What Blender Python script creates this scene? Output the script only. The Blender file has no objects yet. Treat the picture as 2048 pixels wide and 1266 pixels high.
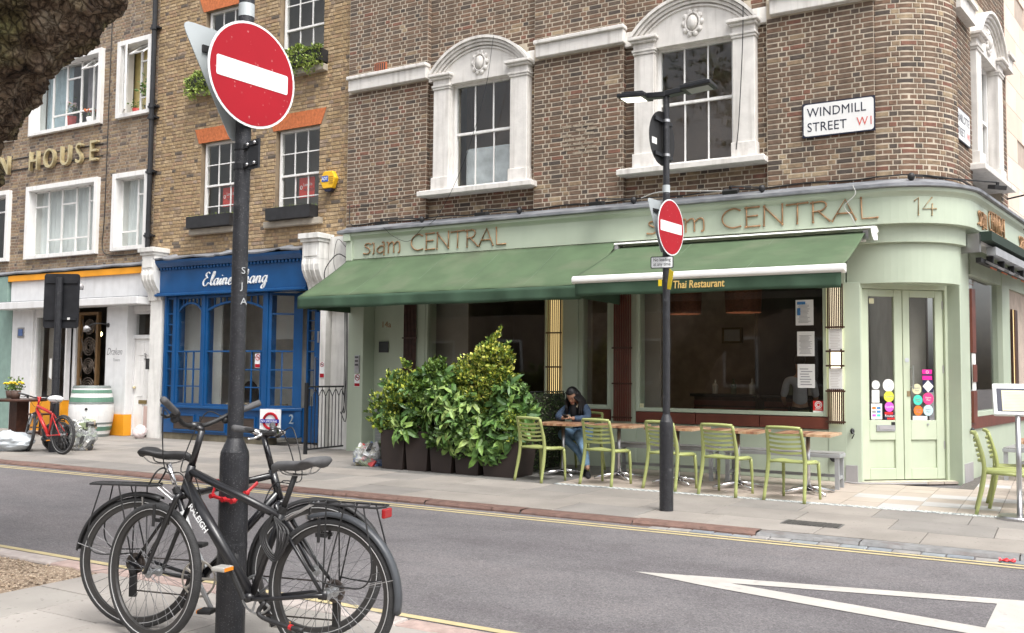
import bpy, bmesh, math, random
from mathutils import Vector, Matrix, noise as mnoise
rnd = random.Random(7)
PI = math.pi
sc = bpy.context.scene
col = sc.collection

# ---------------------------------------------------------------- camera, sky, sun, exposure
cd = bpy.data.cameras.new('camera'); cam = bpy.data.objects.new('camera', cd); col.objects.link(cam)
cd.lens = 33.05; cd.sensor_width = 36; cd.sensor_fit = 'HORIZONTAL'; cd.clip_end = 600; cd.clip_start = .05
_th = math.radians(90) - math.atan(3217 / 1880.); _p = math.atan(112.5 / 1880.); _r = .00948
_fw = Vector((-math.sin(_th), math.cos(_th), 0)); _rt = Vector((math.cos(_th), math.sin(_th), 0)); _up = Vector((0, 0, 1))
_f = _fw * math.cos(_p) + _up * math.sin(_p); _u = -_fw * math.sin(_p) + _up * math.cos(_p)
_R = _rt * math.cos(_r) + _u * math.sin(_r); _U = _u * math.cos(_r) - _rt * math.sin(_r)
m3 = Matrix((_R, _U, -_f)).transposed()
cam.matrix_world = Matrix.Translation((0, 0, 1.45)) @ m3.to_4x4()
sc.camera = cam
def proj(p):
    d = Vector(p) - Vector((0, 0, 1.45)); z = d.dot(_f)
    if z < .1: return (-9999, -9999)
    return (1024 + 1880 * d.dot(_R) / z, 633 - 1880 * d.dot(_U) / z)

SUN_EL, SUN_AZ = 60, 122      # degrees; azimuth clockwise from +Y
w = bpy.data.worlds.new('World'); sc.world = w; w.use_nodes = True
nt = w.node_tree; bg = nt.nodes['Background']
sky = nt.nodes.new('ShaderNodeTexSky'); sky.sky_type = 'NISHITA'; sky.sun_disc = False
sky.sun_elevation = math.radians(SUN_EL); sky.sun_rotation = math.radians(SUN_AZ)
sky.dust_density = 6; sky.air_density = 1.0; sky.ozone_density = 1
hs = nt.nodes.new('ShaderNodeHueSaturation'); hs.inputs['Saturation'].default_value = .22
nt.links.new(sky.outputs[0], hs.inputs['Color']); nt.links.new(hs.outputs[0], bg.inputs[0])
bg.inputs[1].default_value = .15
ld = bpy.data.lights.new('sun', 'SUN'); ld.energy = .9; ld.angle = math.radians(26); ld.color = (1, .97, .93)
sun = bpy.data.objects.new('sun', ld); col.objects.link(sun)
_e, _a = math.radians(SUN_EL), math.radians(SUN_AZ)
sdir = Vector((math.sin(_a) * math.cos(_e), math.cos(_a) * math.cos(_e), math.sin(_e)))
sun.rotation_euler = sdir.to_track_quat('Z', 'Y').to_euler()
vs = sc.view_settings; vs.view_transform = 'Standard'; vs.look = 'None'; vs.gamma = 1; vs.exposure = 1.05
vs.use_curve_mapping = False
sc.cycles.max_bounces = 6; sc.cycles.transparent_max_bounces = 12

# ---------------------------------------------------------------- materials
MATS = {}
def mat(name, c, rough=.6, metal=0, var=.12, scale=6, bump=0, bscale=60, spec=.5, dirt=0, dcol=(.05, .045, .04), dscale=1.5, coat=0, streak=False, emit=None, estr=0, space='o', speck=0, speckcol=(.6, .6, .6), dthr=.5):
    if name in MATS: return MATS[name]
    m = bpy.data.materials.new(name); m.use_nodes = True; MATS[name] = m
    n = m.node_tree; b = n.nodes['Principled BSDF']; L = n.links.new
    b.inputs['Roughness'].default_value = rough; b.inputs['Metallic'].default_value = metal
    b.inputs['Specular IOR Level'].default_value = spec; b.inputs['Coat Weight'].default_value = coat
    if space == 'w':
        src = n.nodes.new('ShaderNodeNewGeometry').outputs['Position']
    else:
        src = n.nodes.new('ShaderNodeTexCoord').outputs['Object']
    def noise(sc_, det=4, vec=None, stretch=None):
        t = n.nodes.new('ShaderNodeTexNoise'); t.inputs['Scale'].default_value = sc_; t.inputs['Detail'].default_value = det
        v = vec or src
        if stretch:
            mp = n.nodes.new('ShaderNodeMapping'); mp.inputs['Scale'].default_value = stretch; L(v, mp.inputs[0]); v = mp.outputs[0]
        L(v, t.inputs['Vector']); return t
    def mix(fac, a, bcol):
        x = n.nodes.new('ShaderNodeMix'); x.data_type = 'RGBA'
        if isinstance(fac, float): x.inputs[0].default_value = fac
        else: L(fac, x.inputs[0])
        for i, q in ((6, a), (7, bcol)):
            if isinstance(q, tuple): x.inputs[i].default_value = (*q[:3], 1)
            else: L(q, x.inputs[i])
        return x.outputs[2]
    def ramp(v, lo, hi):
        r = n.nodes.new('ShaderNodeMapRange'); r.inputs[1].default_value = lo; r.inputs[2].default_value = hi; L(v, r.inputs[0]); return r.outputs[0]
    out = tuple(c)
    if var:
        t = noise(scale); out = mix(ramp(t.outputs[0], .3, .7), tuple(x * (1 - var) for x in c), tuple(min(1, x * (1 + var)) for x in c))
    if dirt:
        t = noise(dscale, 6, stretch=(4, 4, .35) if streak else None)
        f = ramp(t.outputs[0], dthr, dthr + .25)
        mm = n.nodes.new('ShaderNodeMath'); mm.operation = 'MULTIPLY'; mm.inputs[1].default_value = dirt; L(f, mm.inputs[0])
        out = mix(mm.outputs[0], out, tuple(dcol))
    if speck:
        v = n.nodes.new('ShaderNodeTexVoronoi'); v.inputs['Scale'].default_value = bscale; L(src, v.inputs['Vector'])
        rgb = n.nodes.new('ShaderNodeSeparateColor'); L(v.outputs['Color'], rgb.inputs[0])
        f = ramp(rgb.outputs[0], 1 - speck, 1 - speck + .02)
        out = mix(f, out, tuple(speckcol))
    if isinstance(out, tuple): b.inputs['Base Color'].default_value = (*out, 1)
    else: L(out, b.inputs['Base Color'])
    if bump:
        t = noise(bscale, 3); bp = n.nodes.new('ShaderNodeBump'); bp.inputs['Strength'].default_value = bump; bp.inputs['Distance'].default_value = .01
        L(t.outputs[0], bp.inputs['Height']); L(bp.outputs[0], b.inputs['Normal'])
    if emit:
        b.inputs['Emission Color'].default_value = (*emit, 1); b.inputs['Emission Strength'].default_value = estr
    return m
SPOKE = mat('dull spoke', (.16, .16, .165), .45, .3, var=0)
def glass(name, tint=(.93, .94, .93), ior=1.5, rough=0.0, milky=0):
    m = bpy.data.materials.new(name); m.use_nodes = True; n = m.node_tree; n.nodes.clear(); L = n.links.new
    o = n.nodes.new('ShaderNodeOutputMaterial'); mx = n.nodes.new('ShaderNodeMixShader'); lw = n.nodes.new('ShaderNodeLayerWeight'); lw.inputs[0].default_value = .5; pw = n.nodes.new('ShaderNodeMath'); pw.operation = 'POWER'; pw.inputs[1].default_value = 5; L(lw.outputs['Facing'], pw.inputs[0]); f0 = ((ior - 1) / (ior + 1)) ** 2; fr = n.nodes.new('ShaderNodeMath'); fr.operation = 'MULTIPLY_ADD'; fr.inputs[1].default_value = 1 - f0; fr.inputs[2].default_value = f0; L(pw.outputs[0], fr.inputs[0])
    t = n.nodes.new('ShaderNodeBsdfTransparent'); t.inputs[0].default_value = (*tint, 1)
    g = n.nodes.new('ShaderNodeBsdfGlossy'); g.inputs['Roughness'].default_value = rough
    nz = n.nodes.new('ShaderNodeTexNoise'); nz.inputs['Scale'].default_value = .9; bp = n.nodes.new('ShaderNodeBump'); bp.inputs['Strength'].default_value = .12; bp.inputs['Distance'].default_value = .05
    L(nz.outputs[0], bp.inputs['Height']); L(bp.outputs[0], g.inputs['Normal'])
    L(fr.outputs[0], mx.inputs[0]); L(t.outputs[0], mx.inputs[1]); L(g.outputs[0], mx.inputs[2]); 
    last = mx.outputs[0]
    if milky:
        df = n.nodes.new('ShaderNodeBsdfDiffuse'); df.inputs[0].default_value = (.72, .74, .75, 1); m2 = n.nodes.new('ShaderNodeMixShader'); m2.inputs[0].default_value = milky; L(last, m2.inputs[1]); L(df.outputs[0], m2.inputs[2]); last = m2.outputs[0]
    L(last, o.inputs[0]); return m
GLASS = glass('window glass'); BAGM = glass('clear plastic bag', (.86, .88, .87), 1.45, .12, .28)

WHITE = mat('white gloss paint', (.80, .79, .77), .45, var=.04, dirt=.35, dcol=(.45, .42, .38), dscale=3, streak=True)
STUCCO = mat('white painted stucco', (.70, .675, .64), .7, var=.08, dirt=.6, dcol=(.36, .33, .29), dscale=2.6, bump=.25, bscale=30, streak=True, space='w')
OLDWHITE = mat('weathered white render', (.74, .73, .70), .75, var=.07, dirt=.6, dcol=(.36, .35, .32), dscale=1.8, bump=.3, bscale=25, streak=True, space='w')
SAGE = mat('sage green paint', (.45, .515, .405), .38, var=.05, scale=2, dirt=.25, dcol=(.35, .41, .31), dscale=1.2, streak=True, space='w')
SAGE2 = mat('pale sage door paint', (.51, .57, .43), .42, var=.05, scale=3, dirt=.3, dcol=(.45, .49, .33), dscale=2, streak=True, space='w')
LEAD = mat('lead flashing', (.24, .25, .27), .5, .3, var=.25, scale=5, dirt=.5, dcol=(.42, .43, .44), dscale=2, bump=.5, bscale=9, space='w')
BLUE = mat('blue gloss paint', (.006, .070, .21), .32, var=.12, scale=3, dirt=.15, dcol=(.015, .075, .165), space='w')
BLACKM = mat('black metal paint', (.014, .015, .018), .42, var=.3, scale=9, dirt=.25, dcol=(.09, .09, .09), dscale=7, dthr=.58)
POLE = mat('worn black pole paint', (.020, .021, .025), .38, var=.3, scale=14, dirt=.8, dcol=(.20, .20, .20), dscale=13, dthr=.63, bump=.25, bscale=330, speck=.05, speckcol=(.10, .10, .105))
DARKP = mat('black plastic', (.018, .018, .019), .55, var=.2, bump=.15, bscale=120)
RUBBER = mat('tyre rubber', (.032, .032, .033), .75, var=.25, scale=20, bump=.5, bscale=160)
GRIP = mat('grey rubber grip', (.085, .085, .088), .8, var=.15, scale=20)
STEEL = mat('brushed steel', (.55, .55, .56), .32, 1, var=.1)
CHROME = mat('chrome', (.75, .75, .76), .12, 1, var=.03)
ALU = mat('dull aluminium', (.46, .47, .48), .45, .9, var=.12, scale=10)
RIMM = mat('alloy rim', (.055, .053, .052), .4, .4, var=.12, scale=12)
RED = mat('sign red', (.36, .006, .016), .5, var=.06, scale=3, speck=.012, speckcol=(.6, .25, .25), bscale=110, spec=.3)
SIGNW = mat('sign white', (.80, .82, .83), .4, var=.03, scale=4)
SIGNG = mat('grey sign back', (.50, .54, .55), .5, .2, var=.08, scale=3)
LIME = mat('lime green plastic', (.33, .365, .135), .42, var=.06, scale=4, dirt=.15, dcol=(.26, .30, .085))
WOODT = mat('striped table wood', (.34, .18, .10), .4, var=.35, scale=4, bump=.1)
DWOOD = mat('dark stained wood', (.055, .022, .014), .4, var=.35, scale=12, space='w')
BROWN = mat('red brown panel', (.13, .035, .022), .38, var=.2, scale=5, space='w')
GREYM = mat('grey bench metal', (.36, .375, .39), .5, .2, var=.1, scale=6, dirt=.3, dcol=(.25, .26, .27))
GREYPL = mat('grey metal plinth', (.40, .39, .40), .5, .3, var=.07)
PLANTER = mat('dark brown planter', (.030, .020, .017), .6, var=.2, scale=4, dirt=.25, dcol=(.07, .055, .045), space='w')
YEL = mat('yellow paint', (.72, .50, .07), .6, var=.08)
ORANGE = mat('orange paint', (.80, .33, .015), .5, var=.1, scale=3, dirt=.2, dcol=(.55, .25, .04))
GOLD = mat('brass lettering', (.60, .51, .30), .32, .5, var=.12, scale=10)
COPPER = mat('copper lettering', (.36, .21, .11), .5, .35, var=.25, scale=12)
INTW = mat('dim interior wall', (.40, .37, .34), .8, var=.15, scale=2)
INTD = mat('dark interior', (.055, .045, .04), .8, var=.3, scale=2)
INTL = mat('pale interior wall', (.62, .61, .58), .8, var=.06, scale=2)
CURT = mat('net curtain', (.74, .77, .78), .9, var=.06, scale=4)
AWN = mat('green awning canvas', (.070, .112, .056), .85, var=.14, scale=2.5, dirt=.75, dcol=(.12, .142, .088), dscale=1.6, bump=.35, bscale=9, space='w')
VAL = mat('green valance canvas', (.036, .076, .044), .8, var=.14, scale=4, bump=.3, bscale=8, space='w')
AWNW = mat('white awning casing', (.82, .81, .79), .35, var=.03)
PAPER = mat('paper', (.76, .76, .74), .8, var=.03)
INK = mat('dark ink', (.05, .05, .06), .7, var=0)
NAVY = mat('navy enamel', (.010, .013, .035), .4, var=0)
SREDL = mat('faded red lettering', (.62, .12, .10), .5, var=.2, scale=30)
SKIN = mat('skin', (.40, .23, .155), .5, var=.06, scale=15)
HAIR = mat('black hair', (.007, .006, .007), .45, var=.3, scale=40)
DENIM = mat('denim jacket', (.055, .088, .145), .85, var=.28, scale=26, bump=.25, bscale=90)
JEANS = mat('pale blue jeans', (.19, .32, .47), .85, var=.22, scale=14, bump=.2, bscale=90)
BLACKC = mat('black cloth', (.010, .010, .012), .8, var=.2)
FLEECE = mat('cream fleece', (.62, .55, .40), .9, var=.12, scale=40, bump=.4)
TERR = mat('terracotta air brick', (.42, .13, .06), .8, var=.15)
LITW = mat('lit paper lamp', (.85, .80, .66), .8, var=0, emit=(1, .86, .60), estr=1.6)
LITY = mat('lit amber lamp', (.75, .62, .34), .8, var=0, emit=(1, .74, .32), estr=.9)
LED = mat('street light lens', (.8, .8, .7), .3, var=0, emit=(1, .97, .80), estr=1.4)
BULB = mat('warm bulb', (.9, .8, .6), .3, var=0, emit=(1, .72, .35), estr=6)

def ramp_mat(name, rough, layers, bump=.6, bdist=.02, stops=None, space='w', cracks=None, spec=.4, crackw=(.012, .022), warp=.55, crackcol=(.45, .44, .43)):
    '''layered noise material: layers = [(scale, detail, stretch)], first drives the colour ramp, all drive the relief'''
    m = bpy.data.materials.new(name); m.use_nodes = True; MATS[name] = m; n = m.node_tree; b = n.nodes['Principled BSDF']; L = n.links.new; b.inputs['Roughness'].default_value = rough; b.inputs['Specular IOR Level'].default_value = spec
    src = n.nodes.new('ShaderNodeNewGeometry').outputs['Position'] if space == 'w' else n.nodes.new('ShaderNodeTexCoord').outputs['Object']; outs = []
    for sc_, det, stv in layers:
        mp = n.nodes.new('ShaderNodeMapping'); mp.inputs['Scale'].default_value = stv; L(src, mp.inputs[0]); t = n.nodes.new('ShaderNodeTexNoise'); t.inputs['Scale'].default_value = sc_; t.inputs['Detail'].default_value = det; t.inputs['Roughness'].default_value = .65; L(mp.outputs[0], t.inputs['Vector']); outs.append(t.outputs[0])
    def ramp(v, st):
        r = n.nodes.new('ShaderNodeValToRGB'); e = r.color_ramp.elements
        while len(e) < len(st): e.new(.5)
        for x, (p, c) in zip(e, st): x.position = p; x.color = (*c, 1)
        L(v, r.inputs[0]); return r.outputs[0]
    c = ramp(outs[0], stops[0])
    for o, st in zip(outs[1:], stops[1:]):
        x = n.nodes.new('ShaderNodeMix'); x.data_type = 'RGBA'; x.blend_type = 'MULTIPLY'; x.inputs[0].default_value = 1; L(c, x.inputs[6]); L(ramp(o, st), x.inputs[7]); c = x.outputs[2]
    h = outs[0]
    for o in outs[1:]: a = n.nodes.new('ShaderNodeMath'); a.operation = 'ADD'; L(h, a.inputs[0]); L(o, a.inputs[1]); h = a.outputs[0]
    if cracks:
        wv = n.nodes.new('ShaderNodeTexVoronoi'); wv.feature = 'DISTANCE_TO_EDGE'; wv.inputs['Scale'].default_value = cracks; nz = n.nodes.new('ShaderNodeTexNoise'); nz.inputs['Scale'].default_value = 2.2; nz.inputs['Detail'].default_value = 6; ad = n.nodes.new('ShaderNodeVectorMath'); ad.operation = 'MULTIPLY_ADD'; ad.inputs[1].default_value = (warp, warp, warp); L(src, nz.inputs['Vector']); L(nz.outputs['Color'], ad.inputs[0]); L(src, ad.inputs[2]); L(ad.outputs[0], wv.inputs['Vector'])
        x = n.nodes.new('ShaderNodeMix'); x.data_type = 'RGBA'; x.blend_type = 'MULTIPLY'; x.inputs[0].default_value = 1; L(c, x.inputs[6]); L(ramp(wv.outputs['Distance'], [(0, crackcol), (crackw[0], tuple(.5 + .5 * v for v in crackcol)), (crackw[1], (1, 1, 1))]), x.inputs[7]); c = x.outputs[2]
        cr = n.nodes.new('ShaderNodeMapRange'); cr.inputs[2].default_value = crackw[1]; cr.inputs[4].default_value = 1.2; L(wv.outputs['Distance'], cr.inputs[0]); a = n.nodes.new('ShaderNodeMath'); a.operation = 'ADD'; L(h, a.inputs[0]); L(cr.outputs[0], a.inputs[1]); h = a.outputs[0]
    L(c, b.inputs['Base Color']); bp = n.nodes.new('ShaderNodeBump'); bp.inputs['Strength'].default_value = bump; bp.inputs['Distance'].default_value = bdist; L(h, bp.inputs['Height']); L(bp.outputs[0], b.inputs['Normal']); return m
# ---------------------------------------------------------------- mesh builder
class MB:
    def __init__(s): s.v = []; s.f = []; s.mi = []; s.T = None
    def add(s, vs_, fs, m=0):
        o = len(s.v)
        if s.T is not None: vs_ = [tuple(s.T @ Vector(q)) for q in vs_]
        s.v += [tuple(q) for q in vs_]
        for f in fs: s.f.append(tuple(i + o for i in f)); s.mi.append(m)
        return s
    def box(s, x0, x1, y0, y1, z0, z1, m=0):
        x0, x1 = sorted((x0, x1)); y0, y1 = sorted((y0, y1)); z0, z1 = sorted((z0, z1))
        return s.add([(x, y, z) for z in (z0, z1) for y in (y0, y1) for x in (x0, x1)],
            [(0, 2, 3, 1), (4, 5, 7, 6), (0, 1, 5, 4), (2, 6, 7, 3), (0, 4, 6, 2), (1, 3, 7, 5)], m)
    def prism(s, pts, vec, m=0):
        n = len(pts); v = Vector(vec); a = [Vector(p) for p in pts]; b = [p + v for p in a]
        return s.add(a + b, [tuple(range(n - 1, -1, -1)), tuple(range(n, 2 * n))] + [(i, (i + 1) % n, n + (i + 1) % n, n + i) for i in range(n)], m)
    def tube(s, pts, r, n=8, m=0, closed=False, caps=True, flat=1.0, updir=None):
        P = [Vector(p) for p in pts]; k = len(P)
        rs = r if isinstance(r, (list, tuple)) else [r] * k
        T = []
        for i in range(k):
            if closed: t = P[(i + 1) % k] - P[i - 1]
            elif i == 0: t = P[1] - P[0]
            elif i == k - 1: t = P[-1] - P[-2]
            else: t = (P[i + 1] - P[i]).normalized() + (P[i] - P[i - 1]).normalized()
            T.append(t.normalized() if t.length > 1e-9 else Vector((0, 0, 1)))
        u = Vector(updir) if updir else (Vector((0, 0, 1)) if abs(T[0].z) < .9 else Vector((1, 0, 0)))
        u = (u - T[0] * u.dot(T[0])).normalized()
        V = []
        for i in range(k):
            if i:
                u = (u - T[i] * u.dot(T[i]))
                u = u.normalized() if u.length > 1e-6 else T[i].orthogonal().normalized()
            w_ = T[i].cross(u)
            for j in range(n):
                a = 2 * PI * j / n; V.append(P[i] + (u * math.cos(a) * flat + w_ * math.sin(a)) * rs[i])
        F = []
        for i in range(k if closed else k - 1):
            a = i * n; b = ((i + 1) % k) * n
            for j in range(n): F.append((a + j, a + (j + 1) % n, b + (j + 1) % n, b + j))
        if caps and not closed: F += [tuple(range(n - 1, -1, -1)), tuple((k - 1) * n + j for j in range(n))]
        return s.add(V, F, m)
    def lathe(s, prof, c=(0, 0, 0), n=24, m=0, cap=True):
        V = []; F = []; k = len(prof)
        for r, z in prof:
            for j in range(n): a = 2 * PI * j / n; V.append((c[0] + r * math.cos(a), c[1] + r * math.sin(a), c[2] + z))
        for i in range(k - 1):
            for j in range(n): F.append((i * n + j, i * n + (j + 1) % n, (i + 1) * n + (j + 1) % n, (i + 1) * n + j))
        if cap: F += [tuple(range(n - 1, -1, -1)), tuple((k - 1) * n + j for j in range(n))]
        return s.add(V, F, m)
    def ell(s, c, r, m=0, n=12, k=8):
        V = []; F = []
        for i in range(k + 1):
            t = PI * i / k
            for j in range(n):
                a = 2 * PI * j / n; V.append((c[0] + r[0] * math.sin(t) * math.cos(a), c[1] + r[1] * math.sin(t) * math.sin(a), c[2] + r[2] * math.cos(t)))
        for i in range(k):
            for j in range(n): F.append((i * n + j, (i + 1) * n + j, (i + 1) * n + (j + 1) % n, i * n + (j + 1) % n))
        return s.add(V, F, m)
    def grid(s, fn, nu, nv, m=0, th=None):
        V = [fn(i / nu, j / nv) for j in range(nv + 1) for i in range(nu + 1)]
        F = [(j * (nu + 1) + i, j * (nu + 1) + i + 1, (j + 1) * (nu + 1) + i + 1, (j + 1) * (nu + 1) + i) for j in range(nv) for i in range(nu)]
        return s.add(V, F, m)
    def build(s, name, mats, parent=None, smooth=False, bev=0, loc=None, rotz=None, sub=0, solid=0):
        me = bpy.data.meshes.new(name); me.from_pydata(s.v, [], s.f)
        ml = mats if isinstance(mats, (list, tuple)) else [mats]
        for q in ml: me.materials.append(q)
        if len(ml) > 1: me.polygons.foreach_set('material_index', s.mi)
        if smooth: me.polygons.foreach_set('use_smooth', [True] * len(me.polygons))
        me.update()
        return link(name, me, parent, bev, loc, rotz, sub, solid)
def link(name, me, parent=None, bev=0, loc=None, rotz=None, sub=0, solid=0):
    o = bpy.data.objects.new(name, me); col.objects.link(o); o.parent = parent
    if loc is not None: o.location = loc
    if rotz is not None: o.rotation_euler = (0, 0, rotz)
    if solid: q = o.modifiers.new('s', 'SOLIDIFY'); q.thickness = solid; q.offset = 0
    if bev: q = o.modifiers.new('b', 'BEVEL'); q.width = bev; q.segments = 2; q.limit_method = 'ANGLE'; q.angle_limit = .6
    if sub: q = o.modifiers.new('u', 'SUBSURF'); q.levels = sub; q.render_levels = sub
    return o
def tag(o, label=None, cat=None, group=None, kind=None):
    if label: o['label'] = label
    if cat: o['category'] = cat
    if group: o['group'] = group
    if kind: o['kind'] = kind
    return o
def thing(name, label, cat, loc=(0, 0, 0), rotz=0, group=None):
    o = bpy.data.objects.new(name, None); col.objects.link(o); o.location = loc; o.rotation_euler = (0, 0, rotz); o.empty_display_size = .1
    return tag(o, label, cat, group)
def struct(o): o['kind'] = 'structure'; return o
def copy_tree(o, parent=None):
    c = o.copy(); col.objects.link(c); c.parent = parent
    for ch in o.children: copy_tree(ch, c)
    return c
def text(name, s_, size, m, parent, loc, rot=(PI / 2, 0, 0), ext=.004, align='LEFT', shear=0, offset=0, space=1, xs=1):
    cu = bpy.data.curves.new(name, 'FONT'); cu.body = s_; cu.size = size; cu.extrude = ext; cu.align_x = align; cu.shear = shear; cu.offset = offset; cu.space_character = space; cu.resolution_u = 3
    t = bpy.data.objects.new('tmp', cu); col.objects.link(t); dg = bpy.context.evaluated_depsgraph_get()
    me = bpy.data.meshes.new_from_object(t.evaluated_get(dg)); bpy.data.objects.remove(t); bpy.data.curves.remove(cu)
    me.materials.clear(); me.materials.append(m); me.name = name
    o = link(name, me, parent); o.location = loc; o.rotation_euler = rot; o.scale = (xs, 1, 1); return o
def bez(pts, n=6):
    """smooth catmull-rom polyline through pts"""
    P = [Vector(p) for p in pts]; P = [P[0] * 2 - P[1]] + P + [P[-1] * 2 - P[-2]]; out = []
    for i in range(1, len(P) - 2):
        for j in range(n):
            t = j / n; a, b, c, d = P[i - 1:i + 3]
            out.append(.5 * ((2 * b) + (c - a) * t + (2 * a - 5 * b + 4 * c - d) * t * t + (3 * b - a - 3 * c + d) * t ** 3))
    out.append(P[-2]); return out
def wall_holes(mb, x0, x1, z0, z1, y0, y1, holes, m=0, top=True):
    """slab in the XZ plane between y0 (front) and y1 with rectangular holes (xa,xb,za,zb), reveals included"""
    xs = sorted({x0, x1, *[q for h in holes for q in h[:2]]}); zs = sorted({z0, z1, *[q for h in holes for q in h[2:]]})
    def inh(x, z): return any(h[0] < x < h[1] and h[2] < z < h[3] for h in holes)
    for a, b in zip(xs, xs[1:]):
        for c, d in zip(zs, zs[1:]):
            if not inh((a + b) / 2, (c + d) / 2):
                mb.add([(a, y0, c), (b, y0, c), (b, y0, d), (a, y0, d)], [(0, 1, 2, 3)], m); mb.add([(a, y1, c), (b, y1, c), (b, y1, d), (a, y1, d)], [(3, 2, 1, 0)], m)
    for a, b, c, d in holes + [(x0, x1, z0, z1)]:
        mb.add([(a, y0, c), (b, y0, c), (b, y0, d), (a, y0, d), (a, y1, c), (b, y1, c), (b, y1, d), (a, y1, d)], [(0, 4, 5, 1), (1, 5, 6, 2), (2, 6, 7, 3), (3, 7, 4, 0)], m)
    return mb
def rrect(x0, x1, z0, z1, r, n=5):
    out = []
    for cx, cz, a0 in ((x1 - r, z1 - r, 0), (x0 + r, z1 - r, 90), (x0 + r, z0 + r, 180), (x1 - r, z0 + r, 270)):
        for i in range(n + 1): a = math.radians(a0 + 90 * i / n); out.append((cx + r * math.cos(a), cz + r * math.sin(a)))
    return out

# ---------------------------------------------------------------- bricks
def bond(u0, u1, z0, z1, holes, seed, L_=.211, Hd=.0985, J=.014, C=.075, h=.061):
    r = random.Random(seed); out = []; row = 0; z = z0
    while z + h <= z1 + .03:
        u = u0 - (.0 if row % 2 else .16) - r.random() * .012; k = row
        while u < u1:
            ln = L_ if k % 2 else Hd
            segs = [(max(u, u0), min(u + ln, u1))]
            for a, b, c, d in holes:
                if c < z + h * .5 < d:
                    ns = []
                    for p, q in segs:
                        if q <= a or p >= b: ns.append((p, q))
                        else:
                            if p < a - .01: ns.append((p, a))
                            if q > b + .01: ns.append((b, q))
                    segs = ns
            for p, q in segs:
                if q - p > .025: out.append((p, q, z, min(z + h, z1), abs(q - p - ln) < 1e-6, k % 2, r.random(), r.random()))
            u += ln + J; k += 1
        z += C; row += 1
    return out
def brick_geo(mb, f, p, q, a, b, o, m, bv=.006):
    V = [f(p, a, 0), f(q, a, 0), f(q, b, 0), f(p, b, 0), f(p + bv * .3, a + bv * .3, o - bv), f(q - bv * .3, a + bv * .3, o - bv), f(q - bv * .3, b - bv * .3, o - bv), f(p + bv * .3, b - bv * .3, o - bv),
         f(p + bv, a + bv, o), f(q - bv, a + bv, o), f(q - bv, b - bv, o), f(p + bv, b - bv, o)]
    F = [(8, 9, 10, 11)] + [(i, (i + 1) % 4, 4 + (i + 1) % 4, 4 + i) for i in range(4)] + [(4 + i, 4 + (i + 1) % 4, 8 + (i + 1) % 4, 8 + i) for i in range(4)]
    mb.add(V, F, m)
def pick(weights, t):
    s = sum(weights); a = 0
    for i, w_ in enumerate(weights):
        a += w_ / s
        if t <= a: return i
    return len(weights) - 1
def lay_bricks(parent, panels, mats, weights, prefix, singles=300, proud=.010, zdirt=None):
    """panels: list of (mapping f(u,z,out), list of bond() bricks, flat(bool), weights or None)"""
    allb = []
    for f, bl, flat, wts in panels:
        for b in bl:
            mi = pick(wts or weights, b[6]); o = proud * (.7 + .6 * b[7])
            c = f((b[0] + b[1]) / 2, (b[2] + b[3]) / 2, 0); px = proj(c)
            vis = 0 < px[0] < 2048 and 0 < px[1] < 1266
            allb.append([f, b, flat, mi, o, (Vector(c) - Vector((0, 0, 1.45))).length, vis])
    cand = sorted([x for x in allb if x[2] and x[1][4] and x[6]], key=lambda x: x[5] + (0 if x[1][5] else 3))[:singles]
    ids = {id(x) for x in cand}; cache = {}; rest = MB()
    for x in allb:
        f, b, flat, mi, o, d, vis = x
        if id(x) in ids:
            key = (b[5], mi)
            if key not in cache:
                mb = MB(); ln = b[1] - b[0]; brick_geo(mb, lambda u, z, q: (u, -q, z), 0, ln, 0, b[3] - b[2], proud, 0)
                me = bpy.data.meshes.new('brick'); me.from_pydata(mb.v, [], mb.f); me.materials.append(mats[mi]); cache[key] = me
            ob = bpy.data.objects.new('brick', cache[key]); col.objects.link(ob); ob.parent = parent
            q = Vector(f(b[0], b[2], o - proud)); ob.location = q
        else: brick_geo(rest, f, b[0], b[1], b[2], b[3], o, mi)
    r = rest.build('brickwork', mats, parent); r['kind'] = 'stuff'; return r
def sash(parent, x0, x1, z0, z1, y, cols, rows_top, rows_bot, split=.5, fr=.05, bar=.022, m=None, name='window', d=.07):
    """double-hung sash: frame mesh with one pane object per light"""
    m = m or WHITE; mb = MB(); zm = z0 + (z1 - z0) * split
    for a, b, c, e in ((x0, x0 + fr, z0, z1), (x1 - fr, x1, z0, z1)): mb.box(a, b, y - .01, y + d, c, e)
    mb.box(x0 + fr, x1 - fr, y - .01, y + d, z1 - fr, z1); mb.box(x0 + fr, x1 - fr, y - .013, y + d, z0, z0 + fr * 1.3); mb.box(x0 + fr, x1 - fr, y + .005, y + d - .01, zm - .022, zm + .022)
    o = mb.build(name, m, parent, bev=.004)
    for (a, b, rows, yy) in ((zm + .022, z1 - fr, rows_top, y + .02), (z0 + fr * 1.3, zm - .022, rows_bot, y + .045)):
        bars = MB(); W_ = (x1 - x0 - 2 * fr); X = [x0 + fr + W_ * i / cols for i in range(cols + 1)]; Z = [a + (b - a) * i / rows for i in range(rows + 1)]
        for x in X[1:-1]: bars.box(x - bar / 2, x + bar / 2, yy - .012, yy + .012, a, b)
        for zz in Z[1:-1]: bars.box(x0 + fr, x1 - fr, yy - .0105, yy + .0105, zz - bar / 2, zz + bar / 2)
        if bars.v: bars.build('glazing_bar', m, o)
        for i in range(cols):
            for j in range(rows):
                p = MB(); p.box(X[i] + .002, X[i + 1] - .002, yy - .002, yy + .002, Z[j] + .002, Z[j + 1] - .002); p.build('pane', GLASS, o)
    return o
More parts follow.
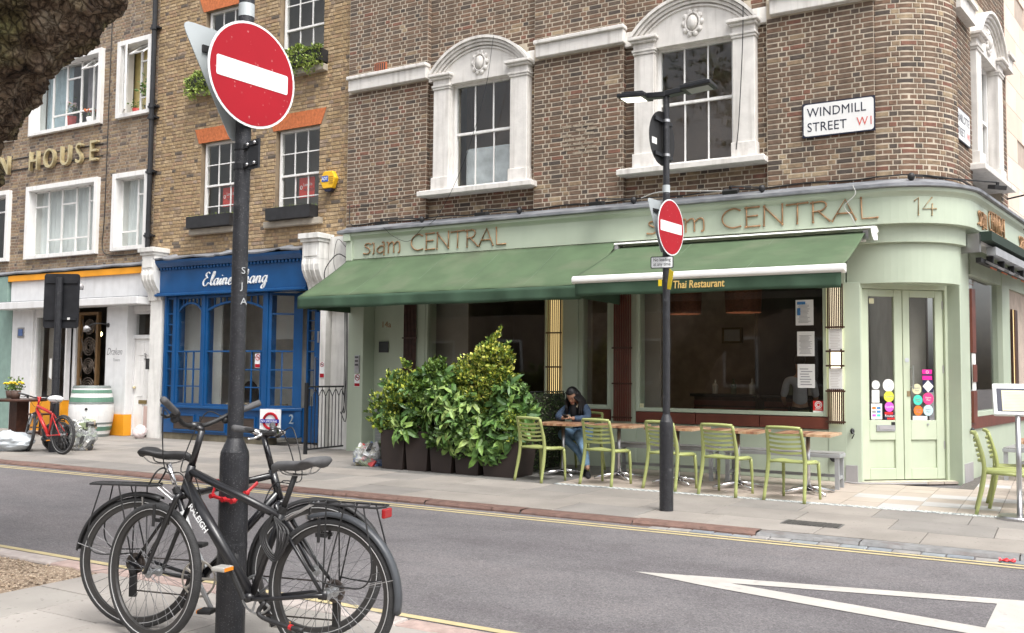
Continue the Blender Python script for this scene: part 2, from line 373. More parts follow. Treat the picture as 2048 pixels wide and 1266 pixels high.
# ---------------------------------------------------------------- ground
ASPH = ramp_mat('asphalt', .85, [(90, 3, (1, 1, 1)), (.45, 5, (.35, 1, 1)), (2.3, 7, (1, 1, 1)), (26, 2, (1, 1, 1))], .55, .012, [[(.30, (.080, .075, .079)), (.50, (.146, .138, .143)), (.66, (.20, .19, .19)), (.74, (.40, .38, .36))], [(.34, (.74, .72, .74)), (.5, (1, 1, 1)), (.66, (1.18, 1.15, 1.13))], [(.30, (.84, .83, .83)), (.55, (1, 1, 1)), (.72, (1.08, 1.07, 1.06))], [(.30, (.86, .86, .86)), (.6, (1.05, 1.05, 1.05))]])
def slabmat(i, c): return mat('paving slab %d' % i, c, .82, var=.10, scale=2.3, bump=.25, bscale=70, dirt=.55, dcol=tuple(x * .62 for x in c), dscale=1.1, space='w', speck=.02, speckcol=tuple(x * .6 for x in c))
SLAB = [slabmat(0, (.262, .238, .212)), slabmat(1, (.24, .22, .198)), slabmat(2, (.28, .256, .23)), slabmat(3, (.222, .207, .19))]
JOINT = mat('slab joint grit', (.11, .10, .09), .95, var=.3, scale=20, space='w')
KERB = [mat('kerb granite %d' % i, c, .75, var=.25, scale=9, bump=.9, bscale=28, dirt=.6, dcol=(.13, .09, .075), dscale=5, space='w') for i, c in enumerate([(.140, .082, .066), (.165, .098, .078), (.120, .072, .060), (.20, .165, .13), (.19, .19, .19)])]
YLINE = mat('worn yellow road paint', (.46, .385, .215), .75, var=.10, scale=6, dirt=.8, dcol=(.22, .20, .17), dscale=14, dthr=.60, bump=.4, bscale=90, space='w')
RWHITE = mat('worn white road paint', (.43, .41, .38), .75, var=.08, scale=5, dirt=.85, dcol=(.21, .20, .20), dscale=11, dthr=.59, bump=.4, bscale=90, space='w')
TILE = [mat('forecourt tile %d' % i, c, .5, var=.06, scale=3, dirt=.35, dcol=tuple(x * .75 for x in c), dscale=2, space='w') for i, c in enumerate([(.42, .36, .31), (.405, .345, .295), (.435, .375, .32), (.47, .46, .45)])]
CONC = mat('grey concrete floor', (.17, .165, .155), .55, var=.15, scale=3, dirt=.4, dcol=(.09, .085, .08), space='w')
GRAV = mat('tree pit gravel', (.25, .185, .13), .95, var=.35, scale=60, bump=1, bscale=120, speck=.12, speckcol=(.52, .44, .34), space='w')

mb = MB(); mb.add([(-120, -80, -.04), (90, -80, -.04), (90, 120, -.04), (-120, 120, -.04)], [(0, 1, 2, 3)]); struct(mb.build('road', ASPH))
# far pavement: bed + slabs
def slab(parent, x0, x1, y0, y1, z, mats, name='paving_slab', g=.004, th=.03, bev=.004, r=rnd):
    q = MB(); dz = r.uniform(-.0018, .0018); q.box(x0 + g, x1 - g, y0 + g, y1 - g, z - th, z + dz)
    return q.build(name, mats if not isinstance(mats, list) else r.choice(mats), parent, bev=bev)
pav = MB(); pav.box(-45, 6, 8.93, 13.62, -.3, -.012); pav.box(-1.1, 6, 13.62, 40, -.3, -.012); pav = struct(pav.build('pavement', JOINT))
rr = random.Random(3)
rows = [8.95, 9.62, 10.33, 11.03]
for a, b in zip(rows, rows[1:]):
    x = -26 + rr.random() * .6
    while x < 3:
        ln = rr.choice((.75, .9, .9, 1.05)); slab(pav, x, x + ln, a, b, 0, SLAB, r=rr); x += ln
for a, b in zip([11.03, 11.75, 12.4, 13.0], [11.75, 12.4, 13.0, 13.6]):
    x = -26 + rr.random() * .6
    while x < -9.45:
        ln = rr.choice((.75, .9, 1.05)); slab(pav, x, min(x + ln, -9.4), a, b, 0, SLAB, r=rr); x += ln
kp = MB(); kp.box(-45, 6, 8.745, 8.94, -.3, -.025); kp = struct(kp.build('kerb', JOINT))
x = -32
while x < 4:
    ln = rr.uniform(.85, 1.35); q = MB(); dz = rr.uniform(-.006, .004)
    n = 7
    for i in range(n):   # slightly irregular worn nosing
        a = x + .006 + (ln - .012) * i / n; b = x + .006 + (ln - .012) * (i + 1) / n; j0 = 8.735 + rr.uniform(-.008, .01); 
        q.add([(a, j0 - .006, -.06), (b, j0 - .006, -.06), (b, j0, -.022 + dz), (a, j0, -.022 + dz), (b, j0 + .028, dz), (a, j0 + .028, dz), (b, 8.945, dz + .001), (a, 8.945, dz + .001)], [(0, 1, 2, 3), (3, 2, 4, 5), (5, 4, 6, 7)])
    grey = x > -2.9
    q.build('kerb_stone', KERB[4] if grey and rr.random() < .6 else (KERB[3] if grey else rr.choice(KERB[:3] + KERB[:2])), kp); x += ln
# gutter setts on the right
x = -3.5
gm = [mat('granite sett %d' % i, c, .7, var=.2, scale=10, bump=.4, space='w') for i, c in enumerate([(.22, .24, .25), (.26, .25, .24), (.19, .21, .23)])]
while x < 3:
    ln = rr.uniform(.17, .24); q = MB(); q.box(x + .006, x + ln - .006, 8.61, 8.727, -.1, -.030 + rr.uniform(-.003, .003)); q.build('gutter_sett', rr.choice(gm), kp, bev=.008); x += ln
ln_ = MB()
for y0, y1 in ((8.535, 8.592), (8.415, 8.475)):
    ln_.add([(-60, y0, -.036), (4, y0, -.036), (4, y1, -.036), (-60, y1, -.036)], [(0, 1, 2, 3)])
for y0, y1 in ((4.70, 4.765), (4.55, 4.62)):
    ln_.add([(-30, y0, -.036), (4, y0, -.036), (4, y1, -.036), (-30, y1, -.036)], [(0, 1, 2, 3)])
struct(ln_.build('yellow_lines', YLINE))
tm = MB(); Z = -.0358
o_ = [(-2.81, 6.68), (-2.24, 6.515), (-1.51, 6.355), (-.60, 6.17), (.6, 5.93), (.6, 7.36), (-.25, 7.235), (-1.2, 7.06), (-2.2, 6.83)]
i_ = [(-2.08, 6.685), (-.425, 6.34), (-.40, 7.045)]
def quad(*p): tm.add([(a, b, Z) for a, b in p], [tuple(range(len(p)))])
quad((-2.81, 6.68), (-2.24, 6.515), (-2.08, 6.685), (-2.2, 6.83))
quad((-2.24, 6.515), (-1.51, 6.355), (-1.48, 6.56), (-2.08, 6.685)); quad((-1.51, 6.355), (-.60, 6.17), (-.425, 6.34), (-1.48, 6.56))
quad((-2.2, 6.83), (-2.08, 6.685), (-1.2, 6.875), (-1.2, 7.035)); quad((-1.2, 7.035), (-1.2, 6.875), (-.40, 7.045), (-.25, 7.235))
quad((-.60, 6.17), (.6, 5.93), (.6, 7.36), (-.25, 7.235), (-.40, 7.045), (-.425, 6.34))
struct(tm.build('road_marking', RWHITE))
# forecourt
cf = MB(); cf.box(-9.4, -5.82, 11.03, 13.62, -.2, .0); struct(cf.build('concrete_floor', CONC))
fc = MB(); fc.box(-5.82, 6, 11.03, 13.62, -.2, -.008); fc.box(-1.2, 6, 13.62, 30, -.2, -.008); fc = struct(fc.build('forecourt', JOINT))
x = -5.81
while x < 1.6:
    y = 11.17
    while y < 17:
        if not (y > 13.5 and x < -1.3 + (y - 13.5) * .14):
            wt = .42 if (x > -2.2 and y < 13) else .03
            q = MB(); q.box(x + .003, x + .397, y + .003, y + .397, -.03, rr.uniform(-.001, .001)); q.build('floor_tile', TILE[3] if rr.random() < wt else rr.choice(TILE[:3]), fc)
        y += .4
    x += .4
ms = MB(); k = 0; x = -5.8
while x < 2.2:
    for j in range(3):
        ms.box(x + .003, x + .037, 11.036 + j * .044, 11.076 + j * .044, -.02, .0015, (k + j) % 2 if rr.random() > .12 else 2)
    x += .04; k += 1
ms = ms.build('mosaic_border', [mat('mosaic white', (.66, .68, .66), .5, var=.06), mat('mosaic grey', (.36, .40, .40), .5, var=.1), mat('mosaic dark', (.24, .26, .27), .5, var=.1)], fc); ms['kind'] = 'stuff'
# near pavement and tree pit
npv = MB(); npv.box(-5.64, 5, -6, 4.2, -.3, .058); npv.box(-16, -5.64, -6, 3.4, -.3, .058); npv = struct(npv.build('near_pavement', JOINT))
NS = [slabmat(10 + i, c) for i, c in enumerate([(.325, .30, .275), (.34, .315, .29), (.31, .29, .265)])]
x = -5.66; k = 0
while x < 1.5:
    y = 4.195 - (.455 if k % 2 == 0 else .83)
    ys = [4.195, y]
    while y > 1.2: y -= .66; ys.append(y)
    for a, b in zip(ys, ys[1:]): slab(npv, x, x + .548, b, a, .07, NS, 'near_paving_slab', r=rr)
    x += .548; k += 1
q = MB(); q.box(-30, 5, 4.205, 4.36, -.3, .05); nk = struct(q.build('near_kerb', JOINT)); x = -14
NKM = [mat('near kerb %d' % i, c, .8, var=.2, scale=12, bump=.6, bscale=60, space='w') for i, c in enumerate([(.34, .30, .28), (.38, .335, .31), (.36, .27, .24)])]
while x < 3:
    ln = rr.uniform(.8, 1.1); q = MB(); q.box(x + .004, x + ln - .004, 4.21, 4.37, -.1, .068 + rr.uniform(-.003, .002)); q.build('near_kerb_stone', rr.choice(NKM), nk, bev=.015); x += ln
gp = MB(); gp.grid(lambda u, v: (-13 + 7.33 * u, 3.3 + .905 * v, .052 + .012 * math.sin(u * 41) * math.sin(v * 9) + .006 * math.sin(u * 97 + v * 23)), 60, 10); struct(gp.build('tree_pit_gravel', GRAV))
pb = MB()
for i in range(2600):
    a, b, s_ = -9 + rr.random() * 3.33, 3.32 + rr.random() * .87, rr.uniform(.006, .016); z = .06
    V = [(a + s_ * rr.uniform(.6, 1.2) * dx, b + s_ * rr.uniform(.6, 1.2) * dy, z + s_ * dz * .6) for dx, dy, dz in ((1, 0, 0), (-1, 0, 0), (0, 1, 0), (0, -1, 0), (0, 0, 1), (0, 0, -1))]
    pb.add(V, [(0, 2, 4), (2, 1, 4), (1, 3, 4), (3, 0, 4), (2, 0, 5), (1, 2, 5), (3, 1, 5), (0, 3, 5)], i % 3)
tag(pb.build('gravel_pebbles', [mat('pebble %d' % i, c, .9, var=.2) for i, c in enumerate([(.27, .205, .145), (.36, .29, .215), (.19, .145, .105)])]), 'loose brown gravel in the tree pit beside the bicycles', 'gravel', kind='stuff')
# drain cover and litter
dcv = MB(); dcv.box(-2.42, -1.86, 9.38, 9.66, -.02, .0035)
dcm = mat('cast iron', (.10, .095, .09), .6, .4, var=.2)
dd = dcv.build('drain_cover', mat('iron frame', (.16, .155, .15), .6, .4, var=.2)); tag(dd, 'dark rectangular iron drain cover set in the pavement before the doors', 'drain cover')
for i in range(11):
    for j in range(5):
        q = MB(); q.box(-2.40 + i * .048, -2.36 + i * .048, 9.397 + j * .052, 9.437 + j * .052, 0, .008); q.build('tread_bar', dcm, dd)
lt = MB(); lt.grid(lambda u, v: (-.47 + .12 * u, 8.61 + .05 * v, -.028 + .03 * abs(math.sin(u * 7 + v * 3)) * (1 - abs(2 * v - 1) * .6)), 8, 4)
tag(lt.build('litter', mat('red wrapper', (.6, .03, .04), .35), solid=.002), 'crumpled red wrapper lying in the gutter at right', 'litter')
# ---------------------------------------------------------------- corner restaurant building
CB = thing('corner_building', 'dark brick corner restaurant with sage green shopfront and arched white window surrounds', 'building', (0, 0, 0))
CC = Vector((-2.14, 14.5)); CD = Vector((.136, .99)).normalized(); CN = Vector((CD.y, -CD.x)); ARC = math.atan2(CN.y, CN.x) + PI / 2
def pth(s, o=0):
    """point at distance s along the frontage (0 where the corner curve starts), pushed out by o"""
    if s <= 0: return Vector((-2.14 + s, 13.6 - o))
    if s < .9 * ARC: a = -PI / 2 + s / .9; return CC + Vector((math.cos(a), math.sin(a))) * (.9 + o)
    return CC + CN * (.9 + o) + CD * (s - .9 * ARC)
SE = .9 * ARC
def sweep(prof, s0, s1, name, m, parent, bev=0, closed=True):
    S = [s0] + [x for x in [i * SE / 16 for i in range(17)] if s0 < x < s1] + [s1]
    mb = MB(); k = len(prof); V = []
    for s in S:
        for o, z in prof: p = pth(s, o); V.append((p.x, p.y, z))
    F = [(i * k + j, (i + 1) * k + j, (i + 1) * k + (j + 1) % k, i * k + (j + 1) % k) for i in range(len(S) - 1) for j in range(k if closed else k - 1)]
    if closed: F += [tuple(range(k)), tuple((len(S) - 1) * k + j for j in range(k - 1, -1, -1))]
    mb.add(V, F); return mb.build(name, m, parent, bev=bev)
def brickmat(n, c): return mat(n, c, .85, var=.28, scale=14, bump=.5, bscale=90, dirt=.35, dcol=tuple(x * .55 for x in c), dscale=3.5, space='w')
DB = [brickmat('dark brick %d' % i, c) for i, c in enumerate([(.136, .090, .062), (.158, .105, .072), (.175, .106, .070), (.112, .082, .062), (.190, .090, .062), (.25, .178, .112), (.080, .063, .052), (.33, .25, .16)])]
DW = [6, 6, 5, 3.5, 1.2, .6, 1.6, .12]; DWL = [3, 4, 4, 1.5, 1.8, 4, 1.2, 1.6]; DWC = [4, 4.5, 4.5, 2, 1.6, 2.6, 2, 1.2]
MORT = mat('cream mortar', (.50, .435, .345), .95, var=.18, scale=5, dirt=.5, dcol=(.40, .34, .27), dscale=1.2, space='w')
ZT = 9.0
piers = [(-11.5, -9.69), (-7.5, -5.89), (-3.62, -2.14)]; bays = [(-9.69, -7.5), (-5.89, -3.62)]
wins = [(-9.5, -7.6), (-5.68, -3.78)]
wl = MB()
for a, b in piers: wl.box(a, b, 13.5, 13.86, 3.9, ZT)
for (a, b), (p, q) in zip(bays, wins): wall_holes(wl, a, b, 3.9, ZT, 13.6, 13.86, [(p + .3, q - .3, 4.6, 6.55)])
wl.build('wall', MORT, CB)
sweep([(.07, 3.9), (.07, ZT), (-.25, ZT), (-.25, 3.9)], 0, SE, 'curved_wall', MORT, CB)
sweep([(.0, 3.9), (.0, ZT), (-.25, ZT), (-.25, 3.9)], SE, SE + 1.15, 'side_wall', MORT, CB)
sweep([(.0, 3.9), (.0, ZT), (-.25, ZT), (-.25, 3.9)], SE + 3.25, SE + 3.75, 'side_wall', MORT, CB)
sweep([(.0, 6.55), (.0, ZT), (-.25, ZT), (-.25, 6.55)], SE + 1.15, SE + 3.25, 'side_wall', MORT, CB)
panels = []
def flatf(Y): return lambda u, z, o: (u, Y - o, z)
for i, (a, b) in enumerate(piers):
    panels.append((flatf(13.5), bond(a + .004, b - .004, 3.96, 4.55, [], 10 + i), True, DWL)); panels.append((flatf(13.5), bond(a + .004, b - .004, 4.56, ZT, [(a - 1, b + 1, 6.66, 6.95)], 20 + i), True, None))
    if i < 3:   # returns of the piers facing right
        panels.append((lambda u, z, o, X=b: (X + o, u, z), bond(13.5, 13.6, 3.96, ZT, [(0, 99, 6.66, 6.95)], 30 + i), False, None))
for i, ((a, b), (p, q)) in enumerate(zip(bays, wins)):
    panels.append((flatf(13.6), bond(a + .004, b - .004, 3.96, 4.55, [], 40 + i), True, DWL)); panels.append((flatf(13.6), bond(a + .004, b - .004, 4.56, ZT, [(p, q, 4.4, 6.6), (p + .1, q - .1, 6.5, 7.0)], 50 + i), True, None))
def curvf(s, z, o): p = pth(s * .9 / .97, .07 + o); return (p.x, p.y, z)
panels.append((curvf, bond(.004, SE * .97 / .9, 3.96, ZT, [], 60), False, DWC))
def sidef(s, z, o): p = pth(SE + s, o); return (p.x, p.y, z)
panels.append((sidef, bond(.02, 1.15, 3.96, ZT, [], 61), False, DW)); panels.append((sidef, bond(3.25, 3.75, 3.96, ZT, [], 62), False, DW)); panels.append((sidef, bond(1.15, 3.25, 7.3, ZT, [], 63), False, DW))
lay_bricks(CB, panels, DB, DW, 'dark', proud=.006)
# pale patched rectangle of old paint on the middle pier
q = MB()
for i in range(7):
    for j in range(3):
        if (i + j) % 5: q.box(-6.97 + j * .2 + (i % 2) * .05, -6.80 + j * .2 + (i % 2) * .05, 13.489, 13.4925, 4.98 + i * .075 + .008, 5.03 + i * .075)
q.build('paint_patch', mat('old paint residue', (.30, .25, .19), .9, var=.3, scale=20), CB)
q = MB(); q.box(-10.87, -10.6, 13.47, 13.52, 6.99, 7.14)
q = q.build('air_brick', TERR, CB)
for i in range(5): s_ = MB(); s_.box(-10.85 + i * .05, -10.825 + i * .05, 13.465, 13.472, 7.0, 7.13); s_.build('slot', INTD, q)
# band course
for a, b in piers:
    bd = MB(); bd.box(a + .07, b - .0 + .04, 13.39, 13.52, 6.67, 6.885); bd.box(a + .05, b + .06, 13.345, 13.52, 6.885, 6.95); bd.build('band_course', STUCCO, CB, bev=.012)
for (a, b), (p, q) in zip(bays, wins): 
    for u0, u1 in ((a, p + .06), (q - .06, b)): bd = MB(); bd.box(u0, u1, 13.52, 13.62, 6.62, 6.86); bd.build('band_course', STUCCO, CB, bev=.012)
sweep([(.0, 6.67), (.13, 6.67), (.13, 6.885), (.17, 6.885), (.17, 6.95), (0, 6.95)], SE + .02, SE + .95, 'band_course', STUCCO, CB)
sweep([(.0, 6.67), (.13, 6.67), (.13, 6.885), (.17, 6.885), (.17, 6.95), (0, 6.95)], SE + 3.3, SE + 3.78, 'band_course', STUCCO, CB)
def arc_pts(xa, xb, zs, rise, n=20):
    c = xb - xa; R = (c * c / 4 + rise * rise) / (2 * rise); zc = zs + rise - R; h = math.asin(c / 2 / R)
    return [((xa + xb) / 2 + R * math.sin(-h + 2 * h * i / n), zc + R * math.cos(-h + 2 * h * i / n)) for i in range(n + 1)]
def surround(x0, x1, T=None):
    t = MB(); t.T = T; pts = [(x0 + .03, 13.455, 6.5)] + [(x, 13.455, z) for x, z in arc_pts(x0 + .03, x1 - .03, 6.64, .50)] + [(x1 - .03, 13.455, 6.5)]
    t.prism(pts, (0, .2, 0)); o = t.build('window_surround', STUCCO, CB)
    for a, b in ((x0, x0 + .33), (x1 - .33, x1)):
        mb = MB(); mb.T = T; mb.box(a, b, 13.43, 13.7, 4.86, 6.42); mb.box(a - .02, b + .02, 13.40, 13.7, 4.63, 4.86)
        mb.box(a - .015, b + .015, 13.41, 13.7, 6.42, 6.46); mb.box(a - .03, b + .03, 13.395, 13.7, 6.46, 6.50); mb.box(a - .01, b + .01, 13.42, 13.7, 6.50, 6.60)
        mb.box(a - .04, b + .04, 13.37, 13.7, 6.60, 6.64); mb.box(a - .07, b + .07, 13.33, 13.7, 6.64, 6.69); mb.build('pilaster', STUCCO, o, bev=.01)
    hm = MB(); hm.T = T
    for k, (da, y0, dz) in enumerate(((0, 13.33, .055), (.065, 13.365, .05), (.125, 13.40, .05), (.20, 13.43, .035))):
        pa = arc_pts(x0 - .06 + da, x1 + .06 - da, 6.69 - .0 * k, .535 - da * .82); pb_ = arc_pts(x0 - .06 + da + dz, x1 + .06 - da - dz, 6.69, .535 - (da + dz) * .82)
        for i in range(len(pa) - 1):
            hm.prism([(pa[i][0], y0, pa[i][1]), (pa[i + 1][0], y0, pa[i + 1][1]), (pb_[i + 1][0], y0, pb_[i + 1][1]), (pb_[i][0], y0, pb_[i][1])], (0, .2, 0))
    hm.build('hood_mould', STUCCO, o)
    c = MB(); c.T = T; xm = (x0 + x1) / 2; c.ell((xm, 13.44, 6.79), (.085, .06, .12))
    for i in range(10):
        a = 2 * PI * i / 10; c.ell((xm + .135 * math.cos(a), 13.45, 6.79 + .175 * math.sin(a)), (.045, .03, .05), n=8, k=6)
    c.tube([(xm + .115 * math.cos(2 * PI * i / 18), 13.44, 6.79 + .152 * math.sin(2 * PI * i / 18)) for i in range(18)], .02, 6, closed=True)
    c.build('cartouche', STUCCO, o, smooth=True)
    s_ = MB(); s_.T = T; s_.box(x0 - .24, x1 + .17, 13.29, 13.72, 4.53, 4.615); s_.box(x0 - .22, x1 + .15, 13.33, 13.72, 4.615, 4.632); s_.build('sill', STUCCO, o, bev=.008)
    return o
for (p, q) in wins:
    surround(p, q)
    for u0, u1 in ((p + .3, p + .34), (q - .34, q - .3)): fr = MB(); fr.box(u0, u1, 13.5, 13.72, 4.632, 6.5); fr.build('window_reveal', STUCCO, CB)
    sash(CB, p + .34, q - .34, 4.635, 6.51, 13.60, 3, 1, 1, .525)
# side street window, turned onto the other frontage
ang = math.atan2(CD.y, CD.x)
TS = Matrix.Translation((pth(SE, 0).x, pth(SE, 0).y, 0)) @ Matrix.Rotation(ang, 4, 'Z') @ Matrix.Translation((0, -13.5, 0))
surround(1.25, 3.15, TS)
q = MB(); q.T = TS; wx0, wx1 = 1.59, 2.81
for a, b, c, d in ((wx0, wx0 + .05, 4.63, 6.5), (wx1 - .05, wx1, 4.63, 6.5), (wx0 + .05, wx1 - .05, 6.44, 6.5), (wx0 + .05, wx1 - .05, 4.63, 4.7), (wx0 + .05, wx1 - .05, 5.56, 5.61), (2.0, 2.02, 4.7, 6.44), (2.38, 2.40, 4.7, 6.44)): q.box(a, b, 13.6, 13.67, c, d)
q = q.build('window', WHITE, CB); p_ = MB(); p_.T = TS; p_.box(wx0, wx1, 13.64, 13.645, 4.63, 6.5); p_.build('pane', GLASS, q)
# upstairs rooms and shell
sh = MB(); sh.box(-11.48, -2.2, 19.4, 19.6, 0, ZT); sh.box(-11.49, -11.3, 13.87, 19.39, 0, ZT); sh.box(-11.29, -1.4, 13.87, 19.39, 3.42, 3.88); sh.box(-11.29, -1.0, 13.87, 19.39, ZT - .2, ZT)
sh.box(-6.75, -6.6, 13.9, 17, 3.9, ZT - .2); sh.box(-11.25, -2.3, 16.9, 17.0, 3.9, ZT - .2); sh.box(-2.7, -2.5, 15.1, 19.3, 0.02, ZT - .2); sh.box(-11.28, -2.5, 13.95, 19.39, -.1, .015)
sh.build('interior_shell', INTW, CB)
for x0, x1 in ((-9.66, -7.45), (-5.86, -3.6)): q = MB(); q.box(x0, x1, 14.75, 14.8, 3.9, 6.9); q.build('added_room_wall', mat('brown added wall', (.34, .25, .20), .8, var=.2, scale=1.5), CB)  # walls added close behind the sashes so the panes read less black
mt = MB(); mt.box(-9.1, -8.0, 13.86, 14.06, 4.7, 5.43)
tag(mt.build('mattress', mat('plastic wrapped mattress', (.60, .64, .68), .35, var=.2, scale=5, bump=.6, bscale=7), bev=.06), 'pale plastic wrapped mattress leaning inside the smaller arched upstairs window', 'mattress')
# lead and fascia
sweep([(0, 3.975), (.345, 3.975), (.365, 3.985), (.365, 4.025), (.14, 4.10), (.1, 4.13), (0, 4.13)], -9.36, SE + 8, 'lead_flashing', LEAD, CB)
fas = sweep([(0, 3.50), (.26, 3.50), (.26, 3.86), (.275, 3.885), (.315, 3.925), (.32, 3.972), (0, 3.972)], -9.18, SE + 8, 'fascia', SAGE, CB)
sweep([(0, 3.26), (.14, 3.26), (.14, 3.505), (0, 3.505)], -.42, SE + .02, 'fascia_lower_band', SAGE, CB, bev=.006)
sweep([(-.6, 2.72), (.075, 2.72), (.075, 3.262), (-.6, 3.262)], -.40, SE - .08, 'door_drum', SAGE, CB, bev=.006)
q = MB(); q.box(-11.37, -11.21, 13.26, 13.5, 3.83, 3.972); q.box(-11.33, -11.19, 13.30, 13.6, 3.47, 3.83); q.build('fascia_end_block', SAGE, CB, bev=.01)
fr = MB(); fr.box(-11.3, -2.56, 13.53, 13.75, 2.93, 3.499); fr.build('frieze', SAGE, CB)
# stroke lettering on the fascia
GL = {'s': (.46, [[(.40, .58), (.26, .65), (.10, .60), (.10, .46), (.30, .32), (.36, .16), (.22, .02), (.02, .04)]]),
 'i': (.24, [[(.06, .64), (.12, .60), (.12, .04), (.08, 0)]]),
 'a': (.58, [[(.36, .66), (.44, .60), (.44, -.10)], [(.44, .40), (.26, .44), (.08, .28), (.08, .10), (.24, .02), (.44, .14)]]),
 'm': (.86, [[(.04, .62), (.10, .58), (.10, 0)], [(.10, .44), (.26, .62), (.38, .56), (.40, .02)], [(.40, .44), (.56, .62), (.70, .54), (.72, .06), (.66, -.02)]]),
 ' ': (.40, []),
 'C': (.78, [[(.66, .86), (.46, .96), (.20, .82), (.08, .52), (.16, .20), (.40, .03), (.68, .08)]]),
 'E': (.56, [[(.10, .96), (.10, .02)], [(.06, .94), (.50, .96)], [(.10, .52), (.44, .54)], [(.06, .02), (.52, .04)]]),
 'N': (.80, [[(.10, .02), (.12, .96)], [(.10, .94), (.68, .04)], [(.68, .02), (.68, .98)]]),
 'T': (.70, [[(.02, .92), (.66, .97)], [(.35, .95), (.34, .02)]]),
 'R': (.68, [[(.12, .02), (.12, .96)], [(.06, .92), (.40, .96), (.52, .78), (.40, .56), (.12, .50)], [(.28, .52), (.62, .04)]]),
 'A': (.76, [[(.02, .02), (.40, .98), (.70, .02)], [(.16, .34), (.58, .34)]]),
 'L': (.56, [[(.10, .98), (.12, .03), (.54, .04)]]),
 '1': (.36, [[(.04, .80), (.22, .98), (.20, .0)]]), '4': (.70, [[(.46, .98), (.04, .34), (.66, .36)], [(.48, .62), (.46, .0)]])}
def strokes(s_, f, u0, h, r, name, m, parent, xs=1., flat=.55):
    u = u0
    for ch in s_:
        w_, ps = GL[ch]; mb = MB()
        for pl in ps:
            fn = bez if ch in 'samCR' and len(pl) > 2 else (lambda p, n=1: [Vector(x) for x in p])
            pp = fn([Vector((x, y, 0)) for x, y in pl], 4); P3 = [f(u + p.x * h * xs, p.y * h) for p in pp]
            mb.tube(P3, r, 6)
            for e in (P3[0], P3[-1]): mb.ell(e, (r * 1.45,) * 3, n=6, k=4)
        if mb.v: mb.build(name, m, parent, smooth=True)
        u += w_ * h * xs
fz = 3.575; fasf = lambda u, v: tuple((*pth(u + 2.14, .275), fz + v))
strokes('siam CENTRAL', fasf, -10.93, .30, .012, 'fascia_letter', COPPER, fas, xs=1.36)
strokes('siam CENTRAL', fasf, -5.42, .30, .012, 'fascia_letter', COPPER, fas, xs=1.50)
cf_ = lambda u, v: tuple((*pth(u, .268), fz + .03 + v))
strokes('14', cf_, .385, .24, .008, 'fascia_number', mat('faded copper number', (.44, .33, .19), .55, .2, var=.2), fas, xs=.95)
strokes('siam CENTRAL', lambda u, v: tuple((*pth(u, .275), fz + v)), SE + .15, .30, .012, 'fascia_letter', COPPER, fas, xs=.84)
strokes('siam', lambda u, v: tuple((*pth(u, .275), fz + v)), SE + 3.1, .30, .012, 'fascia_letter', COPPER, fas, xs=.84)
# ---- shopfront
def frame(parent, x0, x1, z0, z1, y, fw=.06, d=.12, m=SAGE, name='shop_window', pane=True, mull=()):
    mb = MB(); mb.box(x0, x0 + fw, y, y + d, z0, z1); mb.box(x1 - fw, x1, y, y + d, z0, z1); mb.box(x0 + fw, x1 - fw, y, y + d, z0, z0 + fw); mb.box(x0 + fw, x1 - fw, y, y + d, z1 - fw, z1)
    for x in mull: mb.box(x - .02, x + .02, y, y + d, z0 + fw, z1 - fw)
    o = mb.build(name, m, parent, bev=.006)
    if pane:
        xs = [x0 + fw, *mull, x1 - fw]
        for a, b in zip(xs, xs[1:]): p = MB(); p.box(a, b, y + .05, y + .055, z0 + fw - .01, z1 - fw + .01); p.build('pane', GLASS, o)
    return o
q = MB(); q.box(-11.34, -10.98, 13.43, 13.85, -.05, 3.499); q.box(-11.05, -10.98, 13.42, 13.44, -.04, 2.95); q.build('pilaster', SAGE, CB, bev=.008)
q = MB(); q.box(-10.975, -10.15, 13.74, 13.8, -.02, 2.93); sd = q.build('side_door', SAGE, CB)
q = MB(); q.box(-10.85, -10.64, 13.715, 13.738, 1.80, 2.0); q.build('door_plate', mat('slate plate', (.06, .065, .07), .4, .3), sd)
text('door_number', '14a', .16, COPPER, sd, (-10.82, 13.737, 2.26), ext=.003)
q = MB(); q.box(-10.9, -10.4, 13.712, 13.738, .15, .95); v_ = q.build('vent_grille', GREYM, sd)
for i in range(14): p_ = MB(); p_.box(-10.88, -10.42, 13.704, 13.714, .18 + i * .054, .20 + i * .054); p_.build('slat', ALU, v_)
for a, b, y0 in ((-10.15, -9.75, 13.52), (-9.75, -9.66, 13.5), (-6.93, -6.66, 13.47), (-6.08, -5.66, 13.49), (-2.80, -2.56, 13.49)): q = MB(); q.box(a, b, y0, 13.85, 0, 2.93); q.build('shop_post', SAGE, CB, bev=.006)
for a, b, y0, z1 in ((-9.66, -6.93, 13.52, .62), (-6.66, -6.08, 13.52, .72), (-5.66, -2.8, 13.5, .705)): q = MB(); q.box(a, b, y0, 13.8, 0, z1); q.build('shop_stallriser', SAGE, CB, bev=.006)
for k in range(3): p_ = MB(); p_.box(-5.655 + k * .955, -4.71 + k * .955, 13.465, 13.62, .712, .875); p_.build('timber_panel', BROWN, CB, bev=.004)
p_ = MB(); p_.box(-6.65, -6.09, 13.475, 13.62, .73, .89); p_.build('timber_panel', BROWN, CB)
frame(CB, -9.655, -7.22, .63, 2.92, 13.5, .05)
frame(CB, -6.655, -6.085, .895, 2.92, 13.5, .07, m=SAGE)
W2 = frame(CB, -5.655, -2.805, .885, 2.92, 13.46, .055)
def hsign(parent, name, x0, x1, z0, z1, y, m, th=.004): p = MB(); p.box(x0, x1, y - th, y, z0, z1); return p.build(name, m, parent)
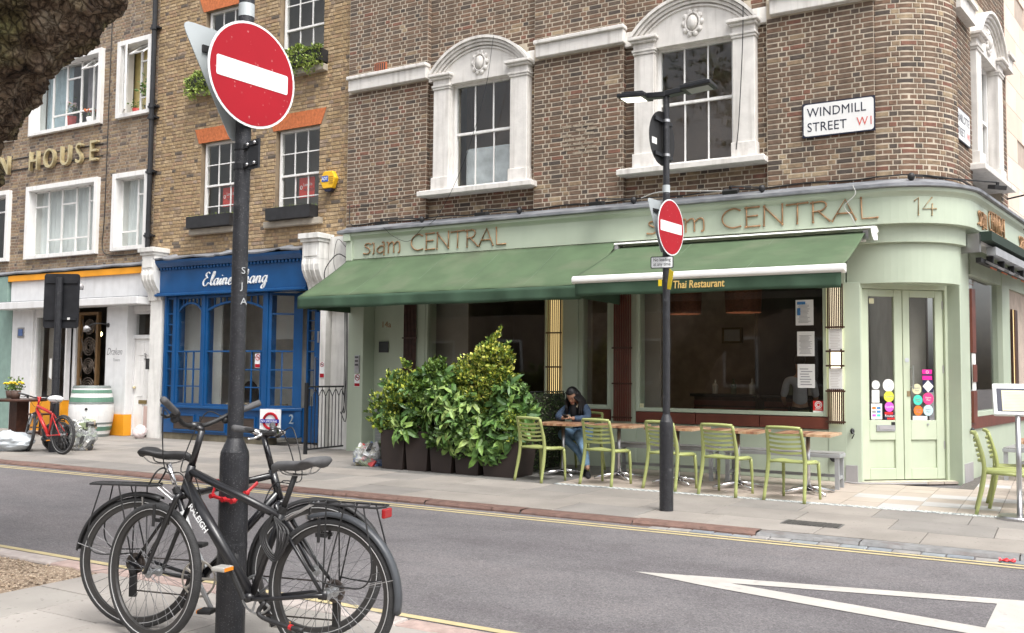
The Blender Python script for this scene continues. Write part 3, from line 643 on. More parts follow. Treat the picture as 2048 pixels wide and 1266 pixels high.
def lines(parent, x0, x1, z0, z1, y, n, m=INK, th=.004, seed=0, name='print'):
    r = random.Random(seed); mb = MB(); hh = (z1 - z0) / n
    for i in range(n): z = z1 - (i + .7) * hh; mb.box(x0 + (r.random() * .1 if i % 4 else 0) * (x1 - x0), x1 - r.random() * .35 * (x1 - x0), y - .001, y, z, z + hh * .35)
    return mb.build(name, m, parent)
GINK = mat('grey print', (.30, .30, .31), .8, var=0)
for k, (x0, x1, z0, z1) in enumerate(((-3.236, -2.991, 2.157, 2.516), (-3.219, -2.981, 1.723, 2.069), (-3.216, -2.979, 1.278, 1.611))):
    hsign(W2, 'notice', x0, x1, z0, z1, 13.505, PAPER); lines(W2, x0 + .03, x1 - .03, z0 + .03, z1 - .05, 13.4995, 16 if k < 2 else 7, GINK, seed=k)
hsign(W2, 'notice_picture', -3.215, -3.17, 2.30, 2.40, 13.4985, mat('notice blue', (.05, .2, .45), .7, var=.3, scale=40)); hsign(W2, 'notice_picture', -3.215, -3.10, 2.45, 2.49, 13.4985, MATS['notice blue'])
hsign(W2, 'sticker', -3.008, -2.862, .965, 1.10, 13.505, mat('sticker red', (.68, .02, .02), .5, var=0)); hsign(W2, 'sticker', -3.008, -2.862, .915, .962, 13.505, PAPER)
ring = MB()
for r_ in (.045, .025): ring.tube([(-2.935 + r_ * math.cos(a), 13.5, 1.045 + r_ * math.sin(a)) for a in [i * PI / 12 for i in range(24)]], .006, 6, closed=True)
ring.build('sticker_ring', PAPER, W2); hsign(W2, 'sticker', -5.6, -5.54, .94, 1.0, 13.505, mat('sticker cream', (.65, .62, .40), .6))
text('sticker_text', 'thanks', .035, PAPER, W2, (-2.935, 13.4995, .978), ext=.001, align='CENTER')
# bamboo screens
def bamboo(x0, x1, z0, z1, y, n, m, bars, name='bamboo_screen'):
    mb = MB(); 
    for i in range(n): x = x0 + (x1 - x0) * (i + .5) / n; mb.box(x - .009, x + .009, y - .02, y, z0, z1)
    o = mb.build(name, m, CB)
    for z in bars: p = MB(); p.box(x0 - .02, x1 + .02, y - .032, y - .021, z - .012, z + .012); p.build('cross_bar', DWOOD, o)
    return o
bamboo(-10.12, -9.84, .3, 2.9, 13.50, 9, DWOOD, (1.0, 1.5, 2.05))
l2 = bamboo(-7.19, -6.94, .62, 2.9, 13.45, 7, DWOOD, (1.05, 1.55, 2.10)); q = MB(); q.box(-7.15, -6.98, 13.452, 13.50, .62, 2.85); q.build('lamp_panel', LITY, l2)
bamboo(-6.02, -5.72, .72, 2.9, 13.45, 10, BROWN, (.78, 1.3, 1.85))
l4 = bamboo(-2.795, -2.575, 2.10, 2.72, 13.44, 9, DWOOD, (2.12,)); q = MB(); q.box(-2.75, -2.63, 13.442, 13.487, .82, 2.68); q.build('lamp_panel', LITW, l4)
bamboo(-2.80, -2.575, .79, 1.27, 13.44, 9, DWOOD, (.82, 1.24))
q = MB(); q.box(-2.765, -2.745, 13.41, 13.43, 1.55, 1.82); q.box(-2.615, -2.595, 13.41, 13.43, 1.55, 1.82); q.box(-2.81, -2.56, 13.395, 13.409, 1.575, 1.60); q.box(-2.81, -2.56, 13.395, 13.409, 1.775, 1.80); q.build('bamboo_fret', DWOOD, CB)
for z0, z1 in ((1.80, 2.10), (1.25, 1.56)): mo = hsign(CB, 'menu_card', -2.775, -2.595, z0, z1, 13.437, PAPER); lines(mo, -2.76, -2.61, z0 + .02, z1 - .02, 13.4325, 12, mat('pale print', (.55, .52, .5), .8, var=0), seed=int(z0 * 9))
# keypad + no smoking
q = MB(); q.box(-11.16, -11.05, 13.40, 13.43, 1.42, 1.74); kp_ = q.build('entry_phone', ALU, CB, bev=.005)
for i in range(6): p_ = MB(); p_.box(-11.14, -11.07, 13.392, 13.40, 1.52 + i * .035, 1.545 + i * .035); p_.build('button', DARKP if i % 2 else STEEL, kp_)
def nosmoke(parent, x0, x1, z0, z1, y):
    o = hsign(parent, 'no_smoking_sticker', x0, x1, z0, z1, y, SIGNW); xm = (x0 + x1) / 2; r_ = (x1 - x0) * .36; zc = z1 - r_ * 1.25
    mb = MB(); mb.tube([(xm + r_ * math.cos(i * PI / 12), y - .006, zc + r_ * math.sin(i * PI / 12)) for i in range(24)], r_ * .13, 6, closed=True); mb.tube([(xm - r_ * .7, y - .006, zc + r_ * .7), (xm + r_ * .7, y - .006, zc - r_ * .7)], r_ * .12, 6)
    mb.box(x0 + .006, x1 - .006, y - .007, y - .0045, z0 + .008, z0 + (z1 - z0) * .27); mb.build('symbol', RED, o)
    c = MB(); c.box(xm - r_ * .6, xm + r_ * .6, y - .0065, y - .0045, zc - .008, zc + .008); c.build('cigarette', INK, o); return o
nosmoke(CB, -11.17, -11.03, 1.17, 1.40, 13.428)
# ---- corner entrance
A0 = Vector((-2.34, 13.55)); da = math.radians(41.4); TD = Matrix.Translation((A0.x, A0.y, 0)) @ Matrix.Rotation(da, 4, 'Z')
q = MB(); q.prism([(-2.57, 13.49, -.06), (-2.37, 13.52, -.06), (-2.36, 13.58, -.06), (-2.42, 13.9, -.06), (-2.57, 13.9, -.06)], (0, 0, 2.80)); q.build('entrance_pier', SAGE, CB, bev=.008)
e0, e1 = pth(SE - .02, .055), pth(SE + .55, .05); f1, f0 = pth(SE + .55, -.25), pth(SE + .10, -.30)
q = MB(); q.prism([(e0.x, e0.y, -.08), (pth(SE, .06).x, pth(SE, .06).y, -.08), (e1.x, e1.y, -.08), (f1.x, f1.y, -.08), (f0.x, f0.y, -.08)], (0, 0, 3.6)); q.build('entrance_pier', SAGE, CB, bev=.008)
q = MB(); q.box(-2.575, -2.42, 13.475, 13.6, -.05, .235); q.build('metal_plinth', GREYPL, CB)
q = MB(); a, b = pth(SE + .05, .064), pth(SE + .56, .064); c, d = pth(SE + .56, .0), pth(SE + .05, .0); q.prism([(a.x, a.y, -.08), (b.x, b.y, -.08), (c.x, c.y, -.08), (d.x, d.y, -.08)], (0, 0, .33)); q.build('metal_plinth', GREYPL, CB)
q = MB(); q.T = TD; q.box(-.03, .005, .02, .2, .0, 2.76); q.box(1.275, 1.46, .02, .2, .0, 2.76); q.box(.005, 1.275, .02, .2, 2.66, 2.76); q.build('door_frame', SAGE2, CB, bev=.005)
th = MB(); th.T = TD; th.box(-.05, 1.40, -.06, .2, -.02, .022); th.build('threshold', mat('worn pale step', (.50, .49, .38), .8, var=.2, scale=8, dirt=.5), CB, bev=.006)
for i in range(6): p_ = MB(); p_.T = TD; p_.box(-.05 + i * .24, .18 + i * .24, -.09, -.062, -.02, .012); p_.build('step_tile', TILE[0], CB)
def leaf(x0, x1):
    mb = MB(); mb.T = TD; gl = (x0 + .115, x1 - .125) if x0 < .3 else (x0 + .105, x1 - .125)
    z0, zg0, zg1, z1 = .035, .845, 2.555, 2.655; pz0, pz1 = .19, .575
    for a, b, c, d in ((x0, gl[0], z0, z1), (gl[1], x1, z0, z1), (gl[0], gl[1], zg1, z1), (gl[0], gl[1], pz1, zg0), (gl[0], gl[1], z0, pz0)): mb.box(a, b, .06, .11, c, d)
    mb.box(gl[0], gl[1], .085, .10, pz0, pz1)
    o = mb.build('door_leaf', SAGE2, CB, bev=.007); p = MB(); p.T = TD; p.box(gl[0], gl[1], .085, .09, zg0, zg1); p.build('pane', GLASS, o); return o, gl
d1, g1 = leaf(.005, .635); d2, g2 = leaf(.645, 1.272)
def tdisc(parent, name, x, z, r, m, y=.078, n=24, rz=None):
    mb = MB(); mb.T = TD; mb.prism([(x + r * math.cos(2 * PI * i / n), y, z + (rz or r) * math.sin(2 * PI * i / n)) for i in range(n)], (0, .004, 0)); return mb.build(name, m, parent)
def tbox(parent, name, x0, x1, z0, z1, m, y=.078, d=.005): mb = MB(); mb.T = TD; mb.box(x0, x1, y, y + d, z0, z1); return mb.build(name, m, parent)
SC = {k: mat('sticker ' + k, c, .55, var=.04) for k, c in dict(yellow=(.72, .75, .06), magenta=(.70, .10, .56), cream=(.70, .68, .50), teal=(.06, .62, .45), orange=(.80, .18, .02), pink=(.75, .05, .22), hotpink=(.78, .01, .30), ice=(.52, .76, .80), navy=(.015, .015, .06)).items()}
tl = text
def ttext(parent, s_, size, m, x, z, y=.076):
    o = text('sticker_text', s_, size, m, parent, (0, 0, 0), ext=.0005, align='CENTER'); o.matrix_world = TD @ Matrix.Translation((x, y, z)) @ Matrix.Rotation(PI / 2, 4, 'X'); return o
kx = lambda px: (px - 1723) / 170. * 1.27
kz = lambda py: 2.655 - (py - 575) * (2.655 - .035) / 386.
for (px, py, r, m, nm) in ((1754, 770, 8.2, PAPER, ''), (1780, 771, 11.8, PAPER, 'Q'), (1780.5, 793.5, 10.3, SC['yellow'], 'YumMe'), (1781, 814.5, 9.3, SC['magenta'], 'YumMe')):
    tdisc(d1, 'sticker', kx(px), kz(py), r * .00747, m)
    if nm: ttext(d1, nm, .045, GINK if m != SC['magenta'] else PAPER, kx(px), kz(py) - .015)
tbox(d1, 'sticker', kx(1745.5), kx(1761), kz(806), kz(780.5), PAPER); st = tbox(d1, 'sticker', kx(1744), kx(1766), kz(840), kz(808), PAPER)
for i, m in enumerate((SC['orange'], MATS['notice blue'], GINK, MATS['notice blue'], SC['magenta'], SC['teal'])): tbox(d1, 'card_logo', kx(1746 + (i % 2) * 9.5), kx(1753 + (i % 2) * 9.5), kz(819 + (i // 2) * 7.5), kz(814.5 + (i // 2) * 7.5), m, .074)
tbox(d1, 'sticker', kx(1771), kx(1793), kz(840), kz(826), SC['navy']); tbox(d1, 'sticker', kx(1771), kx(1788), kz(830), kz(825), MATS['sticker red'], .074); tbox(d1, 'sticker', kx(1776), kx(1792), kz(840), kz(836.5), MATS['sticker red'], .074); ttext(d1, 'Routard', .05, PAPER, kx(1782), kz(835), .073)
tbox(d1, 'sticker', kx(1740), kx(1750), kz(605), kz(594), SC['cream'], .05, .004)
tbox(d2, 'sticker', kx(1850), kx(1870), kz(759), kz(738), SC['hotpink']); tbox(d2, 'sticker', kx(1850), kx(1870), kz(750.5), kz(747), SC['navy'], .075); ttext(d2, 'O', .06, PAPER, kx(1860), kz(746), .074)
tbox(d2, 'sticker', kx(1850.5), kx(1872.5), kz(784.5), kz(760), SC['navy'])
mb = MB(); mb.T = TD; X, Zc = kx(1861.5), kz(772.3); mb.prism([(X - .085, .075, Zc), (X, .075, Zc - .085), (X + .085, .075, Zc), (X, .075, Zc + .085)], (0, .003, 0)); mb.build('sticker', PAPER, d2)
for (px, py, r, m) in ((1838, 778, 9.8, SC['cream']), (1840, 800.5, 9.5, SC['teal']), (1840.5, 822, 9.3, SC['orange']), (1861.5, 797.5, 11.3, SC['pink']), (1861, 821.5, 10, SC['ice'])):
    tdisc(d2, 'sticker', kx(px), kz(py), r * .00747, m); ttext(d2, 'Square', .032, PAPER if m == SC['pink'] else GINK, kx(px), kz(py) + .005); ttext(d2, 'Meal', .032, PAPER if m == SC['pink'] else GINK, kx(px), kz(py) - .03)
ttext(d2, 'Square Meal', .02, GINK, X, Zc, .073); tbox(d2, 'sticker', kx(1829), kx(1859), kz(841), kz(833), PAPER)
tbox(d1, 'letter_plate', kx(1752), kx(1790), kz(863.5), kz(851), ALU, .046, .02); tbox(d1, 'letter_flap', kx(1756.5), kx(1787), kz(860), kz(853.5), GREYPL, .040, .006); tbox(d1, 'lock', kx(1783), kx(1789), kz(851), kz(845), DARKP, .04, .02)
h = MB(); h.T = TD; h.tube([(kx(1824), .0, kz(730)), (kx(1824), .0, kz(778))], .011, 8); h.tube([(kx(1824), .06, kz(735)), (kx(1824), .0, kz(735))], .007, 6); h.tube([(kx(1824), .06, kz(774)), (kx(1824), .0, kz(774))], .007, 6); h.build('pull_handle', STEEL, d2)
tdisc(d2, 'door_badge', kx(1816.5), kz(719), .032, mat('grey badge', (.5, .53, .56), .5), .052); tbox(d2, 'lock_plate', kx(1816), kx(1822), kz(793), kz(782), mat('brass lock', (.35, .27, .16), .4, .6), .05, .012); tdisc(d2, 'keyhole', kx(1858), kz(850), .016, ALU, .05)
for d_, xx in ((d1, .012), (d2, 1.262)):
    for z in (.45, 1.5, 2.4): tbox(d_, 'hinge', xx - .008, xx + .004, z, z + .11, GREYPL, .05, .012)
# pale panel behind the right leaf, imitating a reflection in the glass
q = MB(); q.T = TD; q.box(.95, 1.2, .35, .37, .1, 2.6); q.build('reflection_panel', INTW, CB)
# corner interior behind doors
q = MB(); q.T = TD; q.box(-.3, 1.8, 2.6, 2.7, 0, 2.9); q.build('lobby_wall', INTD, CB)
# ---- right frontage
def sidebox(name, s0, s1, o0, o1, z0, z1, m, parent=CB, bev=0):
    mb = MB(); mb.prism([(*pth(SE + s0, o1), z0), (*pth(SE + s1, o1), z0), (*pth(SE + s1, o0), z0), (*pth(SE + s0, o0), z0)], (0, 0, z1 - z0)); return mb.build(name, m, parent, bev=bev)
sidebox('side_stallriser', .55, 8, -.2, .02, -.05, .70, SAGE); sidebox('side_timber_panel', .56, 8, -.1, .05, .705, .87, BROWN)
sw = sidebox('side_window_sill', .8, 8, -.1, .04, .875, .94, SAGE); sidebox('side_mullion', 2.95, 3.55, -.15, .03, .94, 3.3, SAGE); sidebox('side_head', .8, 8, -.15, .02, 2.95, 3.5, SAGE)
sidebox('pane', .8, 2.95, -.05, -.045, .94, 2.95, GLASS, sw); sidebox('pane', 3.55, 8, -.05, -.045, .94, 2.95, GLASS, sw)
sidebox('bamboo_screen', .56, .78, .05, .085, 1.80, 2.72, BROWN); sidebox('menu_card', .58, .77, .06, .075, 1.26, 1.79, PAPER); sidebox('bamboo_screen', .56, .78, .05, .085, .80, 1.25, BROWN); sidebox('bamboo_fret', .555, .785, .08, .09, 1.38, 1.63, BROWN)
sidebox('bamboo_screen', 3.6, 3.66, .03, .06, .9, 2.6, DWOOD); sidebox('lamp_panel', 3.67, 3.75, .03, .05, .9, 2.6, LITY); sidebox('bamboo_screen', 3.76, 4.0, .03, .07, .9, 2.6, DWOOD)
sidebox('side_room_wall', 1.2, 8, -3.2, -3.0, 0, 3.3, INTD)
# closed side awning with cassette, arms and heaters
sa = thing('side_awning', 'retracted awning cassette with dark folded arms under the side street fascia', 'awning')
sidebox('cassette', .1, 8, .12, .30, 3.30, 3.42, AWNW, sa); sidebox('canopy', .15, 8, .28, .44, 3.34, 3.47, mat('rolled dark canvas', (.016, .032, .022), .8), sa); sidebox('front_bar', .5, 8, .30, .42, 3.18, 3.29, GREYM, sa); sidebox('end_bracket', .06, .16, .05, .30, 3.18, 3.44, STEEL, sa)
for k in range(4): sidebox('folded_arm', .3 + k * .9, 1.3 + k * .9, .2 + .02 * k, .27 + .02 * k, 3.06, 3.13, DARKP, sa)
for k in range(4):
    ht = thing('patio_heater', ['silver hooded patio heater under the side awning, nearest the corner doors', 'silver hooded patio heater under the side awning, second from the corner doors', 'silver hooded patio heater under the side awning, third from the corner doors', 'silver hooded patio heater under the side awning, farthest from the corner doors'][k], 'heater', group='patio heaters')
    p = pth(SE + .7 + k * .75, .35); ht.location = (p.x, p.y, 2.98); ht.rotation_euler = (0, 0, ang)
    q = MB(); q.prism([(-.2, -.09, 0), (.2, -.09, 0), (.2, .07, .10), (-.2, .07, .10)], (0, -.015, .025)); q.build('reflector_hood', STEEL, ht); q = MB(); q.tube([(-.17, 0, .02), (.17, 0, .02)], .012, 6); q.build('heating_tube', mat('orange heater tube', (.6, .15, .05), .5), ht); q = MB(); q.box(-.03, .03, .0, .09, .08, .2); q.build('bracket', DARKP, ht)
# ---- awnings on the main frontage
def awning_sheet(x0, x1, ya, za, yb, zb, name, m, parent, sag=.02, n=40):
    mb = MB(); mb.grid(lambda u, v: (x0 + (x1 - x0) * u, ya + (yb - ya) * v, za + (zb - za) * v - sag * math.sin(PI * v) - .016 * abs(math.sin(PI * (x0 + (x1 - x0) * u + .2) / 1.1)) * math.sin(PI * v) + .005 * mnoise.noise(Vector((u * 9, v * 2, 1))) + .003 * math.sin((u * (x1 - x0) * 8 + v * 3)) * v), n * 2, 10)
    return mb.build(name, m, parent, smooth=True, solid=.006)
a1 = thing('awning', 'long faded green canvas awning over the hedge planters, with plain valance', 'awning')
awning_sheet(-11.31, -5.90, 13.34, 3.485, 12.05, 2.715, 'canopy', AWN, a1)
SEAM = mat('canvas seam', (.12, .17, .11), .85)
for x in (-10.2, -9.1, -8.0, -6.9):
    q = MB(); q.tube([(x, 13.33, 3.482), (x, 12.95, 3.24), (x, 12.7, 3.085), (x, 12.4, 2.908), (x, 12.05, 2.718)], .0045, 5, flat=.4); q.build('canvas_seam', SEAM, a1)
def valance(x0, x1, y, z0, z1, name, m, parent, ph=0, amp=.02):
    mb = MB(); n = int((x1 - x0) * 14)
    mb.grid(lambda u, v: (x0 + (x1 - x0) * u, y + amp * v * math.sin(u * (x1 - x0) * 5.2 + ph) + amp * .6 * v * math.sin(u * (x1 - x0) * 13 + 2 * ph), z1 + (z0 - z1) * v + .006 * v * math.sin(u * (x1 - x0) * 3.1)), n, 4)
    return mb.build(name, m, parent, smooth=True, solid=.004)
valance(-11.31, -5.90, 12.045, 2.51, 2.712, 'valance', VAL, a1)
q = MB(); q.tube([(-11.31, 12.07, 2.70), (-5.9, 12.07, 2.70)], .022, 8); q.build('front_rail', DARKP, a1)
for x in (-11.28, -5.93): q = MB(); q.tube([(x, 13.4, 2.75), (x, 12.08, 2.68)], .018, 8); q.build('side_arm', DARKP, a1)
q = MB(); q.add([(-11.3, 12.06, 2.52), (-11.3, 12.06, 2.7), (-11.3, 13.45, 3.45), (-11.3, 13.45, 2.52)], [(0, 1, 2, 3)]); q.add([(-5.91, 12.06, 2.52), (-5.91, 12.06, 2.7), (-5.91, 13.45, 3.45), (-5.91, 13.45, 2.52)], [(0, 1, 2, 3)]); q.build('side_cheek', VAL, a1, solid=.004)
a2 = thing('awning', 'green cassette awning with white front bar and gold valance lettering', 'awning')
AY, AZ = 11.77, 2.755
awning_sheet(-5.87, -2.24, 13.28, 3.40, AY, AZ + .04, 'canopy', AWN, a2, sag=.012)
for x in (-4.66, -3.45): q = MB(); q.tube([(x, 13.28, 3.405), (x, 12.5, 3.068), (x, AY, AZ + .044)], .004, 5, flat=.4); q.build('canvas_seam', SEAM, a2)
q = MB(); pts = [(0, AY + .05, AZ + .055), (0, AY - .03, AZ + .05), (0, AY - .065, AZ + .015), (0, AY - .065, AZ - .03), (0, AY - .03, AZ - .058), (0, AY + .05, AZ - .06)]; q.prism([(-5.89, y, z) for _, y, z in pts], (3.67, 0, 0)); q.build('front_bar', AWNW, a2, bev=.012)
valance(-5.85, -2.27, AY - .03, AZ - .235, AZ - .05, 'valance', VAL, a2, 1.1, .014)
text('valance_lettering', 'Thai Restaurant', .142, mat('gold valance lettering', (.70, .48, .16), .7, var=.1), a2, (-4.40, AY - .05, AZ - .175), ext=.002, offset=.002, shear=.08, xs=.76)
q = MB(); q.prism([(-5.9, 13.36, 3.47), (-5.9, 13.20, 3.455), (-5.9, 13.17, 3.43), (-5.9, 13.20, 3.422), (-5.9, 13.36, 3.44)], (3.74, 0, 0)); q.build('cassette_hood', AWNW, a2); q = MB(); q.box(-5.9, -2.25, 13.24, 13.36, 3.27, 3.31); q.build('cassette_back', AWNW, a2)
q = MB(); q.prism([(-2.16, 13.36, 3.475), (-2.16, 13.16, 3.45), (-2.13, 13.06, 3.32), (-2.10, 13.03, 3.24), (-2.12, 13.10, 3.34), (-2.14, 13.36, 3.40)], (.05, 0, 0)); q.build('cassette_end_cap', AWNW, a2)
q = MB(); q.box(-2.27, -2.20, 13.22, 13.34, 3.29, 3.42); q.build('end_bracket', STEEL, a2); q = MB(); q.box(-5.89, -5.83, 13.18, 13.36, 3.31, 3.44); q.build('end_bracket', GREYPL, a2)
for x, dx in ((-5.2, .55), (-2.9, -.55)): q = MB(); q.tube([(x, 13.3, 3.30), (x + dx, 12.55, 3.0), (x + .1 * dx, AY + .05, AZ)], .022, 8); q.build('folding_arm', ALU, a2)
# ---- spotlights along the top of the fascia
def spot(px, hx, z, lab, sp=0):
    if px is not None:
        p = Vector((px, 13.38, z)); hd = Vector((hx, 13.10, z - .055))
    else:
        a, b = pth(.38, .2), pth(SE + .35, .48); p = Vector((a.x, a.y, z)); hd = Vector((b.x, b.y, z - .03))
    t = thing('spotlight', lab, 'spotlight', p, group='fascia spotlights'); h_ = hd - p
    q = MB(); q.ell((0, 0, 0), (.05, .05, .055)); q.tube([(0, 0, -.03), (0, .02, -.1)], .02, 6); q.build('pivot', DARKP, t, smooth=True)
    q = MB(); q.tube([(0, 0, .015), h_ + Vector((0, 0, .07))], .011, 6); q.build('arm', DARKP, t)
    a = math.atan2(h_.y, h_.x) if px is None else 0
    q = MB(); q.T = Matrix.Translation(h_) @ Matrix.Rotation(a, 4, 'Z') @ Matrix.Rotation(math.radians(sp), 4, 'X'); q.box(-.11, .11, -.07, .06, -.03, .028); q.box(-.02, .02, -.015, .015, .028, .075); q.build('lamp_head', DARKP, t, bev=.006)
    q = MB(); q.T = Matrix.Translation(h_) @ Matrix.Rotation(a, 4, 'Z') @ Matrix.Rotation(math.radians(sp), 4, 'X'); q.box(-.1, .1, .061, .066, -.022, .02); q.build('lens', mat('spot lens', (.5, .47, .4), .3), t)
for px, hx, l in ((-9.68, -10.35, 'black spotlight on arm above the first fascia name, nearest the white console'), (-7.70, -8.25, 'black spotlight on arm below the smaller arched upstairs window'), (-5.66, -6.15, 'black spotlight on arm left of the double headed street lamp'), (-3.67, -4.04, 'black spotlight on arm above the second fascia name, below the street name plate'), (None, None, 'black spotlight on arm at the rounded corner above the house number')): spot(px, hx, 4.135, l, 12 if px != -3.67 else 25)
cb = MB(); cb.tube([(-11.4, 13.47, 4.55), (-11.39, 13.46, 4.2), (-11.3, 13.44, 4.15)], .008, 5); cb.tube([(*pth(s_, .13 if s_ > 0 else .115), 4.165 + .012 * math.sin(s_ * 5)) for s_ in [-9.2 + i * .25 for i in range(46)]], .011, 5); cb.build('cable_run', DARKP, CB)
cb = MB(); cb.tube(bez([(-11.38, 13.47, 4.5), (-10.6, 13.47, 4.52), (-10.0, 13.47, 4.60), (-9.7, 13.47, 4.62)], 6), .006, 5)
cb.tube(bez([(-8.2, 13.32, 7.15), (-8.35, 13.3, 6.2), (-8.75, 13.27, 5.0), (-9.2, 13.2, 4.15), (-9.6, 13.28, 3.95), (-9.9, 13.3, 3.75), (-10.2, 13.25, 3.85), (-10.4, 13.22, 4.02)], 8), .0045, 5)
cb.tube(bez([(-3.92, 13.35, 7.0), (-3.93, 13.34, 6.3), (-4.0, 13.38, 5.2), (-4.05, 13.40, 4.75)], 6), .007, 5)
cb.build('loose_wire', DARKP, CB)
cb = MB(); cb.tube(bez([(*pth(-.25, .38), 4.03), (*pth(-.22, .40), 3.9), (*pth(-.36, .40), 3.75), (*pth(-.28, .40), 3.62), (*pth(-.22, .42), 3.49)], 6), .006, 5); cb.tube(bez([(-5.5, 13.3, 4.14), (-5.2, 13.28, 4.2), (-4.6, 13.27, 4.16), (-4.2, 13.3, 4.13)], 6), .008, 5); cb.build('loose_wire', mat('grey cable', (.45, .45, .43), .6), CB)
# ---- restaurant interior
bc = thing('bar_counter', 'dark slatted wooden bar counter inside the large restaurant window', 'counter', (-5.4, 15.4, 0)); q = MB(); q.box(0, 3.2, 0, .6, 0, 1.08); q.build('body', DWOOD, bc); q = MB(); q.box(-.05, 3.25, -.08, .65, 1.08, 1.13); q.build('worktop', mat('black worktop', (.02, .02, .02), .25), bc)
for i in range(9): q = MB(); q.box(0, 3.2, -.025, 0, .06 + i * .11, .14 + i * .11); q.build('slat', BROWN, bc)
q = MB(); q.box(-4.9, -3.6, 17.5, 17.58, 1.25, 2.45); bs = q.build('menu_board', INTD); tag(bs, 'dark framed board on the restaurant back wall', 'board')
TAUPE = mat('taupe wall', (.40, .36, .32), .8, var=.1, scale=2)
q = MB(); q.box(-6.15, -5.45, 13.98, 14.02, 0.02, 3.3); tag(q.build('partition', TAUPE), 'beige partition at the left inside the large restaurant window', 'partition')
q = MB(); q.box(-9.9, -9.05, 13.95, 14.0, .02, 3.3); tag(q.build('partition', TAUPE), 'taupe partition inside the restaurant window behind the planters', 'partition')
q = MB(); q.box(-7.25, -6.62, 13.9, 13.95, .02, 3.3); tag(q.build('partition', TAUPE), 'narrow taupe partition beside the amber bamboo lamp', 'partition')
q = MB(); q.box(-9.5, -2.7, 17.6, 17.65, .02, 3.3); q.build('back_bar_wall', mat('warm back wall', (.52, .42, .33), .8, var=.15), CB)
for x, l in ((-6.0, 'brown fringed lampshade inside the large restaurant window, nearer the left'), (-5.0, 'brown fringed lampshade inside the large restaurant window, nearer the right')):
    q = MB(); q.lathe([(.28, 0), (.30, .36)], (x + .6, 14.9, 2.45), 14, cap=False); o = q.build('lampshade', mat('shade fringe', (.16, .06, .035), .8, var=.3, scale=30)); tag(o, l, 'lampshade', 'lampshades in the restaurant')
    q = MB(); q.ell((x + .6, 14.9, 2.62), (.05, .05, .06)); q.build('bulb', LITY, o); pl = bpy.data.lights.new('lampshade_light', 'POINT'); pl.energy = 1.4; pl.color = (1, .72, .45); pl.shadow_soft_size = .12; po_ = bpy.data.objects.new('lampshade_light', pl); col.objects.link(po_); po_.location = (x + .6, 14.9, 2.46); po_.parent = o
jr = random.Random(5)
for i in range(9):
    q = MB(); x = -5.9 + i * .32; hh = jr.uniform(.12, .3); q.lathe([(.05, 0), (.055, hh * .6), (.02, hh * .75), (.018, hh)], (x + .8, 15.6, 1.13), 10); o = q.build('bottle', mat('bar glassware %d' % (i % 3), [(.55, .53, .48), (.14, .16, .10), (.7, .7, .7)][i % 3], .25)); tag(o, 'small bottle or jar standing on the bar counter inside the restaurant window', 'bottle', 'bottles on the bar counter')
for i, x in enumerate((-5.0, -3.9)):
    q = MB(); q.box(x - .5, x + .5, 14.1, 14.5, .72, .75); t = q.build('window_table', DWOOD); tag(t, ['dark table inside the large restaurant window, left of the yellow napkins', 'dark table inside the large restaurant window, behind the three notices'][i], 'table')
    q = MB(); q.tube([(x, 14.3, .02), (x, 14.3, .72)], .04, 8); q.build('leg', DWOOD, t)
q = MB(); q.box(-4.66, -4.50, 14.13, 14.23, .75, .80)
tag(q.build('napkin_box', YEL), 'small yellow box on the table inside the large restaurant window', 'box')
# ---------------------------------------------------------------- yellow brick house with the blue shop
YB = thing('yellow_brick_house', 'yellow stock brick house with orange brick lintels above the blue shop', 'building')
YBM = [brickmat('yellow brick %d' % i, c) for i, c in enumerate([(.36, .255, .14), (.40, .29, .165), (.32, .22, .12), (.42, .31, .19), (.26, .185, .115), (.125, .10, .08), (.34, .225, .135), (.30, .225, .165)])]
YW = [5, 4.5, 4, 3, 2, 1.1, 2.5, 1.5]
YMO = mat('grimy lime mortar', (.27, .205, .135), .95, var=.25, scale=6, dirt=.4, dcol=(.15, .11, .08), space='w')
YX0, YX1, YT = -17.02, -11.505, 10.4
yw = [(-15.72, -14.28), (-13.44, -12.29)]   # openings (left, right)
yw = [(-15.58, -14.42), (-13.44, -12.29)]
H1 = [(a, b, 4.40, 6.22) for a, b in yw]; H2 = [(-15.55, -14.40, 7.38, 9.05), (-13.40, -12.24, 7.38, 9.3)]
mb = MB(); wall_holes(mb, YX0, YX1, 3.62, YT, 13.6, 13.86, H1 + H2); mb.build('wall', YMO, YB)
lint = [(a - .2, b + .16, 6.22, 6.53) for a, b in yw] + [(-15.75, -14.22, 9.05, 9.36)]
lay_bricks(YB, [(flatf(13.6), bond(YX0 + .004, YX1 - .004, 3.66, YT, H1 + H2 + lint, 71), True, None)], YBM, YW, 'yellow', proud=.008)
OB = mat('orange rubbed brick', (.52, .155, .055), .85, var=.2, scale=20, bump=.3, space='w')
for a, b, c, d in lint:
    n = 17
    for i in range(n):
        t0, t1 = i / n, (i + 1) / n; sk = .13
        X0b, X1b = a + sk + (b - a - 2 * sk) * t0, a + sk + (b - a - 2 * sk) * t1; X0t, X1t = a + (b - a) * t0, a + (b - a) * t1
        q = MB(); q.prism([(X0b + .002, 13.588, c), (X1b - .002, 13.588, c), (X1t - .002, 13.588, d), (X0t + .002, 13.588, d)], (0, .03, 0)); q.build('lintel_brick', OB, YB)
SILL = mat('stone sill', (.38, .34, .28), .85, var=.2, scale=5, bump=.3, space='w')
for (a, b) in yw:
    sash(YB, a + .03, b - .01, 4.40, 6.22, 13.70, 3, 2, 2, .5)
    q = MB(); q.box(a - .18, b + .13, 13.48, 13.75, 4.27, 4.385); q.build('sill', SILL, YB, bev=.006)
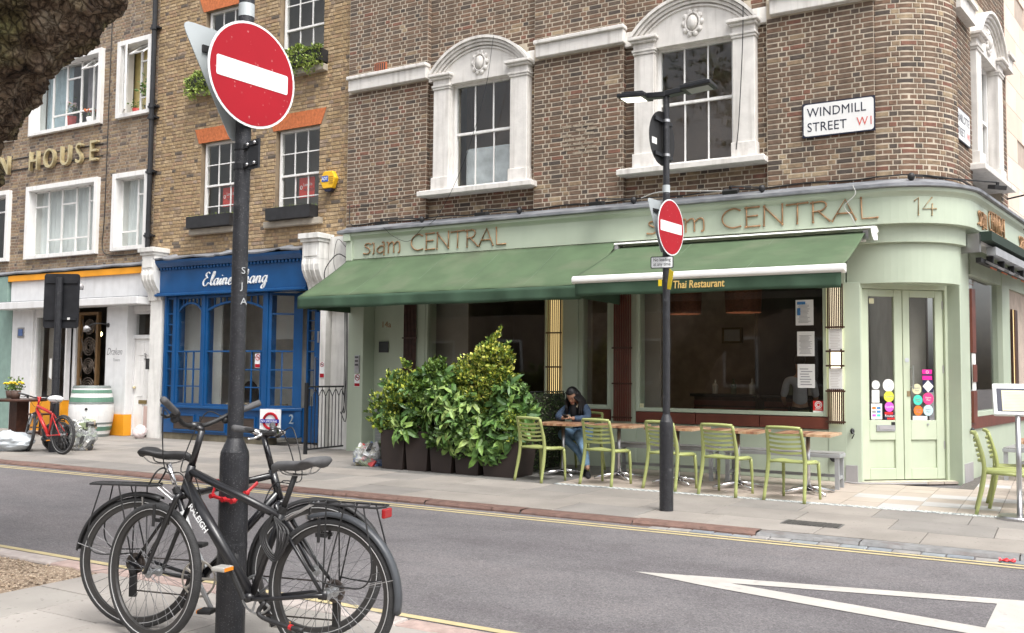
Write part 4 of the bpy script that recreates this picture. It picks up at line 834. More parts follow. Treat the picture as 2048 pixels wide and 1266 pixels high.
for (a, b, c, d) in H2:
    sash(YB, a + .03, b - .01, c, d, 13.70, 3, 2, 2, .46); q = MB(); q.box(a - .12, b + .12, 13.46, 13.75, c - .14, c - .015); q.build('sill', SILL, YB, bev=.006)
sh = MB(); sh.box(YX0 + .1, YX1 - .1, 17.5, 17.6, 0, YT); sh.box(YX0 + .05, YX0 + .12, 13.87, 17.49, 0, YT); sh.box(YX1 - .12, YX1 - .03, 13.87, 17.49, 0, YT); sh.box(YX0 + .13, YX1 - .13, 13.87, 17.49, 3.3, 3.6); sh.box(YX0 + .13, YX1 - .13, 13.87, 17.49, 6.8, 7.1); sh.box(YX0 + .13, YX1 - .13, 13.87, 17.49, YT - .2, YT); sh.box(YX0 + .13, YX1 - .13, 13.9, 17.49, -.05, .01)
sh.build('interior_shell', INTW, YB)
for z in (3.7, 7.15): q = MB(); q.box(YX0 + .2, YX1 - .2, 14.7, 14.75, z, z + 3.0); q.build('added_room_wall', INTW, YB)  # extra wall set near the glass to lighten these panes
# red letting signs in the two lower windows
RS = mat('red board', (.62, .045, .03), .5, var=.05)
for (a, b), l in zip(yw, ('red shop letting board in the lower window left of the big pole', 'red shop letting board in the lower window beside the yellow alarm box')):
    x = a + (b - a) * .40; q = MB(); q.box(x, x + .40, 13.80, 13.81, 4.86, 5.26); o = q.build('letting_board', RS); tag(o, l, 'sign', 'red boards in the windows')
    text('lettering', 'Lunch In', .095, SIGNW, o, (x + .11, 13.799, 5.09), ext=.001, xs=.7); text('lettering', 'NOODLES', .075, INK, o, (x + .12, 13.799, 4.99), ext=.001, xs=.8)
    q = MB(); q.tube([(x + .055 + .025 * math.cos(i * PI / 8), 13.798, 5.07 + .035 * math.sin(i * PI / 8)) for i in range(16)], .008, 5, closed=True); q.build('logo', SIGNW, o)
# ---------------------------------------------------------------- foliage helper
def leaf_mesh(name, m, l=.1, w_=.035, fold=.012, droop=.02):
    V = [(0, 0, 0), (l * .35, w_, fold), (l * .75, w_ * .8, fold * .8 - droop * .4), (l, 0, -droop), (l * .75, -w_ * .8, fold * .8 - droop * .4), (l * .35, -w_, fold), (l * .35, 0, 0), (l * .75, 0, -droop * .4)]
    me = bpy.data.meshes.new(name); me.from_pydata(V, [], [(0, 6, 1), (6, 7, 2, 1), (7, 3, 2), (0, 5, 6), (6, 5, 4, 7), (7, 4, 3)]); me.materials.append(m); me.update(); return me
def leafmat(n, c): 
    m = mat(n, c, .46, var=.35, scale=9, spec=.4); b = m.node_tree.nodes['Principled BSDF']; b.inputs['Subsurface Weight'].default_value = .0; return m
def leaf_cloud(mb, pts, l, w_, r, nm=1, out=None):
    """adds small bent leaves at points; pts: (pos, outward dir)"""
    for p, d in pts:
        p = Vector(p); d = Vector(d); d = (d + Vector((r.uniform(-.9, .9), r.uniform(-.9, .9), r.uniform(-.5, .9)))).normalized()
        s_ = d.orthogonal().normalized(); s_ = Matrix.Rotation(r.uniform(0, 2 * PI), 3, d) @ s_; u = d.cross(s_); ll = l * r.uniform(.6, 1.25); ww = w_ * r.uniform(.7, 1.2)
        mb.add([p, p + d * ll * .5 + s_ * ww + u * ww * .3, p + d * ll, p + d * ll * .5 - s_ * ww + u * ww * .3], [(0, 1, 2), (0, 2, 3)], r.randrange(nm))
BOXL = [leafmat('trailing leaf %d' % i, c) for i, c in enumerate([(.27, .36, .075), (.17, .26, .05), (.36, .43, .12)])]
def window_box(x0, x1, z0, lab, plants, mbx):
    t = thing('window_box', lab, 'window box', ((x0 + x1) / 2, 13.5, z0)); hw = (x1 - x0) / 2
    if mbx:
        q = MB(); q.prism([(-hw + .02, -.11, 0), (hw - .02, -.11, 0), (hw - .02, .1, 0), (-hw + .02, .1, 0)], (0, 0, .012)); 
        for a, b, c, d in ((-hw, hw, -.13, -.115), (-hw, hw, .095, .11), (-hw, -hw + .015, -.115, .095), (hw - .015, hw, -.115, .095)): q.box(a, b, c, d, 0, .24)
        q.box(-hw + .016, hw - .016, -.114, .094, .15, .2); q.build('trough', mat('black box paint', (.02, .02, .022), .6, var=.3), t)
    r = random.Random(int(x0 * 100)); q = MB()
    if plants == 'lush':
        pts = []
        for i in range(1900):
            a = r.uniform(-1, 1); hh = r.random(); y = -.02 - .16 * r.random() - (.09 if hh < .3 else 0); z = .42 - .62 * (1 - hh) ** 1.3 * r.random() - .12 * abs(a) + .05 * math.sin(a * 9)
            if r.random() < .3: z = .12 - r.random() * .42 * (.45 + .55 * math.sin(a * 5 + 2) ** 2)
            pts.append(((a * hw * 1.1, y, z), (a * .4, -.8, .4)))
        leaf_cloud(q, [((p[0] * .92, p[1] * .8, p[2] * .85), d) for p, d in pts], .055, .02, r, 3)
    else:
        pts = [((r.uniform(-hw, hw), r.uniform(-.08, .08), .2), (0, 0, 2)) for i in range(110)]; leaf_cloud(q, pts, .09, .006, r, 3)
    o = q.build('foliage', BOXL, t); o['kind'] = 'stuff'; return t
window_box(-15.72, -14.45, 4.39, 'black window box with sparse grass on the sill left of the big pole', 'thin', True)
window_box(-13.46, -12.30, 4.39, 'black window box with sparse grass on the sill below the red board near the alarm', 'thin', True)
window_box(-13.45, -12.12, 7.40, 'window box overflowing with light green trailing plants right of the round sign', 'lush', True)
window_box(-15.85, -14.4, 7.34, 'window box overflowing with light green trailing plants behind the grey sign back', 'lush', True)
# alarm box
al = thing('alarm_box', 'yellow hexagonal burglar alarm box on the yellow brick wall', 'alarm', (-11.96, 13.58, 5.05)); AY_ = mat('alarm yellow', (.80, .47, .02), .4, var=.05)
q = MB(); q.prism([(-.19, -.01, .02), (-.09, -.01, .19), (.12, -.01, .19), (.2, -.01, .05), (.12, -.01, -.14), (-.1, -.01, -.14)], (0, -.11, 0)); q.build('housing', AY_, al, bev=.015)
q = MB(); q.prism([(-.1, -.02, -.145), (.12, -.02, -.145), (.07, -.02, -.2), (-.04, -.02, -.2)], (0, -.09, 0)); q.build('lamp_base', NAVY, al); q = MB(); q.box(-.13, .03, -.128, -.121, -.01, .10); q.build('badge', mat('alarm blue', (.03, .10, .42), .5), al); text('badge_text', 'ADT', .085, SIGNW, al, (-.125, -.129, .018), ext=.001, offset=.001, xs=.85)
for i in range(4): q = MB(); q.box(.05, .15, -.128, -.121, -.05 + i * .04, -.035 + i * .04); q.build('vent_slot', mat('alarm slot', (.5, .28, .02), .6), al)
# lead roof over blue shop, cornice, fascia
q = MB(); n = 30
q.grid(lambda u, v: (-16.95 + 4.52 * u, 13.60 - .36 * v, 3.86 - .10 * v + .018 * math.sin(u * 23) * v + (.035 if int(u * 30) % 11 == 4 else 0) * (1 - v * .5)), 90, 5); q.build('lead_roof', LEAD, YB, solid=.03)
cs = MB(); cs.prism([(-16.86, 13.6, 3.60), (-16.86, 13.34, 3.60), (-16.86, 13.27, 3.68), (-16.86, 13.25, 3.735), (-16.86, 13.6, 3.735)], (4.44, 0, 0)); cs.build('cornice', BLUE, YB)
for i in range(44): q = MB(); x = -16.55 + i * .094; q.box(x, x + .05, 13.36, 13.43, 3.545, 3.598); q.build('dentil', BLUE, YB)
fb = MB(); fb.box(-16.62, -12.38, 13.40, 13.62, 2.99, 3.602); fb.prism([(-16.62, 13.40, 2.99), (-16.62, 13.36, 3.0), (-16.62, 13.36, 3.035), (-16.62, 13.40, 3.05)], (4.24, 0, 0)); fbo = fb.build('shop_fascia', BLUE, YB)
# script lettering
SG = {'E': (.62, [[(.50, .86), (.36, .98), (.20, .90), (.18, .74), (.34, .58), (.20, .54), (.04, .30), (.14, .04), (.36, .02), (.54, .22)]]),
 'l': (.30, [[(.0, .14), (.22, .62), (.26, .96), (.16, .98), (.08, .60), (.08, .16), (.18, .02), (.32, .16)]]),
 'a': (.46, [[(.36, .42), (.22, .50), (.06, .34), (.06, .10), (.18, .02), (.34, .20), (.38, .48), (.36, .12), (.42, .02), (.50, .14)]]),
 'i': (.24, [[(.0, .16), (.12, .46), (.10, .12), (.16, .02), (.26, .14)], [(.16, .68), (.17, .70)]]),
 'n': (.50, [[(.0, .16), (.10, .48), (.10, .02)], [(.10, .26), (.24, .48), (.36, .44), (.36, .14), (.42, .02), (.52, .14)]]),
 'e': (.40, [[(.02, .20), (.22, .26), (.30, .42), (.18, .50), (.05, .30), (.08, .06), (.22, .01), (.42, .16)]]),
 ' ': (.26, []), 'C': (.60, [[(.48, .84), (.40, .97), (.20, .86), (.06, .50), (.10, .16), (.28, .02), (.48, .10), (.56, .20)]]),
 'h': (.48, [[(.02, .20), (.20, .70), (.20, .97), (.12, .90), (.10, .02)], [(.10, .26), (.24, .48), (.34, .42), (.34, .14), (.40, .02), (.50, .14)]]),
 'g': (.46, [[(.36, .42), (.22, .50), (.06, .34), (.06, .12), (.18, .04), (.34, .22), (.38, .48), (.36, -.10), (.26, -.36), (.10, -.34), (.14, -.14), (.46, .12)]])}
u = -15.20
for ch in 'Elaine Chang':
    w_, ps = SG[ch]; mb = MB()
    for pl in ps:
        pp = bez([Vector((x, y, 0)) for x, y in pl], 4) if len(pl) > 2 else [Vector((x, y, 0)) for x, y in pl]
        rs = []
        for i in range(len(pp)): a = pp[max(0, i - 1)]; b = pp[min(len(pp) - 1, i + 1)]; d = (b - a); rs.append(.007 + .013 * min(1, max(0, abs(d.y) / (d.length + 1e-6))))
        mb.tube([(u + (p.x + .28 * p.y) * .30, 13.392, 3.165 + p.y * .285) for p in pp], rs, 6, flat=1)
    if mb.v: mb.build('fascia_letter', SIGNW, fbo)
    u += w_ * .345
# blue shopfront: flat bay, canted return, recessed door
def mull(name, pts, z0, z1, m=BLUE, parent=YB, bev=.006): q = MB(); q.prism([(x, y, z0) for x, y in pts], (0, 0, z1 - z0)); return q.build(name, m, parent, bev=bev)
BY = 13.47
q = MB(); q.box(-16.40, -13.42, BY + .06, 13.8, .0, .14); q.build('plinth', mat('mossy stone', (.15, .13, .09), .9, var=.3, scale=5), YB)
q = MB(); q.box(-16.42, -13.45, BY + .03, 13.75, .14, .66); q.prism([(-13.45, BY + .03, .14), (-12.92, 13.95, .14), (-12.98, 14.1, .14), (-13.45, 13.75, .14)], (0, 0, .52)); sr = q.build('stallriser', BLUE, YB)
for i, (a, b) in enumerate(((-16.05, -15.45), (-15.28, -14.55), (-14.38, -13.72))):
    q = MB(); q.box(a, b, BY + .018, BY + .03, .22, .50); q.build('vent_panel', mat('brown louvre', (.08, .06, .05), .7), sr)
    q = MB()
    for aa, bb, cc, dd in ((a - .03, b + .03, .50, .53), (a - .03, b + .03, .19, .22), (a - .03, a, .22, .50), (b, b + .03, .22, .50)): q.box(aa, bb, BY, BY + .03, cc, dd)
    q.build('vent_frame', BLUE, sr)
    for k in range(8): p_ = MB(); p_.box(a + .01, b - .01, BY + .008, BY + .018, .235 + k * .033, .25 + k * .033); p_.build('louvre', MATS['brown louvre'], sr)
q = MB(); q.prism([(-16.42, BY - .03, .66), (-13.43, BY - .03, .66), (-12.89, 13.92, .66), (-12.98, 14.1, .66), (-13.45, 13.75, .66), (-16.42, 13.75, .66)], (0, 0, .055)); q.build('window_ledge', BLUE, YB, bev=.008)
def bwin(x0, x1, z0, z1, y, nc, zl, nr, arch=True, T=None, fw=.055, lower=True):
    """window with small lower lights, one tall light and an arched head"""
    mb = MB(); mb.T = T
    mb.box(x0, x0 + fw, y, y + .09, z0, z1); mb.box(x1 - fw, x1, y, y + .09, z0, z1); mb.box(x0 + fw, x1 - fw, y + .003, y + .09, z0, z0 + .04); mb.box(x0 + fw, x1 - fw, y + .003, y + .09, z1 - .05, z1); mb.box(x0 + fw, x1 - fw, y + .01, y + .06, zl - .016, zl + .016)
    a, b = x0 + fw, x1 - fw
    if arch:
        pa = arc_pts(a, b, z1 - .30, .16, 12)
        for i in range(12): mb.prism([(pa[i][0], y + .01, pa[i][1] - .022), (pa[i + 1][0], y + .01, pa[i + 1][1] - .022), (pa[i + 1][0], y + .01, pa[i + 1][1] + .022), (pa[i][0], y + .01, pa[i][1] + .022)], (0, .05, 0))
        nb = 6 if b - a < 1 else 9
        for i in range(1, nb): x = a + (b - a) * i / nb; mb.box(x - .009, x + .009, y + .015, y + .05, z1 - .28 + .12 * math.sin(PI * i / nb), z1 - .05)
    o = mb.build('shop_window', BLUE, YB); X = [a + (b - a) * i / nc for i in range(nc + 1)]; Z = [z0 + .04 + (zl - .016 - z0 - .04) * i / nr for i in range(nr + 1)]
    if lower:
        g = MB(); g.T = T
        for x in X[1:-1]: g.box(x - .012, x + .012, y + .02, y + .05, Z[0], Z[-1])
        for z in Z[1:-1]: g.box(a, b, y + .022, y + .048, z - .012, z + .012)
        g.build('glazing_bar', BLUE, o)
    for i in range(nc):
        for j in range(nr):
            if lower: p = MB(); p.T = T; p.box(X[i], X[i + 1], y + .033, y + .037, Z[j], Z[j + 1]); p.build('pane', GLASS, o)
    p = MB(); p.T = T; p.box(a, b, y + .034, y + .037, (zl + .016) if lower else z0 + .04, z1 - .05); p.build('pane', GLASS, o)
    return o
ZL = 1.83
bwin(-16.35, -16.14, .72, 2.98, BY + .02, 1, ZL, 3, False, fw=.03)
for k in range(4): q = MB(); q.box(-16.32, -16.17, BY + .04, BY + .07, ZL + .12 + k * .22, ZL + .145 + k * .22); q.build('glazing_bar', BLUE, YB)
bwin(-16.05, -15.26, .72, 2.98, BY + .02, 3, ZL, 3)
wb_ = bwin(-15.18, -13.52, .72, 2.98, BY + .02, 1, ZL, 1, lower=True)
q = MB(); q.box(-14.16, -14.13, BY + .04, BY + .07, .76, ZL - .016)
for k in range(1, 3): x = -14.13 + .555 * k / 2.2; q.box(x - .012, x + .012, BY + .04, BY + .068, .76, ZL - .016)
for k in range(1, 3): z = .76 + (ZL - .776) * k / 3; q.box(-14.13, -13.575, BY + .042, BY + .066, z - .012, z + .012)
q.build('glazing_bar', BLUE, wb_)
for x0, x1 in ((-16.42, -16.355), (-16.135, -16.055), (-15.255, -15.185), (-13.52, -13.42)): q = MB(); q.box(x0, x1, BY, 13.72, .715, 2.99); q.build('shop_post', BLUE, YB, bev=.008)
ca = math.atan2(13.95 - BY, .53); TC = Matrix.Translation((-13.43, BY + .02, 0)) @ Matrix.Rotation(ca, 4, 'Z')
bwin(.02, .55, .72, 2.98, 0, 2, ZL, 3, False, TC)
for k in range(1): q = MB(); q.T = TC; q.box(.07, .5, .02, .05, 2.55, 2.58); q.build('glazing_bar', BLUE, YB)
q = MB(); q.T = TC; q.box(.55, .67, -.03, .12, .14, 2.99); q.build('shop_post', BLUE, YB)
bwin(-12.86, -12.62, .72, 2.98, 13.98, 1, ZL, 3, False, fw=.04)
for k in range(4): q = MB(); q.box(-12.83, -12.65, 14.0, 14.03, ZL + .2 * (k + 1), ZL + .2 * (k + 1) + .02); q.build('glazing_bar', BLUE, YB)
q = MB(); q.box(-12.92, -12.6, 13.96, 14.1, .05, .72); q.build('door_side_panel', BLUE, YB)
dr = MB(); dr.box(-12.58, -12.28, 13.90, 13.96, .06, 2.6); dr.box(-12.56, -12.3, 13.885, 13.9, .15, .6); dr = dr.build('shop_door', BLUE, YB, bev=.006)
q = MB(); q.tube([(-12.50, 13.84, 1.05), (-12.50, 13.84, 1.72)], .014, 8); q.tube([(-12.50, 13.9, 1.1), (-12.50, 13.84, 1.1)], .01, 6); q.tube([(-12.50, 13.9, 1.68), (-12.50, 13.84, 1.68)], .01, 6); q.build('pull_handle', STEEL, dr)
q = MB(); q.box(-12.50, -12.46, 13.885, 13.9, 2.0, 2.22); q.build('lock_plate', STEEL, dr)
text('shop_number', '2', .26, mat('number grey blue', (.35, .42, .48), .4, .3), YB, (-13.02, 13.70, .42), rot=(PI / 2, 0, ca * .0), ext=.01)
rs_ = MB(); rs_.T = Matrix.Translation((-13.30, 13.50, 0)) @ Matrix.Rotation(ca * .35, 4, 'Z'); rs_.box(-.22, .23, -.03, -.01, .24, .70); ro = rs_.build('no_smoking_board', SIGNW); tag(ro, 'white no smoking board with red ring and blue bar by the blue shop door', 'sign')
q = MB(); q.T = rs_.T; q.tube([(.01 + .145 * math.cos(i * PI / 14), -.032, .47 + .145 * math.sin(i * PI / 14)) for i in range(28)], .028, 6, closed=True, flat=1); q.build('red_ring', RED, ro)
q = MB(); q.T = rs_.T; q.box(-.19, .21, -.066, -.058, .435, .505); q.build('blue_bar', mat('roundel blue', (.02, .03, .30), .5), ro)
o = text('bar_text', 'NO SMOKING', .06, SIGNW, ro, (0, 0, 0), ext=.001, xs=1); o.matrix_world = rs_.T @ Matrix.Translation((-.175, -.067, .448)) @ Matrix.Rotation(PI / 2, 4, 'X') @ Matrix.Diagonal((.92, 1, 1, 1))
nosmoke(YB, -13.78, -13.62, 1.50, 1.78, BY + .05)
# interior of the blue shop
q = MB(); q.box(-16.4, -15.2, 13.95, 13.98, .3, 3.1); tag(q.build('pale_inner_wall', INTL), 'pale inner wall added behind the left lights of the blue shop window', 'blind')  # pale wall added near the glass, imitating its light grey reflection
q = MB(); q.box(-14.6, -13.6, 14.5, 14.53, 2.1, 3.2); tag(q.build('hanging_panel', INTL), 'pale panel hanging inside the middle blue shop window', 'panel')
q = MB(); q.box(-16.9, -11.7, 15.1, 15.2, 0, 3.3); q.build('shop_back_wall', mat('grey shop wall', (.62, .60, .57), .8, var=.1), YB)
dk = thing('desk', 'pale wooden desk inside the blue shop window', 'desk', (-14.6, 14.3, 0)); q = MB(); q.box(-.5, .7, -.3, .3, .72, .76); q.build('top', mat('pale desk wood', (.5, .4, .28), .5), dk)
for x in (-.45, .62): q = MB(); q.box(x, x + .05, -.25, .25, 0.01, .72); q.build('leg', WHITE, dk)
ch = thing('office_chair', 'black office chair behind the desk in the blue shop', 'chair', (-15.0, 14.6, 0)); q = MB(); q.ell((0, 0, .9), (.26, .08, .33)); q.build('backrest', BLACKC, ch, smooth=True); q = MB(); q.ell((0, -.15, .5), (.26, .25, .06)); q.build('seat', BLACKC, ch, smooth=True); q = MB(); q.lathe([(.25, .01), (.03, .08), (.03, .45)], (0, -.1, 0), 8); q.build('base', DARKP, ch)
# white consoles and pilasters either side of the blue shop
def console(x0, x1, zb, name, lab, px):
    t = thing(name, lab, 'pilaster', (0, 0, 0)); w_ = x1 - x0
    q = MB(); q.box(x0 - .05, x1 + .05, 13.16, 13.62, 3.93, 4.03); q.box(x0 - .02, x1 + .02, 13.2, 13.62, 3.87, 3.93); q.box(x0, x1, 13.24, 13.62, 3.55, 3.87); q.build('cap_block', OLDWHITE, t, bev=.008)
    pr = [(13.62, 3.55), (13.24, 3.55), (13.225, 3.45), (13.24, 3.34), (13.30, 3.22), (13.38, 3.12), (13.42, 3.02), (13.44, 2.92), (13.62, 2.92)]
    q = MB(); q.prism([(x0, y, z) for y, z in pr], (w_, 0, 0)); c = q.build('console', OLDWHITE, t)
    for k in range(3): f = x0 + w_ * (k + .6) / 3.6; p_ = MB(); p_.tube([(f, y - .008, z) for y, z in pr[1:-1]], .016, 6); p_.build('flute', OLDWHITE, c)
    q = MB(); q.box(x0 + .05, x1 - .05, 13.225, 13.24, 3.60, 3.82); q.build('cap_panel', OLDWHITE, t, bev=.006)
    q = MB(); q.box(x0 + px, x1, 13.47, 13.75, -.03, 2.92); q.build('shaft', OLDWHITE, t); return t
console(-16.90, -16.50, 0, 'white_pilaster', 'white pilaster with scrolled console between the door numbered 3 and the blue shop', .04)
console(-12.34, -11.92, 0, 'white_pilaster', 'white pilaster with scrolled console between blue shop and green awning', .28)
# white flank wall with cables between the consoles and the corner building
q = MB(); q.box(-11.915, -11.36, 13.62, 13.86, -.03, 4.0); fw_ = q.build('flank_wall', OLDWHITE, YB)
hsign(YB, 'flank_panel', -11.91, -11.40, 2.6, 3.98, 13.62, OLDWHITE, .12)
nosmoke(YB, -12.04, -11.93, 1.32, 1.62, 13.465)
gb = MB(); gb.box(-12.26, -12.08, 14.05, 14.1, .1, 2.9); gb = gb.build('glass_block_frame', SIGNW, YB)
for k in range(12): p_ = MB(); p_.box(-12.24, -12.1, 14.03, 14.05, 1.05 + k * .15, 1.17 + k * .15); p_.build('glass_block', INTD, gb)
cbl = MB()
for i in range(4):
    x = -11.44 + i * .022; cbl.tube(bez([(x, 13.46, 4.02), (x + .02 * math.sin(i), 13.44, 3.4), (x - .02, 13.45, 2.8), (x + .015 * math.sin(i * 2), 13.46, 2.0), (x, 13.46, 1.2 - .2 * i), (x - .05 * i, 13.47, .7)], 5), .008, 5)
cbl.tube(bez([(-11.42, 13.44, 3.55), (-11.6, 13.38, 3.62), (-11.85, 13.37, 3.4), (-11.9, 13.38, 3.2), (-11.8, 13.38, 3.05)], 6), .010, 5); cbl.tube(bez([(-11.44, 13.44, 3.75), (-11.62, 13.4, 3.9), (-11.7, 13.4, 3.5), (-11.62, 13.4, 3.25)], 6), .005, 5); cbl.build('cable_bundle', DARKP, YB)
# black railing gate
rl = thing('railing', 'black iron railing gate between the blue shop and the green pilaster', 'railing', (-11.40, 12.42, 0)); ex = Vector((-.06, 1.06, 0))
for z in (.08, 1.17): q = MB(); q.tube([(0, 0, z), ex + Vector((0, 0, z - .0))], .016, 6); q.build('rail', BLACKM, rl)
for i in range(11): q = MB(); p = ex * ((i + .5) / 11); q.tube([(p.x, p.y, .08), (p.x, p.y, 1.0 if i % 2 else 1.17)], .008, 6); q.build('baluster', BLACKM, rl)
for i in range(5):
    p0, p1 = ex * ((2 * i + 1.5) / 11), ex * min(1, (2 * i + 3.5) / 11); q = MB(); q.tube(bez([(p0.x, p0.y, 1.0), ((p0.x + p1.x) / 2, (p0.y + p1.y) / 2, 1.12), (p1.x, p1.y, 1.0)], 5), .008, 5); q.build('scroll', BLACKM, rl)
q = MB(); q.box(-.025, .025, -.025, .025, 0, 1.24); q.build('post', BLACKM, rl)
# drainpipe
dp = thing('drainpipe', 'black iron drainpipe between the two upper houses', 'drainpipe', (-17.06, 13.5, 0)); q = MB(); q.tube([(0, 0, 3.95), (0, 0, 10.4)], .055, 10); q.build('pipe', BLACKM, dp)
for z in (4.3, 5.7, 6.9, 7.15, 8.9): q = MB(); q.tube([(0, 0, z), (0, 0, z + .10)], .078, 10); q.box(-.13, .13, -.02, .09, z + .03, z + .07); q.build('collar', BLACKM, dp)
# ---------------------------------------------------------------- left house with gold lettering and the white shop
LB = thing('brown_brick_house', 'brown brick house with white box window frames and gold letters above the white shop', 'building')
LBM = [brickmat('brown brick %d' % i, c) for i, c in enumerate([(.27, .19, .12), (.30, .215, .14), (.22, .155, .105), (.19, .14, .11), (.34, .25, .15), (.12, .095, .08), (.25, .16, .11), (.31, .24, .17)])]
LW = [5, 4, 4, 3, 2, 1.5, 2, 1.5]
LMO = mat('pale lime mortar', (.33, .285, .225), .95, var=.2, scale=6, dirt=.4, dcol=(.2, .165, .13), space='w')
LX0, LX1, LT = -31., -17.025, 10.9
lwin = dict(u1=(-21.56, -18.86, 7.06, 8.82), u2=(-18.31, -17.16, 7.08, 8.84), l1=(-21.55, -18.86, 4.06, 5.82), l2=(-18.33, -17.14, 4.08, 5.82), l0=(-25.2, -22.25, 4.06, 5.82), u0=(-25.2, -22.25, 7.06, 8.82))
mb = MB(); wall_holes(mb, LX0, LX1, 3.6, LT, 13.6, 13.9, [tuple(v) for v in lwin.values()]); mb.build('wall', LMO, LB)
lay_bricks(LB, [(flatf(13.6), bond(LX0 + .004, LX1 - .004, 3.78, LT, [tuple(v) for v in lwin.values()], 81), True, None)], LBM, LW, 'brown', proud=.006)
sh = MB(); sh.box(LX0, LX1 - .1, 17.8, 17.9, 0, LT); sh.box(LX1 - .16, LX1 - .06, 13.92, 17.79, 0, LT); sh.box(LX0, LX1 - .17, 13.92, 17.79, 3.4, 3.6); sh.box(LX0, LX1 - .17, 13.92, 17.79, 6.3, 6.5); sh.box(LX0, LX1 - .17, 13.92, 17.79, LT - .2, LT); sh.box(-26, -25.9, 13.92, 17.79, 0, LT); sh.box(LX0, LX1 - .17, 13.95, 17.79, -.05, .01)
sh.build('interior_shell', INTW, LB)
def boxwin(key, cols, tops, bots, fw=.11, pr=.10, skip=()):
    x0, x1, z0, z1 = lwin[key]; mb = MB(); y0 = 13.6 - pr
    mb.box(x0, x0 + fw, y0, 13.88, z0, z1); mb.box(x1 - fw, x1, y0, 13.88, z0, z1); mb.box(x0 + fw, x1 - fw, y0 + .002, 13.88, z0, z0 + fw * .8); mb.box(x0 + fw, x1 - fw, y0 + .002, 13.88, z1 - fw, z1)
    o = mb.build('window', WHITE, LB, bev=.005); a, b, c, d = x0 + fw, x1 - fw, z0 + fw * .8, z1 - fw; X = [a + (b - a) * t for t in cols]; y = 13.70
    g = MB()
    for x in X: g.box(x - .024, x + .024, y, y + .04, c, d)
    g.box(a, b, y, y + .04, d - .03, d); g.box(a, b, y, y + .04, c, c + .03)
    for i in range(len(X) - 1):
        zs = [c, d]
        if i in tops: zs.insert(1, d - (d - c) * .24); g.box(X[i], X[i + 1], y - .004, y + .04, zs[-2] - .018, zs[-2] + .018)
        if i in bots: zs.insert(1, c + (d - c) * .23); g.box(X[i], X[i + 1], y - .004, y + .04, zs[1] - .018, zs[1] + .018)
        for j in range(len(zs) - 1):
            if (i, j) in skip: continue
            p = MB(); p.box(X[i] + .02, X[i + 1] - .02, y + .018, y + .022, zs[j] + .01, zs[j + 1] - .01); p.build('pane', GLASS, o)
    g.build('casement_bar', WHITE, o); return o
boxwin('l1', (0, .21, .42, .64, .83, 1), (0, 2, 4), (1, 2, 3)); boxwin('l2', (0, .56, 1), (1,), (0,)); boxwin('u1', (0, .22, .43, .65, .83, 1), (2,), (1, 2, 3), skip=()); boxwin('u2', (0, .52, 1), (1,), (1,), skip=((0, 0), (0, 1), (1, 2))); boxwin('l0', (0, .33, .66, 1), (0, 1, 2), ()); boxwin('u0', (0, .33, .66, 1), (0, 1, 2), ())
def hopper(x0, x1, z, l, a):
    q = MB(); q.T = Matrix.Translation((x0, 13.69, z)) @ Matrix.Rotation(a, 4, 'X'); w_ = x1 - x0
    for p in ((0, .03, -l, 0), (w_ - .03, w_, -l, 0), (.03, w_ - .03, -.03, 0), (.03, w_ - .03, -l, -l + .03)): q.box(p[0], p[1], 0, .03, p[2], p[3])
    o = q.build('open_hopper', WHITE, LB); p = MB(); p.T = q.T; p.box(.03, w_ - .03, .012, .016, -l + .03, -.03); p.build('pane', GLASS, o)
hopper(-17.74, -17.28, 8.70, .40, math.radians(-50)); hopper(-19.46, -18.98, 8.66, .40, math.radians(-45))
q = MB(); q.T = Matrix.Translation((-18.22, 13.60, 0)) @ Matrix.Rotation(math.radians(-32), 4, 'Z')
for p in ((0, .04, 7.2, 8.7), (.47, .51, 7.2, 8.7), (.04, .47, 8.66, 8.7), (.04, .47, 7.2, 7.24)): q.box(p[0], p[1], 0, .035, p[2], p[3])
oc = q.build('open_casement', WHITE, LB); p = MB(); p.T = q.T; p.box(.04, .47, .015, .02, 7.24, 8.66); p.build('pane', GLASS, oc)
def curtain(x0, x1, z0, z1, y, m, name='curtain', n=16, amp=.03):
    q = MB(); q.grid(lambda u, v: (x0 + (x1 - x0) * u, y + amp * math.sin(u * n * PI) * (.6 + .4 * v), z1 + (z0 - z1) * v), int(n * 5), 2); return q.build(name, m, LB, smooth=True)
curtain(-21.45, -18.95, 4.1, 5.8, 13.86, CURT, n=30); curtain(-18.25, -17.22, 4.1, 5.8, 13.86, CURT, n=14)
curtain(-21.5, -20.5, 7.1, 8.8, 13.95, mat('pale blue curtain', (.45, .56, .62), .9, var=.1), n=10); curtain(-17.75, -17.2, 7.6, 8.8, 13.98, mat('pink curtain', (.55, .16, .20), .9, var=.15), n=6); curtain(-20.3, -19.0, 7.2, 8.8, 14.2, mat('mauve blind', (.42, .38, .42), .9, var=.1), n=8)
q = MB(); q.box(-18.3, -17.6, 13.98, 14.02, 7.1, 8.9); q.build('yellow_inner_wall', mat('cream yellow wall', (.70, .58, .26), .8), LB)
